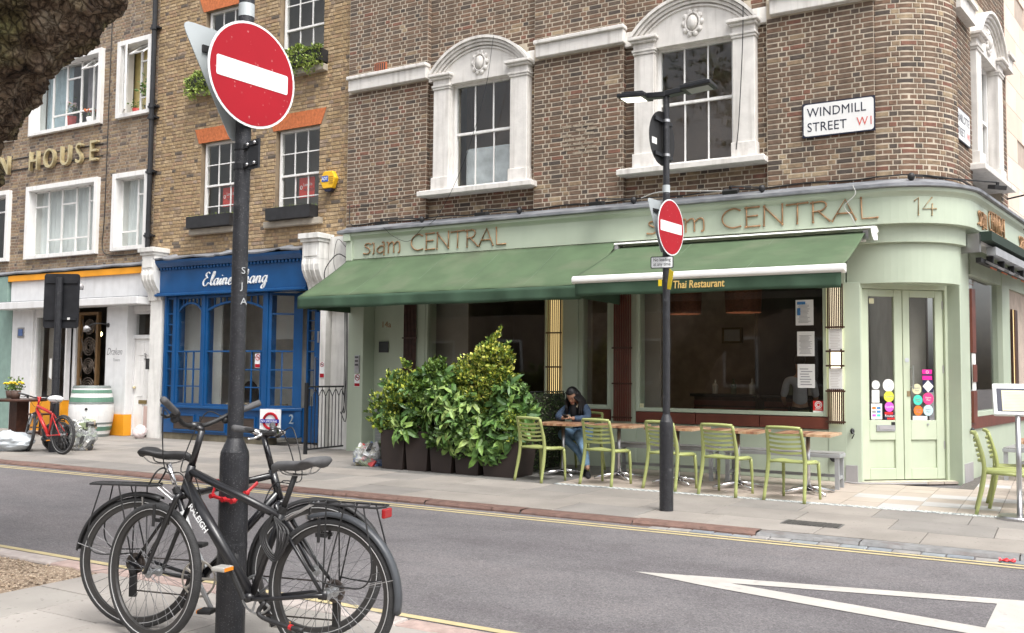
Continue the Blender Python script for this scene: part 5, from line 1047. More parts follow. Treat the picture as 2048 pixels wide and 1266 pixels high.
def pot_plant(x, y, z, r_, h, lab, pc, lc, flower=None, n=120, cat='plant', group=None, ls=.06):
    t = thing('flower_pot', lab, cat, (x, y, z), group=group); q = MB(); q.lathe([(r_ * .75, 0), (r_, h * .45), (r_ * .9, h * .45), (r_ * .85, h * .38)], n=12); q.build('pot', pc, t, smooth=True)
    rr_ = random.Random(int(abs(x) * 100)); q = MB(); pts = [((rr_.gauss(0, r_ * .7), rr_.gauss(0, r_ * .7), h * .45 + abs(rr_.gauss(0, h * .28))), (rr_.gauss(0, 1), rr_.gauss(0, 1), .6)) for i in range(n)]
    leaf_cloud(q, pts, ls, ls * .35, rr_, 1); q.build('foliage', lc, t)['kind'] = 'stuff'
    if flower:
        q = MB(); 
        for i in range(16): a = rr_.uniform(0, 2 * PI); d = rr_.random() ** .5 * r_ * 1.4; q.ell((d * math.cos(a), d * math.sin(a), h * .85 + rr_.uniform(-.02, .03)), (.035, .035, .018), n=8, k=4)
        q.build('flowers', flower, t)['kind'] = 'stuff'
    return t
YF = mat('yellow petals', (.85, .62, .02), .6, var=.15, scale=40); PF = mat('pale pink petals', (.75, .55, .58), .6, var=.2); GL1 = leafmat('pot leaf', (.10, .17, .04)); REDP = mat('red pot', (.45, .05, .04), .5); YP = mat('yellow pot', (.75, .52, .03), .5)
pot_plant(-17.45, 13.80, 7.17, .14, .75, 'leafy green plant in a yellow pot in the open upstairs casement', YP, GL1, n=260, ls=.10)
pot_plant(-17.90, 13.78, 7.17, .12, .32, 'small plant in a red pot in the open upstairs casement', REDP, GL1, n=50)
pot_plant(-20.35, 13.83, 7.15, .12, .72, 'pale pink flowers in a pot behind the wide upstairs window', REDP, GL1, PF, n=60)
pot_plant(-19.55, 13.83, 7.15, .15, .42, 'orange flowered pot plant behind the wide upstairs window', WHITE, GL1, mat('orange petals', (.75, .22, .08), .6), n=60)
# gold letters
gl = thing('house_lettering', 'gold raised capital letters on the brown brick wall reading HOUSE', 'lettering', (0, 0, 0))
for ch, x, xs in (('H', -21.50, .86), ('O', -20.92, .86), ('U', -20.28, .86), ('S', -19.70, .86), ('E', -19.20, .92), ('N', -22.72, .86)): text('letter', ch, .69, GOLD, gl, (x, 13.53, 6.205), ext=.045, offset=-.006, xs=xs)
for z in (6.30, 6.58): q = MB(); q.box(-22.8, -18.8, 13.575, 13.595, z, z + .02); q.build('mounting_rail', BLACKM, gl)
q = MB(); q.tube(bez([(-18.62, 13.58, 10.5), (-18.64, 13.58, 8.0), (-18.66, 13.58, 5.0), (-18.7, 13.58, 4.2), (-18.4, 13.57, 4.0), (-17.6, 13.57, 3.98), (-17.2, 13.57, 4.05)], 6), .01, 5); q.build('wall_cable', DARKP, LB)
# white shop
q = MB(); q.grid(lambda u, v: (-30 + 13.0 * u, 13.62 - .25 * v, 3.80 - .09 * v + .01 * math.sin(u * 70) * v), 60, 3); q.build('lead_ledge', LEAD, LB, solid=.03)
q = MB(); q.box(-21.95, -16.95, 13.40, 13.62, 3.53, 3.665); q.build('orange_cornice', ORANGE, LB); q = MB(); q.box(-30, -21.96, 13.40, 13.62, 3.0, 3.66); q.build('neighbour_fascia', mat('grey green paint', (.22, .32, .28), .6, var=.1, space='w'), LB)
SW = mat('white shop render', (.70, .70, .70), .7, var=.05, dirt=.4, dcol=(.48, .47, .45), dscale=1.5, streak=True, space='w')
q = MB(); q.box(-21.9, -16.96, 13.46, 13.62, 3.02, 3.53); q.build('shop_fascia', SW, LB); q = MB(); q.box(-22.0, -16.90, 13.15, 13.6, 2.84, 3.0); q.build('shop_pelmet', SW, LB, bev=.01)
q = MB(); q.box(-22.0, -16.93, 13.20, 13.6, 3.0, 3.02); q.build('pelmet_lead', LEAD, LB)
for a, b, y0, z0 in ((-21.87, -21.05, 13.5, 0), (-19.84, -19.74, 13.72, 0), (-18.32, -17.62, 13.48, .46), (-17.62, -16.87, 13.62, 2.72), (-21.05, -19.84, 13.55, 2.70)): q = MB(); q.box(a, b, y0, 13.8, z0, 2.84); q.build('shop_pier' if z0 < 2 else 'shop_lintel', SW, LB, bev=.01)
q = MB(); q.box(-18.33, -17.61, 13.465, 13.8, 0.0, .46); q.build('orange_plinth', ORANGE, LB, bev=.008); q = MB(); q.box(-21.04, -19.85, 13.5, 13.8, 0, .72); q.build('orange_stallriser', ORANGE, LB)
q = MB(); q.box(-30, -21.88, 13.5, 13.6, 0, 3.0); q.build('neighbour_shutter', MATS['grey green paint'], LB)
sw_ = frame(LB, -21.05, -19.84, .72, 2.70, 13.56, .05, m=SW); hsign(sw_, 'inner_screen', -21.0, -20.75, .8, 2.65, 13.9, INTW)
q = MB(); q.box(-19.74, -18.32, 16.0, 16.1, 0, 2.84); q.build('shop_back_wall', INTD, LB)
iw = MB(); iw.box(-19.62, -19.55, 13.7, 13.78, .02, 2.75); iw.box(-18.98, -18.91, 13.7, 13.78, .02, 2.75); iw.box(-19.55, -18.98, 13.7, 13.78, 2.68, 2.75); iw.box(-19.55, -18.98, 13.7, 13.78, .02, .1); iw = iw.build('iron_door', mat('oak frame', (.16, .09, .035), .6, var=.2), LB)
SCRL = mat('bronze ironwork', (.09, .07, .055), .5, .5, var=.2)
for r_, cx, cz in [(.19, -19.27, 2.4), (.23, -19.27, 1.95), (.20, -19.27, 1.5), (.24, -19.27, 1.02), (.2, -19.27, .55)]:
    q = MB(); q.tube([(cx + (r_ * (1 - i / 60)) * math.cos(i * .42), 13.74, cz + (r_ * (1 - i / 60)) * math.sin(i * .42)) for i in range(50)], .018, 6); q.tube([(cx - .27, 13.735, cz - .2), (cx - .2, 13.735, cz), (cx - .27, 13.735, cz + .2)], .015, 5); q.tube([(cx + .27, 13.735, cz - .2), (cx + .2, 13.735, cz), (cx + .27, 13.735, cz + .2)], .015, 5); q.build('scroll', SCRL, iw)
bl_ = thing('pendant_bulb', 'glowing bare bulb hanging inside the dark doorway behind the barrel', 'lamp', (-19.1, 13.9, 2.25)); q = MB(); q.ell((0, 0, 0), (.045, .045, .06)); q.build('bulb', BULB, bl_, smooth=True); q = MB(); q.tube([(0, 0, .05), (0, 0, .55)], .006, 5); q.tube([(0, 0, .05), (0, 0, .11)], .02, 6); q.build('flex', DARKP, bl_)
# door numbered 3
d3 = MB(); d3.box(-17.60, -16.90, 13.70, 13.74, .03, 2.12); d3 = d3.build('front_door', WHITE, LB)
for x0, x1, z0, z1 in ((-17.50, -17.30, 1.75, 2.02), (-17.20, -17.0, 1.75, 2.02), (-17.50, -17.30, .85, 1.62), (-17.20, -17.0, .85, 1.62), (-17.50, -17.30, .15, .70), (-17.20, -17.0, .15, .70)):
    q = MB(); q.box(x0, x1, 13.688, 13.70, z0, z1); q.build('door_panel', WHITE, d3, bev=.01)
text('door_number', '3', .2, mat('silver number', (.45, .45, .45), .3, .8), d3, (-17.30, 13.686, 1.66), ext=.006); hsign(d3, 'letter_plate', -17.42, -17.16, .70, .78, 13.688, mat('brass plate', (.30, .22, .10), .35, .8), .01)
q = MB(); q.ell((-17.55, 13.66, 1.05), (.03, .04, .03)); q.build('door_knob', GOLD, d3, smooth=True)
q = MB(); q.box(-17.64, -16.88, 13.66, 13.78, 2.12, 2.2); q.box(-17.64, -17.60, 13.66, 13.78, 0, 2.12); q.box(-17.64, -16.88, 13.66, 13.78, 2.66, 2.72); fl = q.build('fanlight_frame', SW, LB); p = MB(); p.box(-17.6, -16.9, 13.71, 13.715, 2.2, 2.66); p.build('pane', GLASS, fl)
q = MB(); q.box(-16.90, -16.84, 13.42, 13.47, 1.45, 1.68); q.build('intercom', DARKP, LB); q = MB(); q.box(-17.02, -16.86, 13.50, 13.60, .10, .66); q.build('meter_box', mat('pink board', (.52, .38, .34), .8), LB)
text('shop_script', 'Draken', .23, INK, LB, (-18.28, 13.478, 1.76), ext=.001, shear=.35, offset=-.004, xs=.75); text('shop_script', 'Tavern', .09, GINK, LB, (-18.05, 13.478, 1.62), ext=.001, xs=.9)
hsign(LB, 'wall_plaque', -21.62, -21.36, 2.18, 2.42, 13.50, STEEL, .02); q = MB(); q.box(-21.57, -21.41, 13.47, 13.479, 2.22, 2.38); q.build('plaque_blue', mat('plaque blue', (.08, .14, .32), .5), LB)
def swan(x, z, lab, dx):
    t = thing('wall_lamp', lab, 'lamp', (x, 13.46, z)); q = MB(); q.tube(bez([(0, 0, 0), (dx * .1, -.12, .03), (dx * .5, -.25, .02), (dx, -.32, -.06)], 5), .014, 6); q.build('arm', DARKP, t); q = MB(); q.T = Matrix.Translation((dx, -.32, -.08)) @ Matrix.Rotation(-.5 * (1 if dx < 0 else -1), 4, 'Y'); q.lathe([(.02, .06), (.06, .03), (.085, -.05), (.07, -.05)], n=12); q.build('shade', GREYPL, t, smooth=True); q = MB(); q.ell((0, .01, 0), (.05, .03, .05)); q.build('mount', DARKP, t)
swan(-18.25, 2.42, 'grey swan neck lamp on the white pier beside the doorway', -.28); swan(-19.3, 3.36, 'thin arm lamp over the white shop fascia', .5)
# barrel
br = thing('barrel', 'white and green banded wooden barrel standing before the white shop', 'barrel', (-18.10, 13.02, 0)); prof = lambda z: .365 + .085 * math.sin(PI * min(1, max(0, z / 1.08)))
bm = {'w': mat('barrel white', (.72, .72, .71), .55, var=.05, dirt=.3, dcol=(.5, .48, .45)), 'g': mat('barrel green', (.10, .21, .15), .5, var=.1), 'd': mat('barrel hoop grey', (.22, .25, .24), .5, .3, var=.1)}
ns = 22
for k in range(ns):
    q = MB(); a0, a1 = 2 * PI * (k + .008) / ns, 2 * PI * (k + .992) / ns; zz = [i * 1.08 / 12 for i in range(13)]; V = []
    for z in zz:
        for a, rr_ in ((a0, 0), ((a0 + a1) / 2, .002), (a1, 0), (a1, -.03), (a0, -.03)): V.append(((prof(z) + rr_) * math.cos(a), (prof(z) + rr_) * math.sin(a), z))
    q.add(V, [(5 * i + j, 5 * i + (j + 1) % 5, 5 * (i + 1) + (j + 1) % 5, 5 * (i + 1) + j) for i in range(12) for j in range(5)] + [(4, 3, 2, 1, 0), (60, 61, 62, 63, 64)]); q.build('stave', bm['w'], br)
for z0, z1, m in ((.0, .06, 'd'), (.13, .22, 'g'), (.27, .31, 'd'), (.74, .84, 'g'), (.70, .735, 'd'), (.93, 1.0, 'g'), (1.035, 1.085, 'd')):
    q = MB(); q.lathe([(prof(z0) + .002, z0), (prof(z0) + .008, z0 + .004), (prof(z1) + .008, z1 - .004), (prof(z1) + .002, z1)], n=44, cap=False); q.build('hoop', bm[m], br)
q = MB(); q.lathe([(.34, 1.0), (.34, 1.03)], n=30); q.build('barrel_head', bm['d'], br); q = MB(); q.tube([(.3, -.335, .6), (.31, -.35, .6)], .028, 8); q.build('bung', DARKP, br)
# cafe table, stools and pots at the far left
def cafe_table(x, y, lab):
    t = thing('cafe_table', lab, 'table', (x, y, 0)); q = MB(); q.lathe([(.55, .72), (.56, .735), (.56, .76), (.55, .77)], n=28); q.build('top', DWOOD, t); q = MB(); q.box(-.14, .14, -.14, .14, .02, .72); q.build('column', DWOOD, t); q = MB(); q.box(-.3, .3, -.3, .3, 0, .05); q.build('base', DWOOD, t); return t
cafe_table(-19.95, 12.55, 'dark brown cafe table with flower pot by the orange wall')
def stool(x, y, lab):
    t = thing('stool', lab, 'stool', (x, y, 0), .2, 'dark wooden stools'); q = MB(); q.box(-.2, .2, -.18, .18, .44, .475); q.build('seat', DWOOD, t, bev=.01)
    for sx in (-1, 1):
        for sy in (-1, 1): q = MB(); q.tube([(sx * .15, sy * .13, .44), (sx * .2, sy * .17, 0)], .02, 6); q.build('leg', DWOOD, t)
    for sy in (-1, 1): q = MB(); q.tube([(-.18, sy * .155, .18), (.18, sy * .155, .18)], .013, 6); q.build('stretcher', DWOOD, t)
stool(-19.15, 12.55, 'dark wooden stool between the cafe table and the red bicycle'); stool(-20.65, 12.2, 'dark wooden stool at the left edge before the cafe table')
pot_plant(-20.02, 12.5, .77, .11, .40, 'yellow flowers in a dark pot on the cafe table', mat('brown pot', (.10, .06, .045), .6), GL1, YF, n=160); pot_plant(-20.62, 12.75, .77, .1, .38, 'yellow flowers in a dark pot at the very left edge', MATS['brown pot'], GL1, YF, n=100)
# black sign pole, plate, bags, red bicycle's surroundings
bp = thing('sign_post', 'black post with the plain black back of a rectangular sign, red bicycle against it', 'sign', (-15.18, 10.20, 0))
q = MB(); q.tube([(0, 0, 0), (0, 0, 1.0)], .075, 14); q.tube([(0, 0, 1.0), (0, 0, 3.05)], .06, 12); q.build('post', POLE, bp)
q = MB(); q.prism([(x, .07, z) for x, z in rrect(-.30, .32, 2.16, 3.12, .05)], (0, .02, 0)); so = q.build('sign_plate', BLACKM, bp); so.rotation_euler = (0, 0, .53)
for z in (2.3, 2.95): q = MB(); q.box(-.27, .29, .045, .069, z, z + .04); o = q.build('back_rail', BLACKM, bp); o.rotation_euler = (0, 0, .53)
hsign(bp, 'sticker', .20, .27, 2.30, 2.34, .04, PAPER); q = MB(); q.add([(-.10, -.062, 1.62), (-.03, -.070, 1.62), (-.02, -.072, 1.26), (-.11, -.062, 1.30)], [(0, 1, 2, 3)]); q.build('paper_notice', PAPER, bp, solid=.002)
for z in (1.28, 1.6): q = MB(); q.tube([(.062 * math.cos(i * PI / 8), .062 * math.sin(i * PI / 8), z) for i in range(16)], .006, 5, closed=True); q.build('cable_tie', DARKP, bp)
def bag(name, lab, loc, r3, m, seed, tall=1., inner=None, knots=True, n=44, k=30):
    t = thing(name, lab, 'bag', loc); V = []; F = []; q = MB()
    for i in range(k + 1):
        t_ = i / k; z = r3[2] * t_
        for j in range(n):
            a = 2 * PI * j / n; rad = (math.sin(PI * min(1, t_ * .9 + .12)) ** .55) * (1 if t_ < .85 else max(.12, 1 - (t_ - .85) * 5.6))
            p = Vector((math.cos(a) * r3[0] * rad, math.sin(a) * r3[1] * rad, z)); nz = mnoise.noise(p * 6 + Vector((seed, 0, 0))) * .12 + abs(mnoise.noise(p * 13 + Vector((seed, 5, 0)))) * .11 - .03 + mnoise.noise(p * 30 + Vector((seed, 9, 0))) * .03
            V.append(p * 1 + Vector((math.cos(a), math.sin(a), .2 if i else 0)) * nz * min(r3) * 2)
    for i in range(k):
        for j in range(n): F.append((i * n + j, i * n + (j + 1) % n, (i + 1) * n + (j + 1) % n, (i + 1) * n + j))
    F += [tuple(range(n - 1, -1, -1)), tuple(k * n + j for j in range(n))]; q.add(V, F); q.build('bag_skin', m, t, smooth=True)
    if inner:
        rr_ = random.Random(seed); q = MB()
        for i in range(90):
            a, rad, z = rr_.uniform(0, 2 * PI), rr_.random() ** .4 * .78, rr_.random() * .8 * r3[2] + .03; c = Vector((math.cos(a) * r3[0] * rad, math.sin(a) * r3[1] * rad, z)); s_ = rr_.uniform(.025, .07)
            q.T = Matrix.Translation(c) @ Matrix.Rotation(rr_.uniform(0, 6), 4, Vector((rr_.random(), rr_.random(), rr_.random())).normalized()); q.box(-s_, s_, -s_ * .4, s_ * .4, -s_ * .8, s_ * .8, rr_.randrange(len(inner)))
        q.T = None; q.build('contents', inner, t)['kind'] = 'stuff'
    return t
RUB = [mat('rubbish %d' % i, c, .5, var=.2) for i, c in enumerate([(.62, .62, .6), (.42, .05, .05), (.12, .18, .34), (.3, .36, .22), (.5, .45, .28), (.05, .05, .05), (.68, .68, .68), (.35, .28, .2), (.6, .6, .62), (.64, .63, .6)])]
RUB2 = [RUB[i] for i in (5, 7, 0, 4, 3, 5)]
bag('rubbish_bag', 'clear bag full of recycling behind the red bicycle wheel', (-15.10, 10.72, 0), (.23, .21, .60), BAGM, 3, inner=RUB2)
bag('rubbish_bag', 'black refuse sack leaning between the red bicycle wheels', (-15.50, 10.48, 0), (.27, .24, .55), mat('black sack', (.012, .012, .013), .28, var=.2), 8)
bag('rubbish_bag', 'grey white plastic sack lying at the left edge of the pavement', (-16.05, 9.95, 0), (.55, .3, .36), mat('white sack', (.50, .54, .57), .4, var=.12, bump=.5, bscale=12), 12)
bag('rubbish_bag', 'small pinkish white bag slumped at the door numbered 3', (-16.80, 13.25, 0), (.15, .13, .30), mat('pink bag', (.66, .56, .55), .5, var=.1), 15)
bag('rubbish_bag', 'clear bag of colourful cans beside the brown planters', (-9.28, 11.55, 0), (.28, .24, .36), BAGM, 21, inner=RUB)
# ---------------------------------------------------------------- big foreground post and its signs
def disc_pts(r, n=48): return [(r * math.cos(2 * PI * i / n), r * math.sin(2 * PI * i / n)) for i in range(n)]
def plate(mb, T, pts, d0, d1, m=0):
    """flat plate in a local frame: pts are (across, up), d0..d1 the distance along the facing normal"""
    o = mb.T; mb.T = T; mb.prism([(x, -d0, z) for x, z in pts], (0, -(d1 - d0), 0), m); mb.T = o
def face(x, y, z, deg): return Matrix.Translation((x, y, z)) @ Matrix.Rotation(math.radians(deg), 4, 'Z')   # local -Y is the facing direction
def no_entry(t, T, r):
    q = MB(); plate(q, T, disc_pts(r), 0, .004); o = q.build('disc_plate', SIGNG, t)
    q = MB(); plate(q, T, disc_pts(r), .0045, .0055); q.build('white_border', SIGNW, o); q = MB(); plate(q, T, disc_pts(r * .955), .006, .007); q.build('red_face', RED, o)
    q = MB(); plate(q, T, rrect(-r * .82, r * .82, -r * .185, r * .185, r * .04), .0075, .0085); q.build('white_bar', SIGNW, o); return o
def tri_back(t, T, s_, m=SIGNG, zc=0):
    h_ = s_ * .866; c = .045; V = []
    for px, pz in ((-s_ / 2, h_ * .5), (0, -h_ * .5), (s_ / 2, h_ * .5)): V.append(Vector((px, pz)))
    pts = []
    for i in range(3):
        p, a, b = V[i], V[i - 1], V[(i + 1) % 3]
        for k in range(5): f = k / 4; u1 = p + (a - p).normalized() * c * 1.6; u2 = p + (b - p).normalized() * c * 1.6; pts.append(tuple((u1 * (1 - f) ** 2 + p * 2 * f * (1 - f) + u2 * f * f)))
    q = MB(); plate(q, T, pts, -.005, 0); o = q.build('triangle_plate', m, t)
    for z, w_ in ((h_ * .30, s_ * .62), (-h_ * .12, s_ * .24)):
        q = MB(); q.T = T; q.box(-w_ / 2, w_ / 2, -.012, .0, z - .018, z + .018); q.build('back_rail', DARKP if z > 0 else m, o)
    return o
PX, PY = -3.70, 3.505
ps = thing('sign_post', 'tall scuffed black foreground post with large no entry sign, bicycles locked to it', 'sign', (PX, PY, .07))
q = MB(); q.lathe([(.074, 0), (.074, .46), (.0755, .47), (.0755, .49), (.074, .50), (.074, .93), (.070, .96), (.0405, 1.03), (.0405, 3.6)], n=28); q.build('post', POLE, ps, smooth=False)
q = MB(); q.lathe([(.0415, 3.25), (.0415, 3.32)], n=24, cap=False); q.build('grey_band', SIGNG, ps)
T = face(.055, 0, 2.93, 84); no_entry(ps, T, .28); tri_back(ps, face(-.05, -.02, 2.85, 84), .68)
for z in (2.78, 3.12): q = MB(); q.lathe([(.047, z), (.047, z + .04)], n=20, cap=False); q.build('clip', BLACKM, ps)
q = MB(); q.T = Matrix.Rotation(math.radians(-14), 4, 'Z'); q.box(.075, .175, -.012, .0, 2.42, 2.57); q.box(.03, .08, -.02, .01, 2.435, 2.455); q.box(.03, .08, -.02, .01, 2.535, 2.555); q.build('small_plate', BLACKM, ps)
for z in (2.43, 2.535): q = MB(); q.lathe([(.045, z), (.045, z + .03)], n=20, cap=False); q.build('clip', BLACKM, ps); q = MB(); q.T = Matrix.Rotation(math.radians(-14), 4, 'Z'); q.box(.1, .165, -.022, -.012, z + .006, z + .022); q.build('bracket', BLACKM, ps)
for z in (2.444, 2.549):
    for x in (.09, .16): q = MB(); q.T = Matrix.Rotation(math.radians(-14), 4, 'Z'); q.ell((x, -.026, z), (.009, .008, .009), n=8, k=6); q.build('bolt', STEEL, ps)
for i, (z, ch) in enumerate(((1.72, 'A'), (1.80, 'J'), (1.88, 'S'))): text('scratched_mark', ch, .05, mat('scratch grey', (.4, .42, .43), .8), ps, (.038, -.0255, z), rot=(PI / 2, 0, math.radians(55)), ext=.001)
# folding lock
lk = thing('bicycle_lock', 'red folding bicycle lock around the foreground post', 'lock', (PX, PY, .07)); LR = mat('red lock', (.40, .015, .02), .35, var=.08)
lp = [(-.085, .07, .78), (-.105, -.02, .80), (-.075, -.075, .735), (.02, -.085, .725), (.075, -.075, .72), (.10, -.01, .755), (.095, .07, .80)]
for a, b in zip(lp, lp[1:]): q = MB(); q.tube([a, b], .0065, 6, flat=1.5); q.build('link', LR, lk)
for a in lp[1:-1]: q = MB(); q.tube([(a[0], a[1] - .012, a[2]), (a[0], a[1] + .012, a[2])], .013, 10); q.build('rivet', LR, lk)
# ---------------------------------------------------------------- second post with street light
P2 = thing('lamp_post', 'black post on the far pavement with twin lamp heads, no entry sign and loading plate', 'street lamp', (-3.67, 9.58, 0))
q = MB(); q.lathe([(.074, 0), (.074, .90), (.070, .94), (.040, 1.02), (.040, 3.40), (.036, 3.42), (.036, 4.50)], n=24); q.build('post', POLE, P2)
q = MB(); q.lathe([(.041, 3.42), (.041, 3.50)], n=20, cap=False); q.build('grey_band', SIGNG, P2)
no_entry(P2, face(.05, .0, 3.035, 84), .305); tri_back(P2, face(-.05, .0, 3.03, 84), .68)
q = MB(); T = face(-.05, 0, 4.02, 84); plate(q, T, disc_pts(.30), 0, .004); o = q.build('round_sign_back', DARKP, P2)
for z in (-.19, .19): q = MB(); q.T = T; q.box(-.2, .2, -.03, -.005, z - .02, z + .02); q.build('back_rail', BLACKM, o); q = MB(); q.lathe([(.042, 4.02 + z - .015), (.042, 4.02 + z + .015)], n=18, cap=False); q.build('clip', STEEL, P2)
q = MB(); plate(q, T, [(-.24, -.09), (-.13, -.09), (-.13, -.02), (-.24, -.02)], .005, .006); q.build('label', PAPER, o)
q = MB(); T = face(-.03, -.05, 2.655, 8); plate(q, T, rrect(-.125, .125, -.065, .065, .015), 0, .004); lo = q.build('loading_plate', INK, P2); q = MB(); plate(q, T, rrect(-.115, .115, -.055, .055, .01), .0045, .0055); q.build('plate_face', SIGNW, lo)
for i, s_ in enumerate(('No loading', 'at any time')): o = text('plate_text', s_, .052, INK, lo, (0, 0, 0), ext=.0006, align='CENTER'); o.matrix_parent_inverse = Matrix(); o.matrix_local = T @ Matrix.Translation((0, -.0065, .012 - i * .048)) @ Matrix.Rotation(PI / 2, 4, 'X') @ Matrix.Diagonal((.82, 1, 1, 1))
q = MB(); q.T = Matrix.Translation((.055, -.05, 2.46)) @ Matrix.Rotation(-.5, 4, 'Z') @ Matrix.Rotation(.14, 4, 'Y'); q.prism([(-.03, 0, -.10), (.03, 0, -.10), (.055, 0, .09), (-.02, 0, .12)], (0, .003, 0)); q.build('yellow_tag', mat('tag yellow', (.80, .60, .02), .5), P2); q = MB(); q.box(-.075, -.035, -.046, -.042, 2.40, 2.47); q.build('yellow_tag', MATS['tag yellow'], P2)
for sx, dz in ((-1, 0), (1, .01)):
    T = Matrix.Translation((0, 0, 4.47 + dz)) @ Matrix.Rotation(math.radians(-4 * sx), 4, 'Y')
    q = MB(); q.T = T; q.prism([(0, -.05, .0), (0, .05, .0), (0, .05, .06), (0, -.05, .06)], (sx * .22, 0, .0)); q.build('lamp_arm', BLACKM, P2, bev=.008)
    q = MB(); q.T = T; q.box(sx * .20, sx * .54, -.13, .13, .005, .05); q.box(sx * .24, sx * .5, -.1, .1, .05, .075); lh = q.build('lamp_head', BLACKM, P2, bev=.01); q = MB(); q.T = T; q.box(sx * .26, sx * .50, -.09, .09, -.002, .004); q.build('lamp_lens', LED if sx < 0 else mat('unlit lens', (.3, .3, .3), .3), lh)
# ---------------------------------------------------------------- street name plates
def street_sign(label, lines_, T, w_, h_, post=None):
    q = MB(); plate(q, T, [(-w_ / 2, -h_ / 2), (w_ / 2, -h_ / 2), (w_ / 2, h_ / 2), (-w_ / 2, h_ / 2)], 0, .012); o = q.build('street_name_sign', NAVY); tag(o, label, 'sign', 'street name signs')
    q = MB(); plate(q, T, rrect(-w_ / 2 + .018, w_ / 2 - .018, -h_ / 2 + .018, h_ / 2 - .018, .04), .0125, .014); q.build('white_face', mat('enamel white', (.80, .80, .79), .35, var=.03, dirt=.12, dcol=(.6, .57, .5), dscale=5), o)
    for s_, x, z, sz, m, xs in lines_:
        tt = text('lettering', s_, sz, m, o, (0, 0, 0), ext=.001, offset=0, space=1.05); tt.matrix_local = T @ Matrix.Translation((x, -.0155, z)) @ Matrix.Rotation(PI / 2, 4, 'X') @ Matrix.Diagonal((xs, 1, 1, 1))
    return o
street_sign('white street name plate reading Windmill Street on the dark brick pier', [('WINDMILL', -.425, .045, .185, NAVY, .86), ('STREET', -.425, -.165, .185, NAVY, .86), ('W1', .245, -.155, .17, SREDL, .85)], face(-2.62, 13.475, 5.06, 0), .98, .49)
p = pth(SE + .46, .02); street_sign('white street name plate on the side street wall, seen almost edge on', [('CHARLOTTE', -.39, .045, .17, NAVY, .76), ('STREET', -.39, -.155, .17, NAVY, .86), ('W1', .24, -.145, .14, SREDL, .8)], Matrix.Translation((p.x, p.y, 5.06)) @ Matrix.Rotation(ang, 4, 'Z'), .88, .47)
# ---------------------------------------------------------------- pale stone building on the side street
PK = thing('stone_building', 'pale pink stone building beyond the corner house on the side street', 'building'); PKM = [mat('pink stone %d' % i, c, .75, var=.05, scale=2, dirt=.15, dcol=(.55, .43, .36), space='w') for i, c in enumerate([(.74, .60, .50), (.71, .57, .47), (.76, .63, .54)])]
sidebox('wall', 3.80, 12, -.6, -.02, -.05, 12, mat('stone joint', (.45, .37, .31), .9), PK)
z = 3.95; k = 0
while z < 9.5:
    s_ = 3.81 + (.0 if k % 2 else -.0)
    for i in range(5):
        a, b = s_ + i * .95 + (0 if k % 2 else .45 * (i > 0)), s_ + (i + 1) * .95 + (0 if k % 2 else .45)
        if not (4.6 < (a + b) / 2 < 5.4 and (4.6 < z < 6.2 or 7.3 < z < 9.2)): sidebox('stone_block', a + .004, b - .004, -.05, .0, z + .004, z + .446, PKM[(i + k) % 3], PK)
    z += .45; k += 1
q = MB(); q.tube([(-.62, 15.2, 4.02), (3, 12.5, 4.2)], .012, 6); q.tube([(-.45, 16.2, 3.7), (3, 13.5, 3.95)], .012, 6); q.build('stay_cable', DARKP, PK)
# ---------------------------------------------------------------- plane tree
tr = thing('plane_tree', 'leaning plane tree with massive lumpy brown bark trunk at upper left', 'tree', (-8.7, 3.5, .05))
BARK = ramp_mat('plane bark', .9, [(4.5, 6, (1, 1, 1.2)), (1.1, 3, (1, 1, 1)), (18, 4, (1, 1, 1))], .8, .03, [[(.30, (.03, .02, .014)), (.43, (.11, .072, .048)), (.55, (.20, .145, .10)), (.70, (.32, .27, .20))], [(.36, (.72, .92, .48)), (.50, (1, 1, 1))], [(.3, (.75, .75, .75)), (.6, (1.15, 1.15, 1.15))]], cracks=17, crackw=(.04, .20), warp=.42, crackcol=(.30, .26, .23))
def lumpy(axis, rad, seed, n=40, lump=.16, fine=.05):
    P = bez(axis, 26); R_ = []; k = len(P)
    for i in range(k): f = i / (k - 1) * (len(rad) - 1); a = int(min(f, len(rad) - 2)); R_.append(rad[a] + (rad[a + 1] - rad[a]) * (f - a))
    mb = MB(); mb.tube(P, R_, n); V = []
    cen = [Vector(p) for p in P]
    for idx, v in enumerate(mb.v):
        c = cen[min(idx // n, k - 1)]; d = Vector(v) - c; rr_ = d.length; d.normalize(); v = Vector(v); s0 = Vector((seed, 0, 0))
        h_ = mnoise.noise(v * 2.1 + s0) * lump + mnoise.noise(v * 5.5 + s0) * lump * .45 + abs(mnoise.noise(Vector((v.x * 9, v.y * 9, v.z * 9)) + s0)) * fine - max(0, .20 - abs(mnoise.noise(Vector((v.x * 8, v.y * 8, v.z * 11)) + s0))) * .16 - max(0, .16 - abs(mnoise.noise(v * 19 + s0))) * .06 + mnoise.noise(v * 40) * fine * .4
        V.append(tuple(c + d * (rr_ + h_)))
    mb.v = V; return mb
ax = [(0, 0, -.1), (.05, 0, .8), (.45, 0, 1.75), (1.1, 0, 2.50), (1.58, 0, 2.96), (2.10, 0, 3.32), (2.59, 0, 3.66), (3.05, 0, 3.97), (3.52, .1, 4.3), (3.9, .4, 5.2), (4.0, .7, 6.4), (4.0, 1.0, 7.6)]
lumpy(ax, [.70, .60, .54, .52, .52, .52, .50, .46, .40, .32, .24, .16], 3, n=200, lump=.19, fine=.06).build('trunk', BARK, tr, smooth=True)
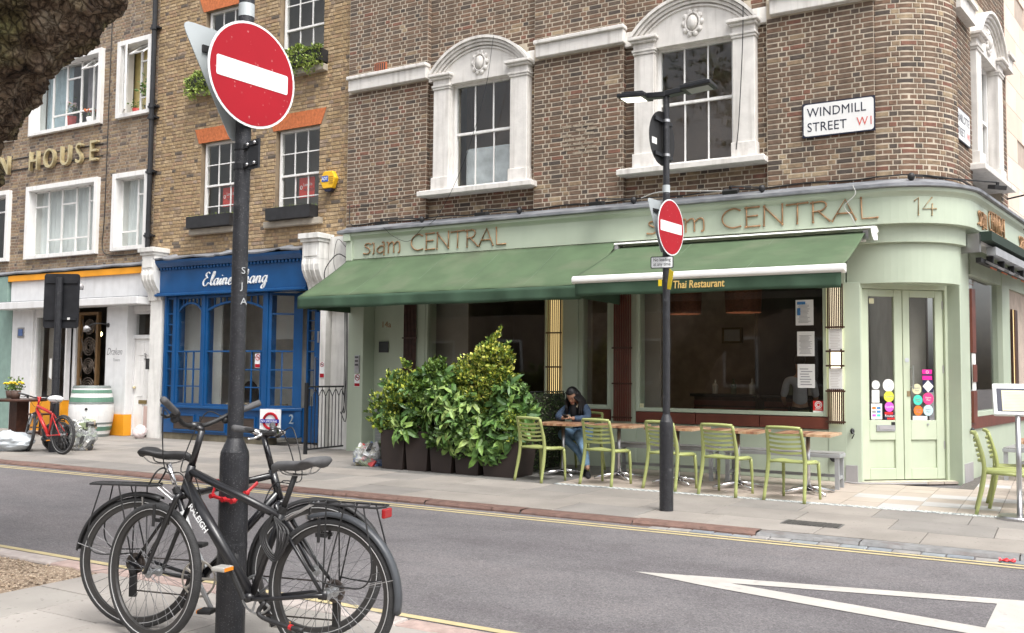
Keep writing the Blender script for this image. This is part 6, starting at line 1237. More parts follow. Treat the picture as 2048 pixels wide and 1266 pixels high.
for a, b, r0 in (((3.7, .3, 4.8), (5.2, 1.6, 6.6), .16), ((3.8, .4, 5.0), (2.6, -1.4, 7.2), .15), ((4.0, .7, 6.2), (5.0, -.6, 7.8), .11), ((3.95, .6, 5.9), (2.4, 2.4, 7.6), .12)):
    q = MB(); m_ = [(a[i] + b[i]) / 2 + (.3 if i == 2 else 0) for i in range(3)]; q.tube(bez([a, m_, b], 6), [r0 * (1 - .06 * i) for i in range(13)], 8); q.build('limb', BARK, tr, smooth=True)
rt = random.Random(9); q = MB(); pts = []
for c in ((5.2, 1.6, 7.4), (2.6, -1.4, 7.9), (5.0, -.6, 8.3), (2.4, 2.4, 8.3), (4.0, 1.0, 8.6)):
    for i in range(520):
        d = Vector((rt.gauss(0, 1), rt.gauss(0, 1), rt.gauss(0, .6))); pts.append(((c[0] + d.x * .75, c[1] + d.y * .75, c[2] + d.z * .7), d))
leaf_cloud(q, pts, .20, .085, rt, 2); q.build('crown', [leafmat('plane leaf 0', (.07, .13, .03)), leafmat('plane leaf 1', (.10, .17, .04))], tr)['kind'] = 'stuff'

# terrace on the near side of the street, behind the camera: added so the glass has something to reflect
OT = thing('reflected_terrace', 'long brick terrace added behind the camera, unseen except as reflection in the window glass', 'building'); q = MB(); q.box(-60, 40, -22, -12, -.05, 9.6); q.build('wall', mat('terrace brick', (.30, .22, .16), .85, var=.25, scale=1.5), OT)
for k in range(26):
    for j in range(3):
        x = -58 + k * 3.8; z = 1.0 + j * 3.2; q = MB(); q.box(x, x + 1.5, -12.0, -11.93, z, z + 2.0); o = q.build('window', WHITE, OT); q = MB(); q.box(x + .12, x + 1.38, -11.93, -11.92, z + .12, z + 1.88); q.build('pane', INTD, o)
# ---------------------------------------------------------------- bicycles (local: x forward, y to the rider's left, z up)
def wheel(parent, T, R, tw, m_tyre, m_rim, rng, sp=28, name='wheel', refl=True, disc=False):
    w_ = bpy.data.objects.new(name, None)
    q = MB(); q.T = T; n = 56
    q.tube([((R - tw) * math.cos(2 * PI * i / n), 0, (R - tw) * math.sin(2 * PI * i / n)) for i in range(n)], tw, 10, closed=True); o = q.build(name, m_tyre, parent, smooth=True)
    q = MB(); q.T = T; rr_ = R - 2 * tw + .004; V = []; F = []; pr = [(rr_, -tw * .62), (rr_, tw * .62), (rr_ - .022, tw * .5), (rr_ - .026, 0), (rr_ - .022, -tw * .5)]
    for i in range(n):
        a = 2 * PI * i / n
        for r_, y in pr: V.append((r_ * math.cos(a), y, r_ * math.sin(a)))
    k = len(pr); F = [(i * k + j, i * k + (j + 1) % k, ((i + 1) % n) * k + (j + 1) % k, ((i + 1) % n) * k + j) for i in range(n) for j in range(k)]; q.add(V, F); q.build('rim', m_rim, o, smooth=False); q = MB(); q.T = T
    for sy in (-1, 1): q.tube([((R - tw * 1.55) * math.cos(2 * PI * i / n), sy * tw * .86, (R - tw * 1.55) * math.sin(2 * PI * i / n)) for i in range(n)], .0022, 5, closed=True)
    q.build('reflective_stripe', mat('tyre stripe', (.42, .42, .42), .5, var=0), o)
    q = MB(); q.T = T; ph = rng.random()
    for i in range(sp):
        a = 2 * PI * (i + ph) / sp; sd = 1 if i % 2 else -1; b = a + (.55 if (i // 2) % 2 else -.55)
        q.tube([(.022 * math.cos(b), sd * .03, .022 * math.sin(b)), ((rr_ - .02) * math.cos(a), 0, (rr_ - .02) * math.sin(a))], .0013, 4)
    q.build('spokes', SPOKE, o); q = MB(); q.T = T; q.tube([(0, -.05, 0), (0, .05, 0)], .014, 10); q.tube([(0, -.035, 0), (0, -.028, 0)], .028, 12); q.tube([(0, .028, 0), (0, .035, 0)], .028, 12); q.tube([(0, -.062, 0), (0, .062, 0)], .006, 6); q.build('hub', ALU, o)
    if refl:
        a = rng.uniform(0, 6); q = MB(); q.T = T; q.box(-.01, .01, -tw - .002, -tw + .004, 0, .03); 
    return o
def rot_about(p, axis, a): return Matrix.Translation(p) @ Matrix.Rotation(a, 4, axis) @ Matrix.Translation(-Vector(p))
def arcp(c, R, a0, a1, n=18, y=0): return [(c[0] + R * math.cos(math.radians(a0 + (a1 - a0) * i / n)), y, c[2] + R * math.sin(math.radians(a0 + (a1 - a0) * i / n))) for i in range(n + 1)]
def mudguard(mb, c, R, a0, a1, w_=.026, n=24):
    V = []; F = []
    for i in range(n + 1):
        a = math.radians(a0 + (a1 - a0) * i / n)
        for r_, y in ((R - .012, -w_), (R + .004, -w_ * .7), (R + .008, 0), (R + .004, w_ * .7), (R - .012, w_)): V.append((c[0] + r_ * math.cos(a), y, c[2] + r_ * math.sin(a)))
    mb.add(V, [(i * 5 + j, i * 5 + j + 1, (i + 1) * 5 + j + 1, (i + 1) * 5 + j) for i in range(n) for j in range(4)])
def saddle(parent, p, m, l=.27, w_=.085, tilt=0):
    q = MB(); q.T = Matrix.Translation(p) @ Matrix.Rotation(tilt, 4, 'Y'); V = []; F = []; n = 12; st = [(-.5, .80, 0.012), (-.44, 1.0, .02), (-.30, .98, .018), (-.15, .66, .005), (0, .36, 0), (.2, .24, .002), (.4, .22, .0), (.49, .16, -.012), (.5, .05, -.02)]
    for t_, ww, dz in st:
        for j in range(n):
            a = 2 * PI * j / n; z = math.sin(a); V.append((t_ * l, math.cos(a) * ww * w_ * (1 if z > -.2 else .85), dz + (z * .018 if z > 0 else z * .030)))
    F = [(i * n + j, i * n + (j + 1) % n, (i + 1) * n + (j + 1) % n, (i + 1) * n + j) for i in range(len(st) - 1) for j in range(n)] + [tuple(range(n - 1, -1, -1)), tuple((len(st) - 1) * n + j for j in range(n))]
    q.add(V, F); o = q.build('saddle', m, parent, smooth=True)
    q = MB(); q.T = Matrix.Translation(p) @ Matrix.Rotation(tilt, 4, 'Y')
    for s_ in (-1, 1): q.tube(bez([(-.11, s_ * .045, -.012), (-.07, s_ * .025, -.045), (.05, s_ * .02, -.045), (.11, s_ * .008, -.018)], 4), .0035, 5)
    q.build('saddle_rail', STEEL, o); return o
def bicycle(name, label, P, head, c):
    g = c.get; rng = random.Random(c['seed']); t = thing(name, label, 'bicycle', P, head); R = c['R']; tw = g('tw', .019); wb = c['wb']; FM = c['frame']
    lean = g('lean', 0); rh = Vector((0, 0, R)); fh = Vector((wb, 0, R)); bb = Vector(g('bb', (.43, 0, .275))); st = Vector(g('st', (.255, 0, .76))); ht = Vector(g('ht', (.80, 0, .86))); hb = Vector(g('hb', (.845, 0, .72)))
    ax = (ht - hb).normalized(); SM = rot_about(hb, ax, g('steer', 0))
    # frame
    q = MB(); dt = g('dt', .021); q.tube([hb + (ht - hb) * -.05, ht], .021, 12); q.tube([ht - ax * .03, st + (bb - st) * g('tt_drop', .05)], g('tt', .018), 12); q.tube([hb + ax * .03, bb], dt, 14); q.tube([st + (st - bb).normalized() * .02, bb], .017, 12); q.tube([(bb.x, -.036, bb.z), (bb.x, .036, bb.z)], .022, 12)
    for s_ in (-1, 1):
        q.tube(bez([bb + Vector((-.02, s_ * .022, -.005)), (bb.x - .13, s_ * .042, bb.z + .01), rh + Vector((0, s_ * .065, 0))], 4), .010, 8); q.tube([st + (bb - st) * .07 + Vector((0, s_ * .018, 0)), rh + Vector((.01, s_ * .063, .01))], .0085, 8); q.box(-.02, .025, s_ * .065 - .004, s_ * .065 + .004, R - .02, R + .02)
    fr = q.build('frame', FM, t, smooth=True)
    if g('name'):
        d = (bb - hb).normalized(); side = -1 if g('side', 1) < 0 else 1
        o = text('frame_lettering', c['name'], .042, SIGNW, fr, (0, 0, 0), ext=.0004, offset=.001)
        X = (d if side > 0 else -d); X = -d if side < 0 else d; Y = Vector((0, 0, 1)); nrm = Vector((0, side, 0)); X = d; Yv = nrm.cross(X)
        pos = hb + d * .09 + nrm * (dt + .001) - Yv * .014
        o.matrix_local = Matrix.Translation(pos) @ Matrix((X, Yv, nrm)).transposed().to_4x4()
    # fork + steering
    q = MB(); q.T = SM; q.tube([hb - ax * .01, hb - ax * .035], .026, 10)
    for s_ in (-1, 1): q.tube(bez([hb + Vector((0, s_ * .02, -.02)), hb + Vector((.005, s_ * .052, -.05)), hb + (fh - hb) * .5 + Vector((-.008, s_ * .052, 0)), fh + Vector((0, s_ * .055, 0))], 5), [.014] * 6 + [.013] * 5 + [.011] * 5, 8)
    q.build('fork', g('forkm', FM), t, smooth=True)
    if g('susp'):
        for s_ in (-1, 1): q = MB(); q.T = SM; a = hb + Vector((.0, s_ * .052, -.05)); b = fh + Vector((0, s_ * .055, 0)); q.tube([a, a + (b - a) * .55], .019, 10); q.build('fork_leg', SIGNW if g('susp') == 'w' else STEEL, t, smooth=True)
    wheel(t, Matrix.Translation(rh), R, tw, RUBBER, g('rim', RIMM), rng); wheel(t, SM @ Matrix.Translation(fh), R, tw, RUBBER, g('rim', RIMM), rng)
    # cockpit
    sl = g('stem', .10); top = ht + ax * sl; bc_ = top + Vector((.05, 0, .02)); hw = g('hw', .30); sw_ = g('sweep', .10); rise = g('rise', .05)
    q = MB(); q.T = SM; q.tube([ht - ax * .01, top], g('stemr', .017), 10); q.tube([top, bc_], .017, 10); q.tube([(bc_.x, -.03, bc_.z), (bc_.x, .03, bc_.z)], .021, 10); q.build('stem', g('stemm', FM), t, smooth=True)
    bar = [(bc_.x - sw_, -hw, bc_.z + rise), (bc_.x - sw_ * .55, -hw * .66, bc_.z + rise * .62), (bc_.x - .005, -hw * .28, bc_.z + rise * .1), (bc_.x, 0, bc_.z), (bc_.x - .005, hw * .28, bc_.z + rise * .1), (bc_.x - sw_ * .55, hw * .66, bc_.z + rise * .62), (bc_.x - sw_, hw, bc_.z + rise)]
    q = MB(); q.T = SM; q.tube(bez(bar, 6), .012, 10); hbo = q.build('handlebar', g('barm', DARKP), t, smooth=True)
    for s_ in (-1, 1):
        a = Vector((bc_.x - sw_ * .60, s_ * hw * .62, bc_.z + rise * .56)); b = Vector((bc_.x - sw_ * 1.04, s_ * hw * 1.03, bc_.z + rise * 1.02)); d = (b - a)
        q = MB(); q.T = SM; q.tube([a, a + d * .08, b - d * .06, b], [.0165, .0155, .0175, .0165], 12); q.build('grip', GRIP, hbo, smooth=True)
        lm = g('lever', DARKP); q = MB(); q.T = SM; e = a - d * .12; q.tube([e + Vector((-.005, 0, 0)), e + Vector((.035, 0, -.012))], .016, 8); q.tube(bez([e + Vector((.035, 0, -.012)), e + Vector((.055, s_ * .03, -.02)) , e + d * .35 + Vector((.045, 0, -.04)), e + d * .72 + Vector((.04, 0, -.05))], 5), [.009] * 5 + [.007] * 5 + [.006] * 6, 8); q.build('brake_lever', lm, hbo, smooth=True)
        q = MB(); q.T = SM; q.ell(e + Vector((.03, s_ * -.01, -.03)), (.022, .02, .02)); q.build('shifter', DARKP, hbo, smooth=True)
        q = MB(); p0 = SM @ (e + Vector((.05, 0, -.015))); q.tube(bez([p0, p0 + Vector((.09, -s_ * .05, .01)), SM @ (hb + Vector((.10, s_ * .05, .10))), hb + Vector((.0, s_ * .04, .02)) + ax * .06, hb + (bb - hb) * .25 + Vector((0, s_ * .03, 0))], 6), .0032, 6); q.build('cable', DARKP, t)
    # seat
    sp = st + (st - bb).normalized() * g('post', .14); q = MB(); q.tube([st, sp], .0135, 10); q.build('seat_post', g('postm', DARKP), t, smooth=True); q = MB(); q.tube([st + (st - bb).normalized() * .0, st + (st - bb).normalized() * .03], .021, 10); q.build('seat_clamp', DARKP, t)
    saddle(t, sp + Vector((-.01, 0, .045)), g('saddlem', DARKP), g('sadl', .27), g('sadw', .08), g('sadt', 0))
    # drivetrain on the right (-y)
    ca = g('crank', .6); q = MB(); q.tube([(bb.x + .092 * math.cos(2 * PI * i / 36), -.045, bb.z + .092 * math.sin(2 * PI * i / 36)) for i in range(36)], .006, 6, closed=True, flat=1)
    for i in range(5): a = 2 * PI * i / 5; q.tube([(bb.x, -.045, bb.z), (bb.x + .09 * math.cos(a), -.045, bb.z + .09 * math.sin(a))], .007, 6)
    q.build('chainring', g('ringm', ALU), t)
    for s_, a in ((-1, ca), (1, ca + PI)):
        e = Vector((bb.x + .17 * math.cos(a), s_ * .075, bb.z + .17 * math.sin(a))); q = MB(); q.tube([(bb.x, s_ * .06, bb.z), e], .011, 8, flat=1.3); q.build('crank', g('crankm', DARKP), t)
        q = MB(); q.box(e.x - .038, e.x + .038, e.y + (.01 if s_ > 0 else -.085), e.y + (.085 if s_ > 0 else -.01), e.z - .011, e.z + .011); pd = q.build('pedal', g('pedm', DARKP), t, bev=.006); q = MB(); q.box(e.x - .043, e.x - .037, e.y + (.02 if s_ > 0 else -.08), e.y + (.08 if s_ > 0 else -.02), e.z - .008, e.z + .008); q.build('pedal_reflector', mat('amber reflector', (.75, .25, .02), .3), pd)
    q = MB(); q.tube([(bb.x, -.045, bb.z + .092), (0, -.045, R + .035)], .004, 5); q.tube([(bb.x, -.045, bb.z - .092), (.02, -.045, R - .14), (-.01, -.045, R - .12), (-.02, -.045, R - .04)], .004, 5); q.build('chain', mat('chain', (.06, .05, .045), .5, .6), t)
    q = MB(); q.tube([(0, -.030, R), (0, -.046, R)], .045, 16); q.tube([(0, -.030, R), (0, -.036, R)], .055, 16); q.build('cassette', mat('old cassette', (.13, .11, .10), .5, .7), t); q = MB(); q.box(-.015, .02, -.065, -.045, R - .17, R - .05); q.ell((.0, -.06, R - .03), (.02, .02, .03)); q.build('derailleur', DARKP, t)
    for hub, TT in ((rh, None), (fh, SM)):
        q = MB(); q.T = TT; z = R + R - tw * 3; x = (.045 if hub is rh else -.03) + hub.x
        for s_ in (-1, 1): q.tube([(x, s_ * .045, z - .05), (x - .005, s_ * .05, z + .06)], .008, 6); q.box(x - .03, x + .03, s_ * .022 - .006, s_ * .022 + .006, z - .03, z - .012)
        q.build('brake', g('brakem', DARKP), t)
    if g('guards'):
        q = MB(); mudguard(q, rh, R + .016, g('ga0', 62), g('ga1', 205)); q.build('mudguard', g('gm', DARKP), t, smooth=True, solid=.002); q = MB(); q.tube([rh + Vector((0, -.06, 0)), (rh.x + (R + .01) * math.cos(math.radians(165)), -.03, R + (R + .01) * math.sin(math.radians(165)))], .002, 5); q.tube([rh + Vector((0, .06, 0)), (rh.x + (R + .01) * math.cos(math.radians(165)), .03, R + (R + .01) * math.sin(math.radians(165)))], .002, 5); q.build('guard_stay', STEEL, t)
        if g('fguard'): q = MB(); q.T = SM; mudguard(q, fh, R + .016, 20, 190); q.build('mudguard', DARKP, t, smooth=True, solid=.002)
    if g('rack'):
        zr = R * 2 + .065; q = MB(); w_ = .055; x0, x1 = -.27, .09
        q.tube([(x1, -w_, zr), (x0, -w_, zr), (x0 - .015, 0, zr), (x0, w_, zr), (x1, w_, zr), (x1 + .03, 0, zr)], .005, 6, closed=True)
        for i in range(5): x = x1 - .02 - i * .08; q.tube([(x, -w_, zr), (x - .03, 0, zr), (x, w_, zr)], .004, 5)
        rk = q.build('rack', DARKP, t); 
        for s_ in (-1, 1):
            q = MB(); q.tube([(.0, s_ * w_, zr), (.0, s_ * .07, R + .02)], .004, 5); q.tube([(-.10, s_ * w_, zr), (.0, s_ * .07, R + .02)], .004, 5); q.tube(bez([(-.20, s_ * w_, zr), (-.26, s_ * .075, R + .16), (-.22, s_ * .078, R + .06), (-.1, s_ * .075, R + .05), (0, s_ * .07, R + .06)], 5), .004, 5); q.build('rack_strut', DARKP, rk)
        q = MB(); q.tube([(x1, .02, zr), st + (bb - st) * .1 + Vector((-.02, .02, 0))], .004, 5); q.tube([(x1, -.02, zr), st + (bb - st) * .1 + Vector((-.02, -.02, 0))], .004, 5); q.build('rack_stay', STEEL, rk)
        if g('rack') == 'light': q = MB(); q.box(x0 - .03, x0 - .012, -.036, .036, zr - .05, zr - .006); q.build('tail_reflector', mat('red reflector', (.30, .008, .01), .25, coat=.4), rk, bev=.006)
        else:
            q = MB(); q.tube(bez([(x1 - .02, -.05, zr), (x1 + .02, -.05, zr + .07), (x1 + .03, 0, zr + .09), (x1 + .02, .05, zr + .07), (x1 - .02, .05, zr)], 5), .005, 6); q.box(x0, x1, -.04, .04, zr - .002, zr + .002); q.build('rack_hoop', DARKP, rk)
    if g('extra'): c['extra'](t, locals())
    return t
FB = mat('satin black frame', (.013, .013, .015), .35, var=.25, scale=8, coat=.2); MB2 = mat('gloss black frame', (.010, .010, .012), .22, var=.2, coat=.4)
def b1x(t, L):
    st, bb = L['st'], L['bb']; q = MB()
    for k in range(4): q.tube(bez([(st.x + .02, .03, st.z - .02), (st.x - .02 - .02 * k, .055, st.z - .09), (st.x - .01, .06, st.z - .19 - .01 * k), (st.x + .05 + .01 * k, .055, st.z - .12), (st.x + .03, .035, st.z - .01)], 6), .0065, 6)
    q.build('coiled_lock', DARKP, t); q = MB(); q.tube(bez([(bb.x - .12, .055, bb.z - .0), (bb.x - .10, .07, bb.z - .06), (bb.x - .25, .085, bb.z - .09), (bb.x - .36, .09, bb.z - .10)], 5), .011, 8); q.build('kickstand', DARKP, t, smooth=True)
    q = MB(); q.tube([(bb.x - .285, .087, bb.z - .092), (bb.x - .30, .088, bb.z - .094)], .014, 10); q.build('kickstand_ring', MATS['red lock'], t)
bicycle('bicycle', 'black bicycle with rack, red reflector and white lettering, nearer side of the foreground post', (-2.97, 3.43, .07), math.radians(188), dict(seed=1, R=.348, tw=.021, wb=1.07, frame=FB, dt=.029, tt=.020, bb=(.45, 0, .285), st=(.285, 0, .70), ht=(.835, 0, .90), hb=(.875, 0, .775), steer=math.radians(-9), name='RALEIGH', side=1, stem=.185, hw=.30, sweep=.12, rise=.125, post=.20, saddlem=GRIP, sadl=.29, sadw=.10, sadt=.06, guards=True, ga0=70, ga1=190, gm=mat('grey mudguard', (.055, .06, .068), .4, var=.15), rack='light', crank=-2.05, pedm=mat('clear pedal', (.35, .34, .32), .3), extra=b1x))
def b2x(t, L):
    st, bb = L['st'], L['bb']; d = (bb - st).normalized(); o = text('frame_lettering', 'NORDRAC', .036, INK, t, (0, 0, 0), ext=.0004); nrm = Vector((0, -1, 0)); Yv = nrm.cross(d); q = MB(); q.tube([st + d * .10, st + d * .38], .0178, 12, caps=False); q.build('white_decal', SIGNW, t, smooth=True); o.matrix_local = Matrix.Translation(st + d * .12 + nrm * .0185 - Yv * .012) @ Matrix((d, Yv, nrm)).transposed().to_4x4()
bicycle('bicycle', 'black bicycle with silver brake levers and white seat tube, behind the foreground post', (-4.30, 3.415, .07), math.radians(20.5), dict(seed=2, R=.348, tw=.018, wb=1.0, frame=MB2, dt=.022, tt=.018, bb=(.37, 0, .285), st=(.21, 0, .72), ht=(.745, 0, .86), hb=(.79, 0, .71), steer=math.radians(6), stem=.18, stemr=.016, hw=.29, sweep=.10, rise=.03, post=.17, postm=CHROME, saddlem=DARKP, sadl=.28, sadw=.07, lever=CHROME, guards=True, ga0=70, ga1=172, fguard=True, rack='hoop', crank=-1.0, ringm=mat('pale chainring', (.50, .47, .42), .4, .6), crankm=ALU, brakem=CHROME, extra=b2x))
def b3x(t, L):
    q = MB(); q.ell((.25, 0, .93), (.19, .10, .06)); q.build('saddle_bag', mat('white carrier bag', (.72, .73, .74), .45, bump=.6, bscale=20), t, smooth=True)
bicycle('bicycle', 'red mountain bicycle with bagged saddle propped on the far pavement', (-14.60, 9.98, 0), math.radians(178), dict(seed=3, R=.335, tw=.026, wb=1.04, frame=mat('red frame', (.52, .02, .018), .3, var=.1, coat=.3), forkm=DARKP, dt=.03, tt=.026, bb=(.42, 0, .30), st=(.31, 0, .70), ht=(.76, 0, .82), hb=(.80, 0, .70), steer=math.radians(-22), susp='s', stem=.10, hw=.33, sweep=.05, rise=.05, post=.16, postm=BLACKM, rim=DARKP, crank=.4, extra=b3x))
# ---------------------------------------------------------------- chairs, tables, benches
def make_chair(lab, loc, rz, group='lime green slatted chairs'):
    t = thing('chair', lab, 'chair', loc, rz, group)
    for sx in (-1, 1):
        q = MB(); q.tube(bez([(sx * .245, -.27, 0), (sx * .232, -.215, .25), (sx * .222, -.185, .45), (sx * .215, -.205, .62), (sx * .205, -.265, .84)], 4), [.019] * 4 + [.022] * 9 + [.018] * 4, 8, flat=1.15); q.build('rear_leg', LIME, t, smooth=True)
        q = MB(); q.tube(bez([(sx * .225, .235, 0), (sx * .222, .225, .25), (sx * .215, .21, .425)], 4), [.017] * 4 + [.021] * 5, 8); q.tube([(sx * .215, .215, .43), (sx * .222, -.18, .445)], .018, 8); q.build('front_leg', LIME, t, smooth=True)
    q = MB(); q.grid(lambda u, v: (-.215 + .43 * u, .235 - .43 * v, .455 - .02 * math.sin(PI * u) * (.4 + .6 * math.sin(PI * v)) - .03 * max(0, .15 - v) / .15 + .0 * v), 12, 10); q.build('seat', LIME, t, smooth=True, solid=.018)
    q = MB(); q.tube([(-.205 + .41 * i / 10, -.268 - .035 * math.sin(PI * i / 10), .845 + .008 * math.sin(PI * i / 10)) for i in range(11)], .017, 8, flat=1.1); q.build('top_rail', LIME, t, smooth=True)
    for k in range(5):
        z = .565 + k * .053; yb = -.195 - .06 * ((z - .55) / .3) ** 1.2; q = MB(); n = 10; V = []; 
        for i in range(n + 1):
            x = -.205 + .41 * i / n; y = yb - .045 * math.sin(PI * i / n); dz = -.012 * math.sin(PI * i / n)
            V += [(x, y - .006, z + dz - .013), (x, y + .006, z + dz - .013), (x, y + .006, z + dz + .013), (x, y - .006, z + dz + .013)]
        q.add(V, [(4 * i + j, 4 * i + (j + 1) % 4, 4 * (i + 1) + (j + 1) % 4, 4 * (i + 1) + j) for i in range(n) for j in range(4)]); q.build('slat', LIME, t)
    return t
def place_chair(src, lab, loc, rz): c = copy_tree(src); c.location = loc; c.rotation_euler = (0, 0, rz); c['label'] = lab; return c
D = math.radians
ch0 = make_chair('lime green slatted chair nearest the leafy planters, back to the road', (-6.12, 11.30, 0), D(-14))
place_chair(ch0, 'lime green slatted chair second from the planters, in front of the seated woman', (-5.21, 11.43, 0), D(-9))
place_chair(ch0, 'lime green slatted chair partly hidden by the lamp post base', (-4.33, 11.47, 0), D(-14))
place_chair(ch0, 'lime green slatted chair just right of the lamp post', (-3.56, 11.33, 0), D(-9))
place_chair(ch0, 'lime green slatted chair nearest the corner doors, back to the road', (-2.74, 11.25, 0), D(-10))
place_chair(ch0, 'lime green chair under the seated woman', (-6.25, 12.82, 0), D(178))
place_chair(ch0, 'lime green chair seen side on at the right, nearer the road', (-.56, 11.42, 0), D(-86))
place_chair(ch0, 'lime green chair seen side on at the right, just behind the nearer one', (-.48, 12.02, 0), D(-84))
STR = [mat('table strip %d' % i, c, .35, var=.25, scale=9) for i, c in enumerate([(.42, .25, .15), (.33, .17, .10), (.50, .33, .21), (.25, .12, .075)])]
def make_table(lab, loc, rz, w_=.68, group='wood topped pedestal tables'):
    t = thing('cafe_table', lab, 'table', loc, rz, group); r = random.Random(int(loc[0] * 77)); n = 14
    for i in range(n): q = MB(); q.box(-w_ / 2 + w_ * i / n + .0008, -w_ / 2 + w_ * (i + 1) / n - .0008, -w_ / 2, w_ / 2, .715, .745 + r.uniform(-.0004, .0004)); q.build('table_strip', r.choice(STR), t)
    q = MB(); q.tube([(0, 0, .03), (0, 0, .715)], .026, 12); q.build('column', STEEL, t, smooth=True); q = MB(); q.box(-.16, .16, -.02, .02, .695, .714); q.box(-.02, .02, -.16, .16, .696, .7135); q.build('top_bracket', DARKP, t)
    q = MB()
    for a in range(4):
        an = a * PI / 2 + PI / 4; c, s_ = math.cos(an), math.sin(an); q.tube([(.02 * c, .02 * s_, .07), (.15 * c, .15 * s_, .055), (.36 * c, .36 * s_, .018)], [.034, .028, .018], 8)
    q.build('cross_base', CHROME, t, smooth=True); return t
for x, y, rz, l in ((-6.18, 12.06, 2, 'wood topped table at which the woman sits'), (-5.34, 12.12, 0, 'wood topped table second from the planters, right of the woman'), (-4.46, 12.06, -2, 'wood topped table directly behind the lamp post'), (-3.62, 12.00, 1, 'wood topped table second from the corner doors'), (-2.73, 11.96, 0, 'wood topped table nearest the corner doors'), (-.12, 12.25, 5, 'wood topped table at the right edge beyond the menu stand'), (.05, 13.3, 5, 'wood topped table at the right edge, the farther one')): make_table(l, (x, y, 0), D(rz))
def bench(lab, x0, x1, y0, y1, T=None):
    t = thing('bench', lab, 'bench', (0, 0, 0), group='grey framed benches'); q = MB(); q.T = T; q.box(x0, x1, y0, y1, .40, .445); q.build('seat', GREYM, t, bev=.004)
    for i in range(4): q = MB(); q.T = T; w_ = (y1 - y0 - .02) / 4; q.box(x0 + .01, x1 - .01, y0 + .01 + w_ * i + .003, y0 + .01 + w_ * (i + 1) - .003, .445, .462); q.build('seat_slat', mat('grey slat', (.27, .27, .26), .6, var=.2), t)
    for x in (x0 + .02, x1 - .07):
        for y in (y0 + .01, y1 - .06): q = MB(); q.T = T; q.box(x, x + .05, y, y + .05, 0, .40); q.build('leg', GREYM, t)
        q = MB(); q.T = T; q.box(x + .005, x + .045, y0 + .06, y1 - .06, .12, .16); q.build('end_rail', GREYM, t)
    q = MB(); q.T = T; q.box(x0 + .07, x1 - .07, y1 - .05, y1 - .02, .125, .165); q.build('back_rail', GREYM, t)
bench('grey bench in front of the large restaurant window, nearest the corner doors', -3.98, -2.46, 12.52, 12.88); bench('grey bench behind the lamp post', -5.62, -4.12, 12.52, 12.88)
bench('grey bench along the side street window', .75, 2.6, -.75, -.40, Matrix.Translation((pth(SE).x, pth(SE).y, 0)) @ Matrix.Rotation(ang, 4, 'Z'))
# wall valves, cable on the floor
q = MB(); q.ell((-2.48, 13.46, .70), (.03, .03, .04)); q.tube([(-2.48, 13.44, .70), (-2.45, 13.42, .66), (-2.48, 13.43, .60)], .008, 6); q.build('wall_tap', BLACKM, CB); q = MB(); q.tube([(-2.72, 13.49, .33), (-2.72, 13.44, .33)], .06, 14); q.build('wall_socket', DARKP, CB)
q = MB(); q.tube(bez([(-2.7, 13.42, .03), (-2.5, 13.3, .02), (-2.3, 13.32, .02), (-1.9, 13.62, .015), (-1.6, 13.83, .015)], 5), .011, 6); q.build('floor_cable', GREYPL, CB)
p = pth(SE + .42, .09); q = MB(); q.ell((p.x, p.y, .70), (.03, .03, .04)); q.tube([(p.x, p.y, .70), (p.x + .03, p.y - .03, .66), (p.x + .01, p.y - .02, .58)], .008, 6); q.build('wall_tap', BLACKM, CB)
# menu stand at the right edge
me_ = thing('menu_stand', 'white framed menu board on a steel pole with round base at the right edge', 'menu stand', (-.40, 11.02, 0), D(8))
q = MB(); q.lathe([(.215, 0), (.215, .025), (.20, .04), (.05, .045)], n=36); q.build('base', STEEL, me_); q = MB(); q.tube([(0, 0, .04), (0, 0, 1.06)], .026, 14); q.build('pole', STEEL, me_, smooth=True)
T = Matrix.Translation((.02, -.02, 1.06)) @ Matrix.Rotation(D(-28), 4, 'X'); q = MB(); q.T = T; q.box(-.24, .26, -.02, .03, 0, .36); mf = q.build('frame', SIGNW, me_, bev=.01); q = MB(); q.T = T; q.box(-.205, .225, -.024, -.0205, .035, .30); q.build('navy_surround', NAVY, mf); q = MB(); q.T = T; q.box(-.16, .2, -.028, -.0245, .04, .275); q.build('menu_page', mat('cream page', (.66, .62, .46), .7), mf)
q = MB(); q.T = T
for i in range(12): q.box(-.14, .06 + .1 * ((i * 7) % 3) / 3, -.0295, -.0285, .06 + i * .017, .064 + i * .017)
q.build('menu_print', mat('tan print', (.50, .46, .34), .8), mf)
# ---------------------------------------------------------------- planters and hedge
xs_ = [-8.87, -8.41, -7.975, -7.545, -7.09, -6.47]
for i, (a, b) in enumerate(zip(xs_, xs_[1:])):
    t = thing('planter', ['dark brown square planter at the rubbish bag end of the hedge row', 'dark brown square planter second from the rubbish bag', 'dark brown square planter in the middle of the hedge row', 'dark brown square planter second from the chairs', 'dark brown wide planter at the chair end of the hedge row'][i], 'planter', ((a + b) / 2, 11.54, 0), group='planters in the hedge row'); w_ = (b - a) / 2 - .008; q = MB(); V = []
    for z, k in ((0, .80), (.02, .83), (.3, .95), (.56, 1.0), (.58, 1.0), (.58, .88), (.5, .86)):
        for sx, sy in ((-1, -1), (1, -1), (1, 1), (-1, 1)): V.append((sx * w_ * k, sy * .26 * (.9 + .1 * k), z))
    q.add(V, [(4 * r + j, 4 * r + (j + 1) % 4, 4 * (r + 1) + (j + 1) % 4, 4 * (r + 1) + j) for r in range(6) for j in range(4)] + [(3, 2, 1, 0)]); q.build('pot', PLANTER, t, bev=.006); q = MB(); q.box(-w_ * .87, w_ * .87, -.22, .22, .5, .515); q.build('soil', mat('soil', (.03, .022, .016), .95), t)
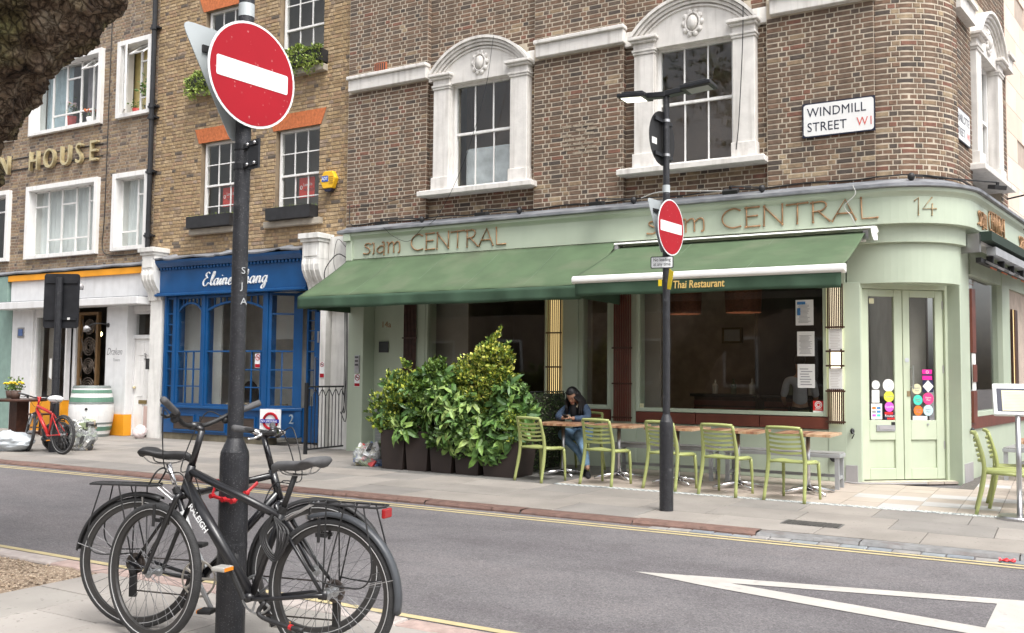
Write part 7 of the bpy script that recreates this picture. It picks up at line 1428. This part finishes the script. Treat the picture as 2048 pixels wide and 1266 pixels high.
def blob(r, c, rad): 
    while True:
        d = Vector((r.uniform(-1, 1), r.uniform(-1, 1), r.uniform(-1, 1)))
        if .2 < d.length < 1: break
    d = d.normalized() * (d.length ** .35); return Vector((c[0] + d.x * rad[0], c[1] + d.y * rad[1], c[2] + d.z * rad[2])), d
def shrub(name, lab, base, blobs, mats, n, l, w_, seed, big=None, bign=0, stems=5, whorl=True, sprigs=60):
    r = random.Random(seed); t = thing(name, lab, 'shrub', base, group='hedge shrubs in planters'); vol = [b[1][0] * b[1][2] for b in blobs]; q = MB(); pts = []
    for i in range(n):
        c, rad = blobs[pick(vol, r.random())]; p, d = blob(r, c, rad); nz = mnoise.noise(p * 5.5 + Vector((seed, 0, 0))) + .5 * mnoise.noise(p * 12 + Vector((seed, 3, 0)));
        if nz < -.12 and r.random() < .9: continue
        p = p + d * (nz * .17 - .02)
        k = 5 if whorl and r.random() < .4 else 1
        for j in range(k): pts.append((p + Vector((r.gauss(0, .012), r.gauss(0, .012), r.gauss(0, .012))), d * .7 + Vector((0, 0, .25))))
    leaf_cloud(q, pts, l, w_, r, len(mats)); o = q.build('foliage', mats, t); o['kind'] = 'stuff'
    q = MB(); pts = []
    for i in range(sprigs):   # shoots standing out of the outline
        c, rad = blobs[pick(vol, r.random())]; p, d = blob(r, c, rad); d = (d + Vector((0, -.1, .55))).normalized(); L2 = r.uniform(.06, .17)
        for k in range(5):
            for j in range(4): pts.append((p + d * L2 * k / 4, d * .5 + Vector((r.uniform(-1, 1), r.uniform(-1, 1), r.uniform(-.3, .6)))))
    if pts: leaf_cloud(q, pts, l * 1.05, w_ * 1.05, r, len(mats)); o = q.build('shoots', mats, t); o['kind'] = 'stuff'
    q = MB()
    for i in range(stems):
        c, rad = blobs[i % len(blobs)]; q.tube(bez([(r.uniform(-.06, .06), r.uniform(-.05, .05), .5 - base[2]), ((c[0]) * .5 + r.uniform(-.1, .1), c[1] * .5, c[2] * .6 + .2), (c[0] + r.uniform(-.1, .1), c[1] + r.uniform(-.08, .08), c[2] + rad[2] * .6)], 4), [.014 - .001 * k for k in range(9)], 6)
    q.build('stems', mat('shrub stem', (.07, .05, .03), .8), t)
    if big:
        for i in range(bign):
            c, rad = blobs[pick(vol, r.random())]; 
            while True:
                p, d = blob(r, c, rad)
                if d.y < .25 and r.random() < .5 - d.y: break
            az = r.uniform(0, 2 * PI)
            for j in range(6):
                a = az + j * 1.047 + r.uniform(-.25, .25); el = r.uniform(-.5, .35); s_ = r.uniform(.75, 1.2); out = (d * .9 + Vector((0, -.25, .35))).normalized(); e1 = out.orthogonal().normalized(); e2 = out.cross(e1); dr = (e1 * math.cos(a) + e2 * math.sin(a)) * math.cos(el) + out * (math.sin(el) + .35); dr.normalize()
                dr.z -= .25; dr.normalize(); Yv = out.cross(dr).normalized(); Zv = dr.cross(Yv); me = big[r.randrange(len(big))]
                lf = bpy.data.objects.new('leaf', me); col.objects.link(lf); lf.parent = t; lf.matrix_local = Matrix.Translation(p) @ Matrix((dr, Yv, Zv)).transposed().to_4x4() @ Matrix.Scale(s_, 4)
    return t
GA = [leafmat('hedge leaf %d' % i, c) for i, c in enumerate([(.11, .19, .03), (.065, .125, .022), (.17, .25, .04)])]; GY = [leafmat('golden leaf %d' % i, c) for i, c in enumerate([(.38, .42, .06), (.22, .29, .045), (.52, .51, .11), (.11, .17, .03)])]; GD = [leafmat('dark leaf %d' % i, c) for i, c in enumerate([(.05, .10, .022), (.075, .14, .03), (.035, .072, .018)])]
def biglm(i, c): return leaf_mesh('aucuba leaf', leafmat('aucuba leaf %d' % i, c), .22, .040, .015, .05)
BL = [biglm(i, c) for i, c in enumerate([(.15, .25, .055), (.11, .205, .04), (.20, .30, .075), (.075, .155, .035), (.25, .34, .10)])]
BD = [biglm(10 + i, c) for i, c in enumerate([(.06, .135, .03), (.085, .175, .042), (.045, .105, .025), (.12, .22, .055)])]
shrub('hedge_shrub', 'yellow green small leaved shrub in the first planter by the rubbish bag', (-8.62, 11.56, 0), [((.05, 0, .95), (.34, .28, .42)), ((.02, 0, 1.32), (.15, .16, .22)), ((-.15, 0, .72), (.32, .26, .25)), ((-.34, -.02, .88), (.2, .2, .24)), ((-.18, 0, 1.18), (.16, .16, .22))], [GA[0], GY[1], GD[1], GY[0], GD[0]], 2700, .062, .020, 11, BD, 8, sprigs=80)
shrub('hedge_shrub', 'bright green leafy shrub above the second planter', (-8.12, 11.60, 0), [((0, 0, 1.15), (.32, .26, .34)), ((.05, 0, .85), (.36, .28, .4)), ((-.14, 0, 1.42), (.14, .14, .2)), ((.22, 0, 1.38), (.14, .14, .16)), ((.42, 0, 1.3), (.2, .18, .16))], GA + [GD[1]], 2500, .07, .025, 12, BD, 8, sprigs=70)
shrub('hedge_shrub', 'spotted large leaved shrub spilling over the middle planters', (-7.62, 11.42, 0), [((0, -.02, .85), (.46, .24, .30)), ((.1, -.10, .58), (.52, .2, .24)), ((-.2, -.02, 1.05), (.28, .2, .22)), ((-.75, -.12, .62), (.2, .14, .16)), ((.42, -.14, .44), (.24, .1, .2))], GD, 1500, .08, .026, 13, BL, 48, sprigs=20)
shrub('hedge_shrub', 'tall golden small leaved shrub rising highest above the hedge row', (-7.28, 11.66, 0), [((.05, 0, 1.2), (.46, .28, .42)), ((.12, 0, 1.55), (.26, .22, .32)), ((.14, 0, 1.82), (.09, .09, .2)), ((-.24, 0, 1.46), (.22, .2, .18)), ((.38, 0, 1.56), (.10, .12, .26)), ((-.5, 0, 1.28), (.2, .18, .16)), ((-.05, 0, .9), (.45, .3, .3))], GY + [GY[0], GD[1], GA[1]], 3700, .06, .020, 14, sprigs=150)
shrub('hedge_shrub', 'dark green large leaved shrub hanging at the chair end of the hedge row', (-6.72, 11.48, 0), [((.02, 0, 1.05), (.26, .2, .30)), ((-.02, -.06, .66), (.30, .2, .26)), ((-.2, -.12, .42), (.28, .12, .2)), ((.18, 0, .98), (.16, .16, .22))], GD, 800, .075, .024, 15, BD + BL[:2], 46, sprigs=20)
shrub('hedge_shrub', 'small green shrub with tiny leaves beside the first chair', (-6.58, 11.45, 0), [((0, -.04, .70), (.17, .16, .22))], GA + GY[:1], 1100, .038, .013, 16)
# clipped dark screen between planters and the first table
hs_ = thing('hedge_screen', 'dark speckled leafy screen panel between the planters and the first table', 'screen', (-6.72, 12.35, 0)); q = MB(); q.box(-.035, .035, -.75, .75, .02, 1.14); q.build('panel', mat('screen backing', (.02, .024, .014), .9), hs_); r = random.Random(4); q = MB(); leaf_cloud(q, [((.04 * (1 if r.random() < .7 else -1), r.uniform(-.75, .75), r.uniform(.03, 1.16)), (.6, 0, .2)) for i in range(2600)], .035, .012, r, 3); q.build('foliage', [GD[0], GD[2], mat('screen leaf pale', (.10, .11, .06), .6)], hs_)['kind'] = 'stuff'
q = MB(); q.tube([(0, -.76, 0), (0, -.76, 1.17), (0, .76, 1.17), (0, .76, 0)], .014, 6); q.build('frame', BLACKM, hs_)
# ---------------------------------------------------------------- seated woman with phone
def skin_obj(name, verts, edges, m, parent, sub=2, root=0, smooth=True):
    me = bpy.data.meshes.new(name); me.from_pydata([v[:3] for v in verts], edges, []); me.materials.append(m); o = bpy.data.objects.new(name, me); col.objects.link(o); o.parent = parent
    sk = o.modifiers.new('skin', 'SKIN'); sk.use_smooth_shade = True; sk.branch_smoothing = .4
    if not me.skin_vertices: 
        bm = bmesh.new(); bm.from_mesh(me); bm.verts.layers.skin.verify(); bm.to_mesh(me); bm.free()
    for i, v in enumerate(verts):
        d = me.skin_vertices[0].data[i]; r_ = v[3]; d.radius = (r_, v[4] if len(v) > 4 else r_); d.use_root = (i == root)
    s_ = o.modifiers.new('sub', 'SUBSURF'); s_.levels = sub; s_.render_levels = sub; return o
pr = thing('person', 'woman with long black hair in a denim jacket and jeans looking down at her phone', 'person', (-6.25, 12.78, 0), D(0))
# local: she faces -y (towards the road); seat top z .46
pel = (0, 0, .55); 
body = [(0, .02, .56, .10, .08), (0, -.01, .70, .08, .07), (0, -.08, .86, .08, .06), (0, -.15, .96, .06, .05), (0, -.20, 1.04, .045, .045), (0, -.235, 1.085, .042, .042), (0, -.27, 1.11, .06, .06), (0, -.28, 1.14, .065, .065), (0, -.275, 1.17, .05, .05),
 (-.14, -.15, .94, .035), (-.235, -.27, .80, .03), (-.06, -.46, .795, .028), (.14, -.15, .94, .035), (.235, -.27, .80, .03), (.06, -.46, .795, .028),
 (-.09, -.02, .53, .085), (-.12, -.42, .565, .062), (.22, -.48, .30, .045), (.36, -.60, .10, .032), (.09, -.02, .53, .085), (.16, -.44, .56, .062), (.42, -.68, .30, .046), (.50, -.80, .10, .032)]
be = [(0, 1), (1, 2), (2, 3), (3, 4), (4, 5), (5, 6), (6, 7), (7, 8), (3, 9), (9, 10), (10, 11), (3, 12), (12, 13), (13, 14), (0, 15), (15, 16), (16, 17), (17, 18), (0, 19), (19, 20), (20, 21), (21, 22)]
bo = skin_obj('body', body, be, SKIN, pr)
jk = [(0, .02, .58, .15, .12), (0, -.01, .72, .145, .115), (0, -.08, .86, .15, .11), (0, -.145, .955, .125, .085), (-.135, -.145, .95, .078), (-.205, -.20, .875, .068), (-.25, -.28, .80, .058), (-.16, -.37, .79, .049), (-.09, -.43, .795, .041), (.135, -.145, .95, .078), (.205, -.20, .875, .068), (.25, -.28, .80, .058), (.16, -.37, .79, .049), (.09, -.43, .795, .041)]
skin_obj('jacket', jk, [(0, 1), (1, 2), (2, 3), (3, 4), (4, 5), (5, 6), (6, 7), (7, 8), (3, 9), (9, 10), (10, 11), (11, 12), (12, 13)], DENIM, pr)
q = MB(); q.tube(bez([(-.085, -.20, 1.0), (-.10, -.14, 1.045), (0, -.10, 1.06), (.10, -.14, 1.045), (.085, -.20, 1.0), (.06, -.25, .94)], 5), [.018] * 20 + [.024] * 6, 8, flat=1.4); q.build('collar', FLEECE, pr, smooth=True)
q = MB(); q.ell((0, -.245, .91), (.06, .05, .13)); q.build('top', BLACKC, pr, smooth=True)
for s_ in (-1, 1): q = MB(); q.box(s_ * .075 - .035, s_ * .075 + .035, -.215, -.19, .84, .89); q.build('jacket_pocket', DENIM, pr)
jn = [(0, .02, .54, .13, .105), (-.09, -.04, .535, .095), (-.11, -.25, .56, .085), (-.12, -.43, .565, .070), (.05, -.455, .43, .060), (.21, -.485, .31, .052), (.335, -.585, .145, .043), (.09, -.04, .535, .095), (.13, -.25, .555, .085), (.16, -.45, .56, .070), (.29, -.57, .43, .060), (.41, -.685, .31, .053), (.485, -.785, .145, .043)]
skin_obj('jeans', jn, [(0, 1), (1, 2), (2, 3), (3, 4), (4, 5), (5, 6), (0, 7), (7, 8), (8, 9), (9, 10), (10, 11), (11, 12)], JEANS, pr)
for x, y in ((.37, -.61), (.51, -.815)):
    a = D(-62); T = Matrix.Translation((x, y, 0)) @ Matrix.Rotation(a, 4, 'Z'); q = MB(); q.T = T; V = []; n = 12; stn = [(-.075, .028, .02, .075), (-.05, .034, .02, .085), (0, .036, .02, .075), (.06, .038, .018, .055), (.12, .036, .016, .042), (.165, .022, .014, .03)]
    for xx, w_, zb, zt in stn:
        for j in range(n): an = 2 * PI * j / n; V.append((xx, w_ * math.cos(an), max(.002, (zt / 2) + (zt / 2) * math.sin(an))))
    q.add(V, [(i * n + j, i * n + (j + 1) % n, (i + 1) * n + (j + 1) % n, (i + 1) * n + j) for i in range(5) for j in range(n)] + [tuple(range(n - 1, -1, -1)), tuple(5 * n + j for j in range(n))]); q.build('shoe', BLACKC, pr, smooth=True)
# face details (head bowed), hair
HT = Matrix.Translation((0, -.285, 1.125)) @ Matrix.Rotation(D(44), 4, 'X') @ Matrix.Scale(1.12, 4)
q = MB(); q.T = HT; q.ell((0, -.008, .0), (.072, .085, .105), n=18, k=14); q.ell((0, -.09, -.02), (.013, .018, .024), n=8, k=6); q.ell((0, -.075, -.075), (.03, .02, .025), n=8, k=6)
for s_ in (-1, 1): q.ell((s_ * .073, .005, -.01), (.012, .02, .028), n=8, k=6)
q.build('head', SKIN, pr, smooth=True)
q = MB(); q.T = HT; q.ell((0, -.086, -.055), (.022, .008, .007), n=8, k=6); q.build('mouth', mat('lips', (.30, .08, .07), .4), pr, smooth=True)
for s_ in (-1, 1): q = MB(); q.T = HT; q.ell((s_ * .03, -.080, .012), (.013, .006, .005), n=8, k=6); q.build('eye', BLACKC, pr, smooth=True); q = MB(); q.T = HT; q.ell((s_ * .03, -.083, .035), (.018, .005, .004), n=8, k=6); q.build('eyebrow', HAIR, pr)
q = MB(); q.T = HT; V = []; F = []; n, k = 24, 12
for i in range(k + 1):
    th_ = 2.0 * i / k
    for j in range(n): a = 2 * PI * j / n; V.append((.084 * math.sin(th_) * math.cos(a), .010 + .096 * math.sin(th_) * math.sin(a) , .012 + .112 * math.cos(th_)))
for i in range(k):
    for j in range(n):
        a = 2 * PI * (j + .5) / n; th_ = 2.0 * (i + .5) / k
        if math.sin(a) < -.55 and th_ > .95: continue
        F.append((i * n + j, (i + 1) * n + j, (i + 1) * n + (j + 1) % n, i * n + (j + 1) % n))
q.add(V, F); q.T = None
r = random.Random(2)
for s_ in (-1, 1):
    for k_ in range(26):
        f = k_ / 25; x = s_ * (.035 + .055 * f); top = HT @ Vector((s_ * (.004 + .07 * f), -.05 + .07 * f, .098 - .07 * f)); lowz = r.uniform(.80, .92)
        q.tube(bez([top, HT @ Vector((s_ * (.062 + .022 * f), -.055 + .085 * f, -.005)), (s_ * (.105 + .04 * f), -.28 + .12 * f + r.uniform(-.02, .02), 1.02), (s_ * (.095 + .06 * f) + r.uniform(-.02, .02), -.285 + .12 * f + r.uniform(-.02, .02), lowz)], 5), [.014] * 4 + [.020] * 6 + [.016] * 5 + [.004], 6)
for k_ in range(14): a = PI * k_ / 13; q.tube(bez([HT @ Vector((.07 * math.cos(a), .07 * math.sin(a), .05)), HT @ Vector((.085 * math.cos(a), .09 * math.sin(a) + .01, -.05)), (.10 * math.cos(a), -.20 + .06 * math.sin(a), 1.0), (.11 * math.cos(a), -.12 + .05 * math.sin(a), .88)], 4), [.022] * 12 + [.008], 6)
q.build('hair', HAIR, pr, smooth=True)
# hands: palm + five fingers each, around the phone
for s_ in (-1, 1):
    hv = [(s_ * .075, -.445, .797, .024, .017), (s_ * .045, -.478, .805, .032, .013)]; he = [(0, 1)]
    for k_ in range(4):
        b = len(hv); ox = s_ * (.052 - .010 * k_); oy = -.470 - .014 * k_; ln = (.8, 1, .95, .75)[k_]
        hv += [(s_ * .045 + s_ * .012 - s_ * k_ * .004, oy - .012, .800, .0085), (s_ * .022, oy - .028 * ln, .790, .0078), (s_ * -.006, oy - .030 * ln, .797, .0068)]; he += [(1, b), (b, b + 1), (b + 1, b + 2)]
    b = len(hv); hv += [(s_ * .040, -.470, .824, .010), (s_ * .018, -.484, .838, .0085), (s_ * .004, -.496, .838, .007)]; he += [(1, b), (b, b + 1), (b + 1, b + 2)]
    skin_obj('hand', hv, he, SKIN, pr, sub=2)
ph = MB(); ph.T = Matrix.Translation((-6.25, 12.78 - .505, .812)) @ Matrix.Rotation(D(-30), 4, 'X'); ph.prism([(x, y, 0) for x, y in rrect(-.036, .036, -.07, .07, .01)], (0, 0, .008)); po = ph.build('phone', DARKP); tag(po, 'dark phone held in both hands by the seated woman', 'phone')

# dim waiter behind the bar and a small lit screen
wt = thing('person', 'waiter in a grey shirt standing at the restaurant bar, dim behind the glass', 'person', (-3.55, 15.05, 0), D(200))
wb1 = [(0, 0, .95, .12, .10), (0, 0, 1.15, .11, .08), (0, 0, 1.36, .13, .08), (0, 0, 1.50, .05, .05), (0, -.02, 1.60, .075, .085), (0, -.02, 1.70, .07, .08), (-.19, 0, 1.38, .05), (-.25, -.05, 1.10, .04), (-.2, -.25, .98, .03), (.19, 0, 1.38, .05), (.25, -.05, 1.10, .04), (.2, -.25, .98, .03), (-.09, 0, .88, .085), (-.10, -.02, .50, .06), (-.10, .02, .08, .045), (.09, 0, .88, .085), (.10, -.02, .50, .06), (.10, .02, .08, .045)]
wbe = [(0, 1), (1, 2), (2, 3), (3, 4), (4, 5), (2, 6), (6, 7), (7, 8), (2, 9), (9, 10), (10, 11), (0, 12), (12, 13), (13, 14), (0, 15), (15, 16), (16, 17)]
skin_obj('body', wb1, wbe, SKIN, wt)
big = lambda L2, k: [tuple(v[:3]) + tuple(x + k for x in v[3:]) for v in L2]
skin_obj('shirt', big([wb1[i] for i in (0, 1, 2, 6, 7, 9, 10)], .018), [(0, 1), (1, 2), (2, 3), (3, 4), (2, 5), (5, 6)], mat('grey shirt', (.45, .45, .48), .85), wt)
skin_obj('trousers', big([wb1[i] for i in (0, 12, 13, 14, 15, 16, 17)], .018), [(0, 1), (1, 2), (2, 3), (0, 4), (4, 5), (5, 6)], BLACKC, wt)
q = MB(); q.ell((0, .0, 1.70), (.088, .10, .10)); q.build('hair', HAIR, wt, smooth=True)
for s_ in (-1, 1): q = MB(); q.ell((s_ * .10, -.05, .04), (.045, .12, .04)); q.build('shoe', BLACKC, wt, smooth=True)
q = MB(); q.box(-4.82, -4.55, 17.42, 17.46, 1.95, 2.15); o = q.build('screen', DARKP); tag(o, 'small glowing screen on the dark board behind the restaurant bar', 'screen'); q = MB(); q.box(-4.80, -4.57, 17.415, 17.42, 1.97, 2.13); q.build('display', mat('display glow', (.1, .2, .25), .4, emit=(.35, .6, .7), estr=.5), o)
for i, (x, z) in enumerate(((-4.3, 2.75), (-3.2, 2.6), (-5.6, 2.2))): q = MB(); q.box(x, x + .4, 17.54, 17.59, z - .15, z + .15); o = q.build('picture_frame', mat('gilt frame', (.22, .15, .07), .5)); tag(o, ['small framed picture high above the bar board', 'framed picture on the bar wall behind the notices', 'framed picture on the bar wall left of the board'][i], 'picture'); q = MB(); q.box(x + .05, x + .35, 17.535, 17.54, z - .11, z + .11); q.build('print', INTL, o)
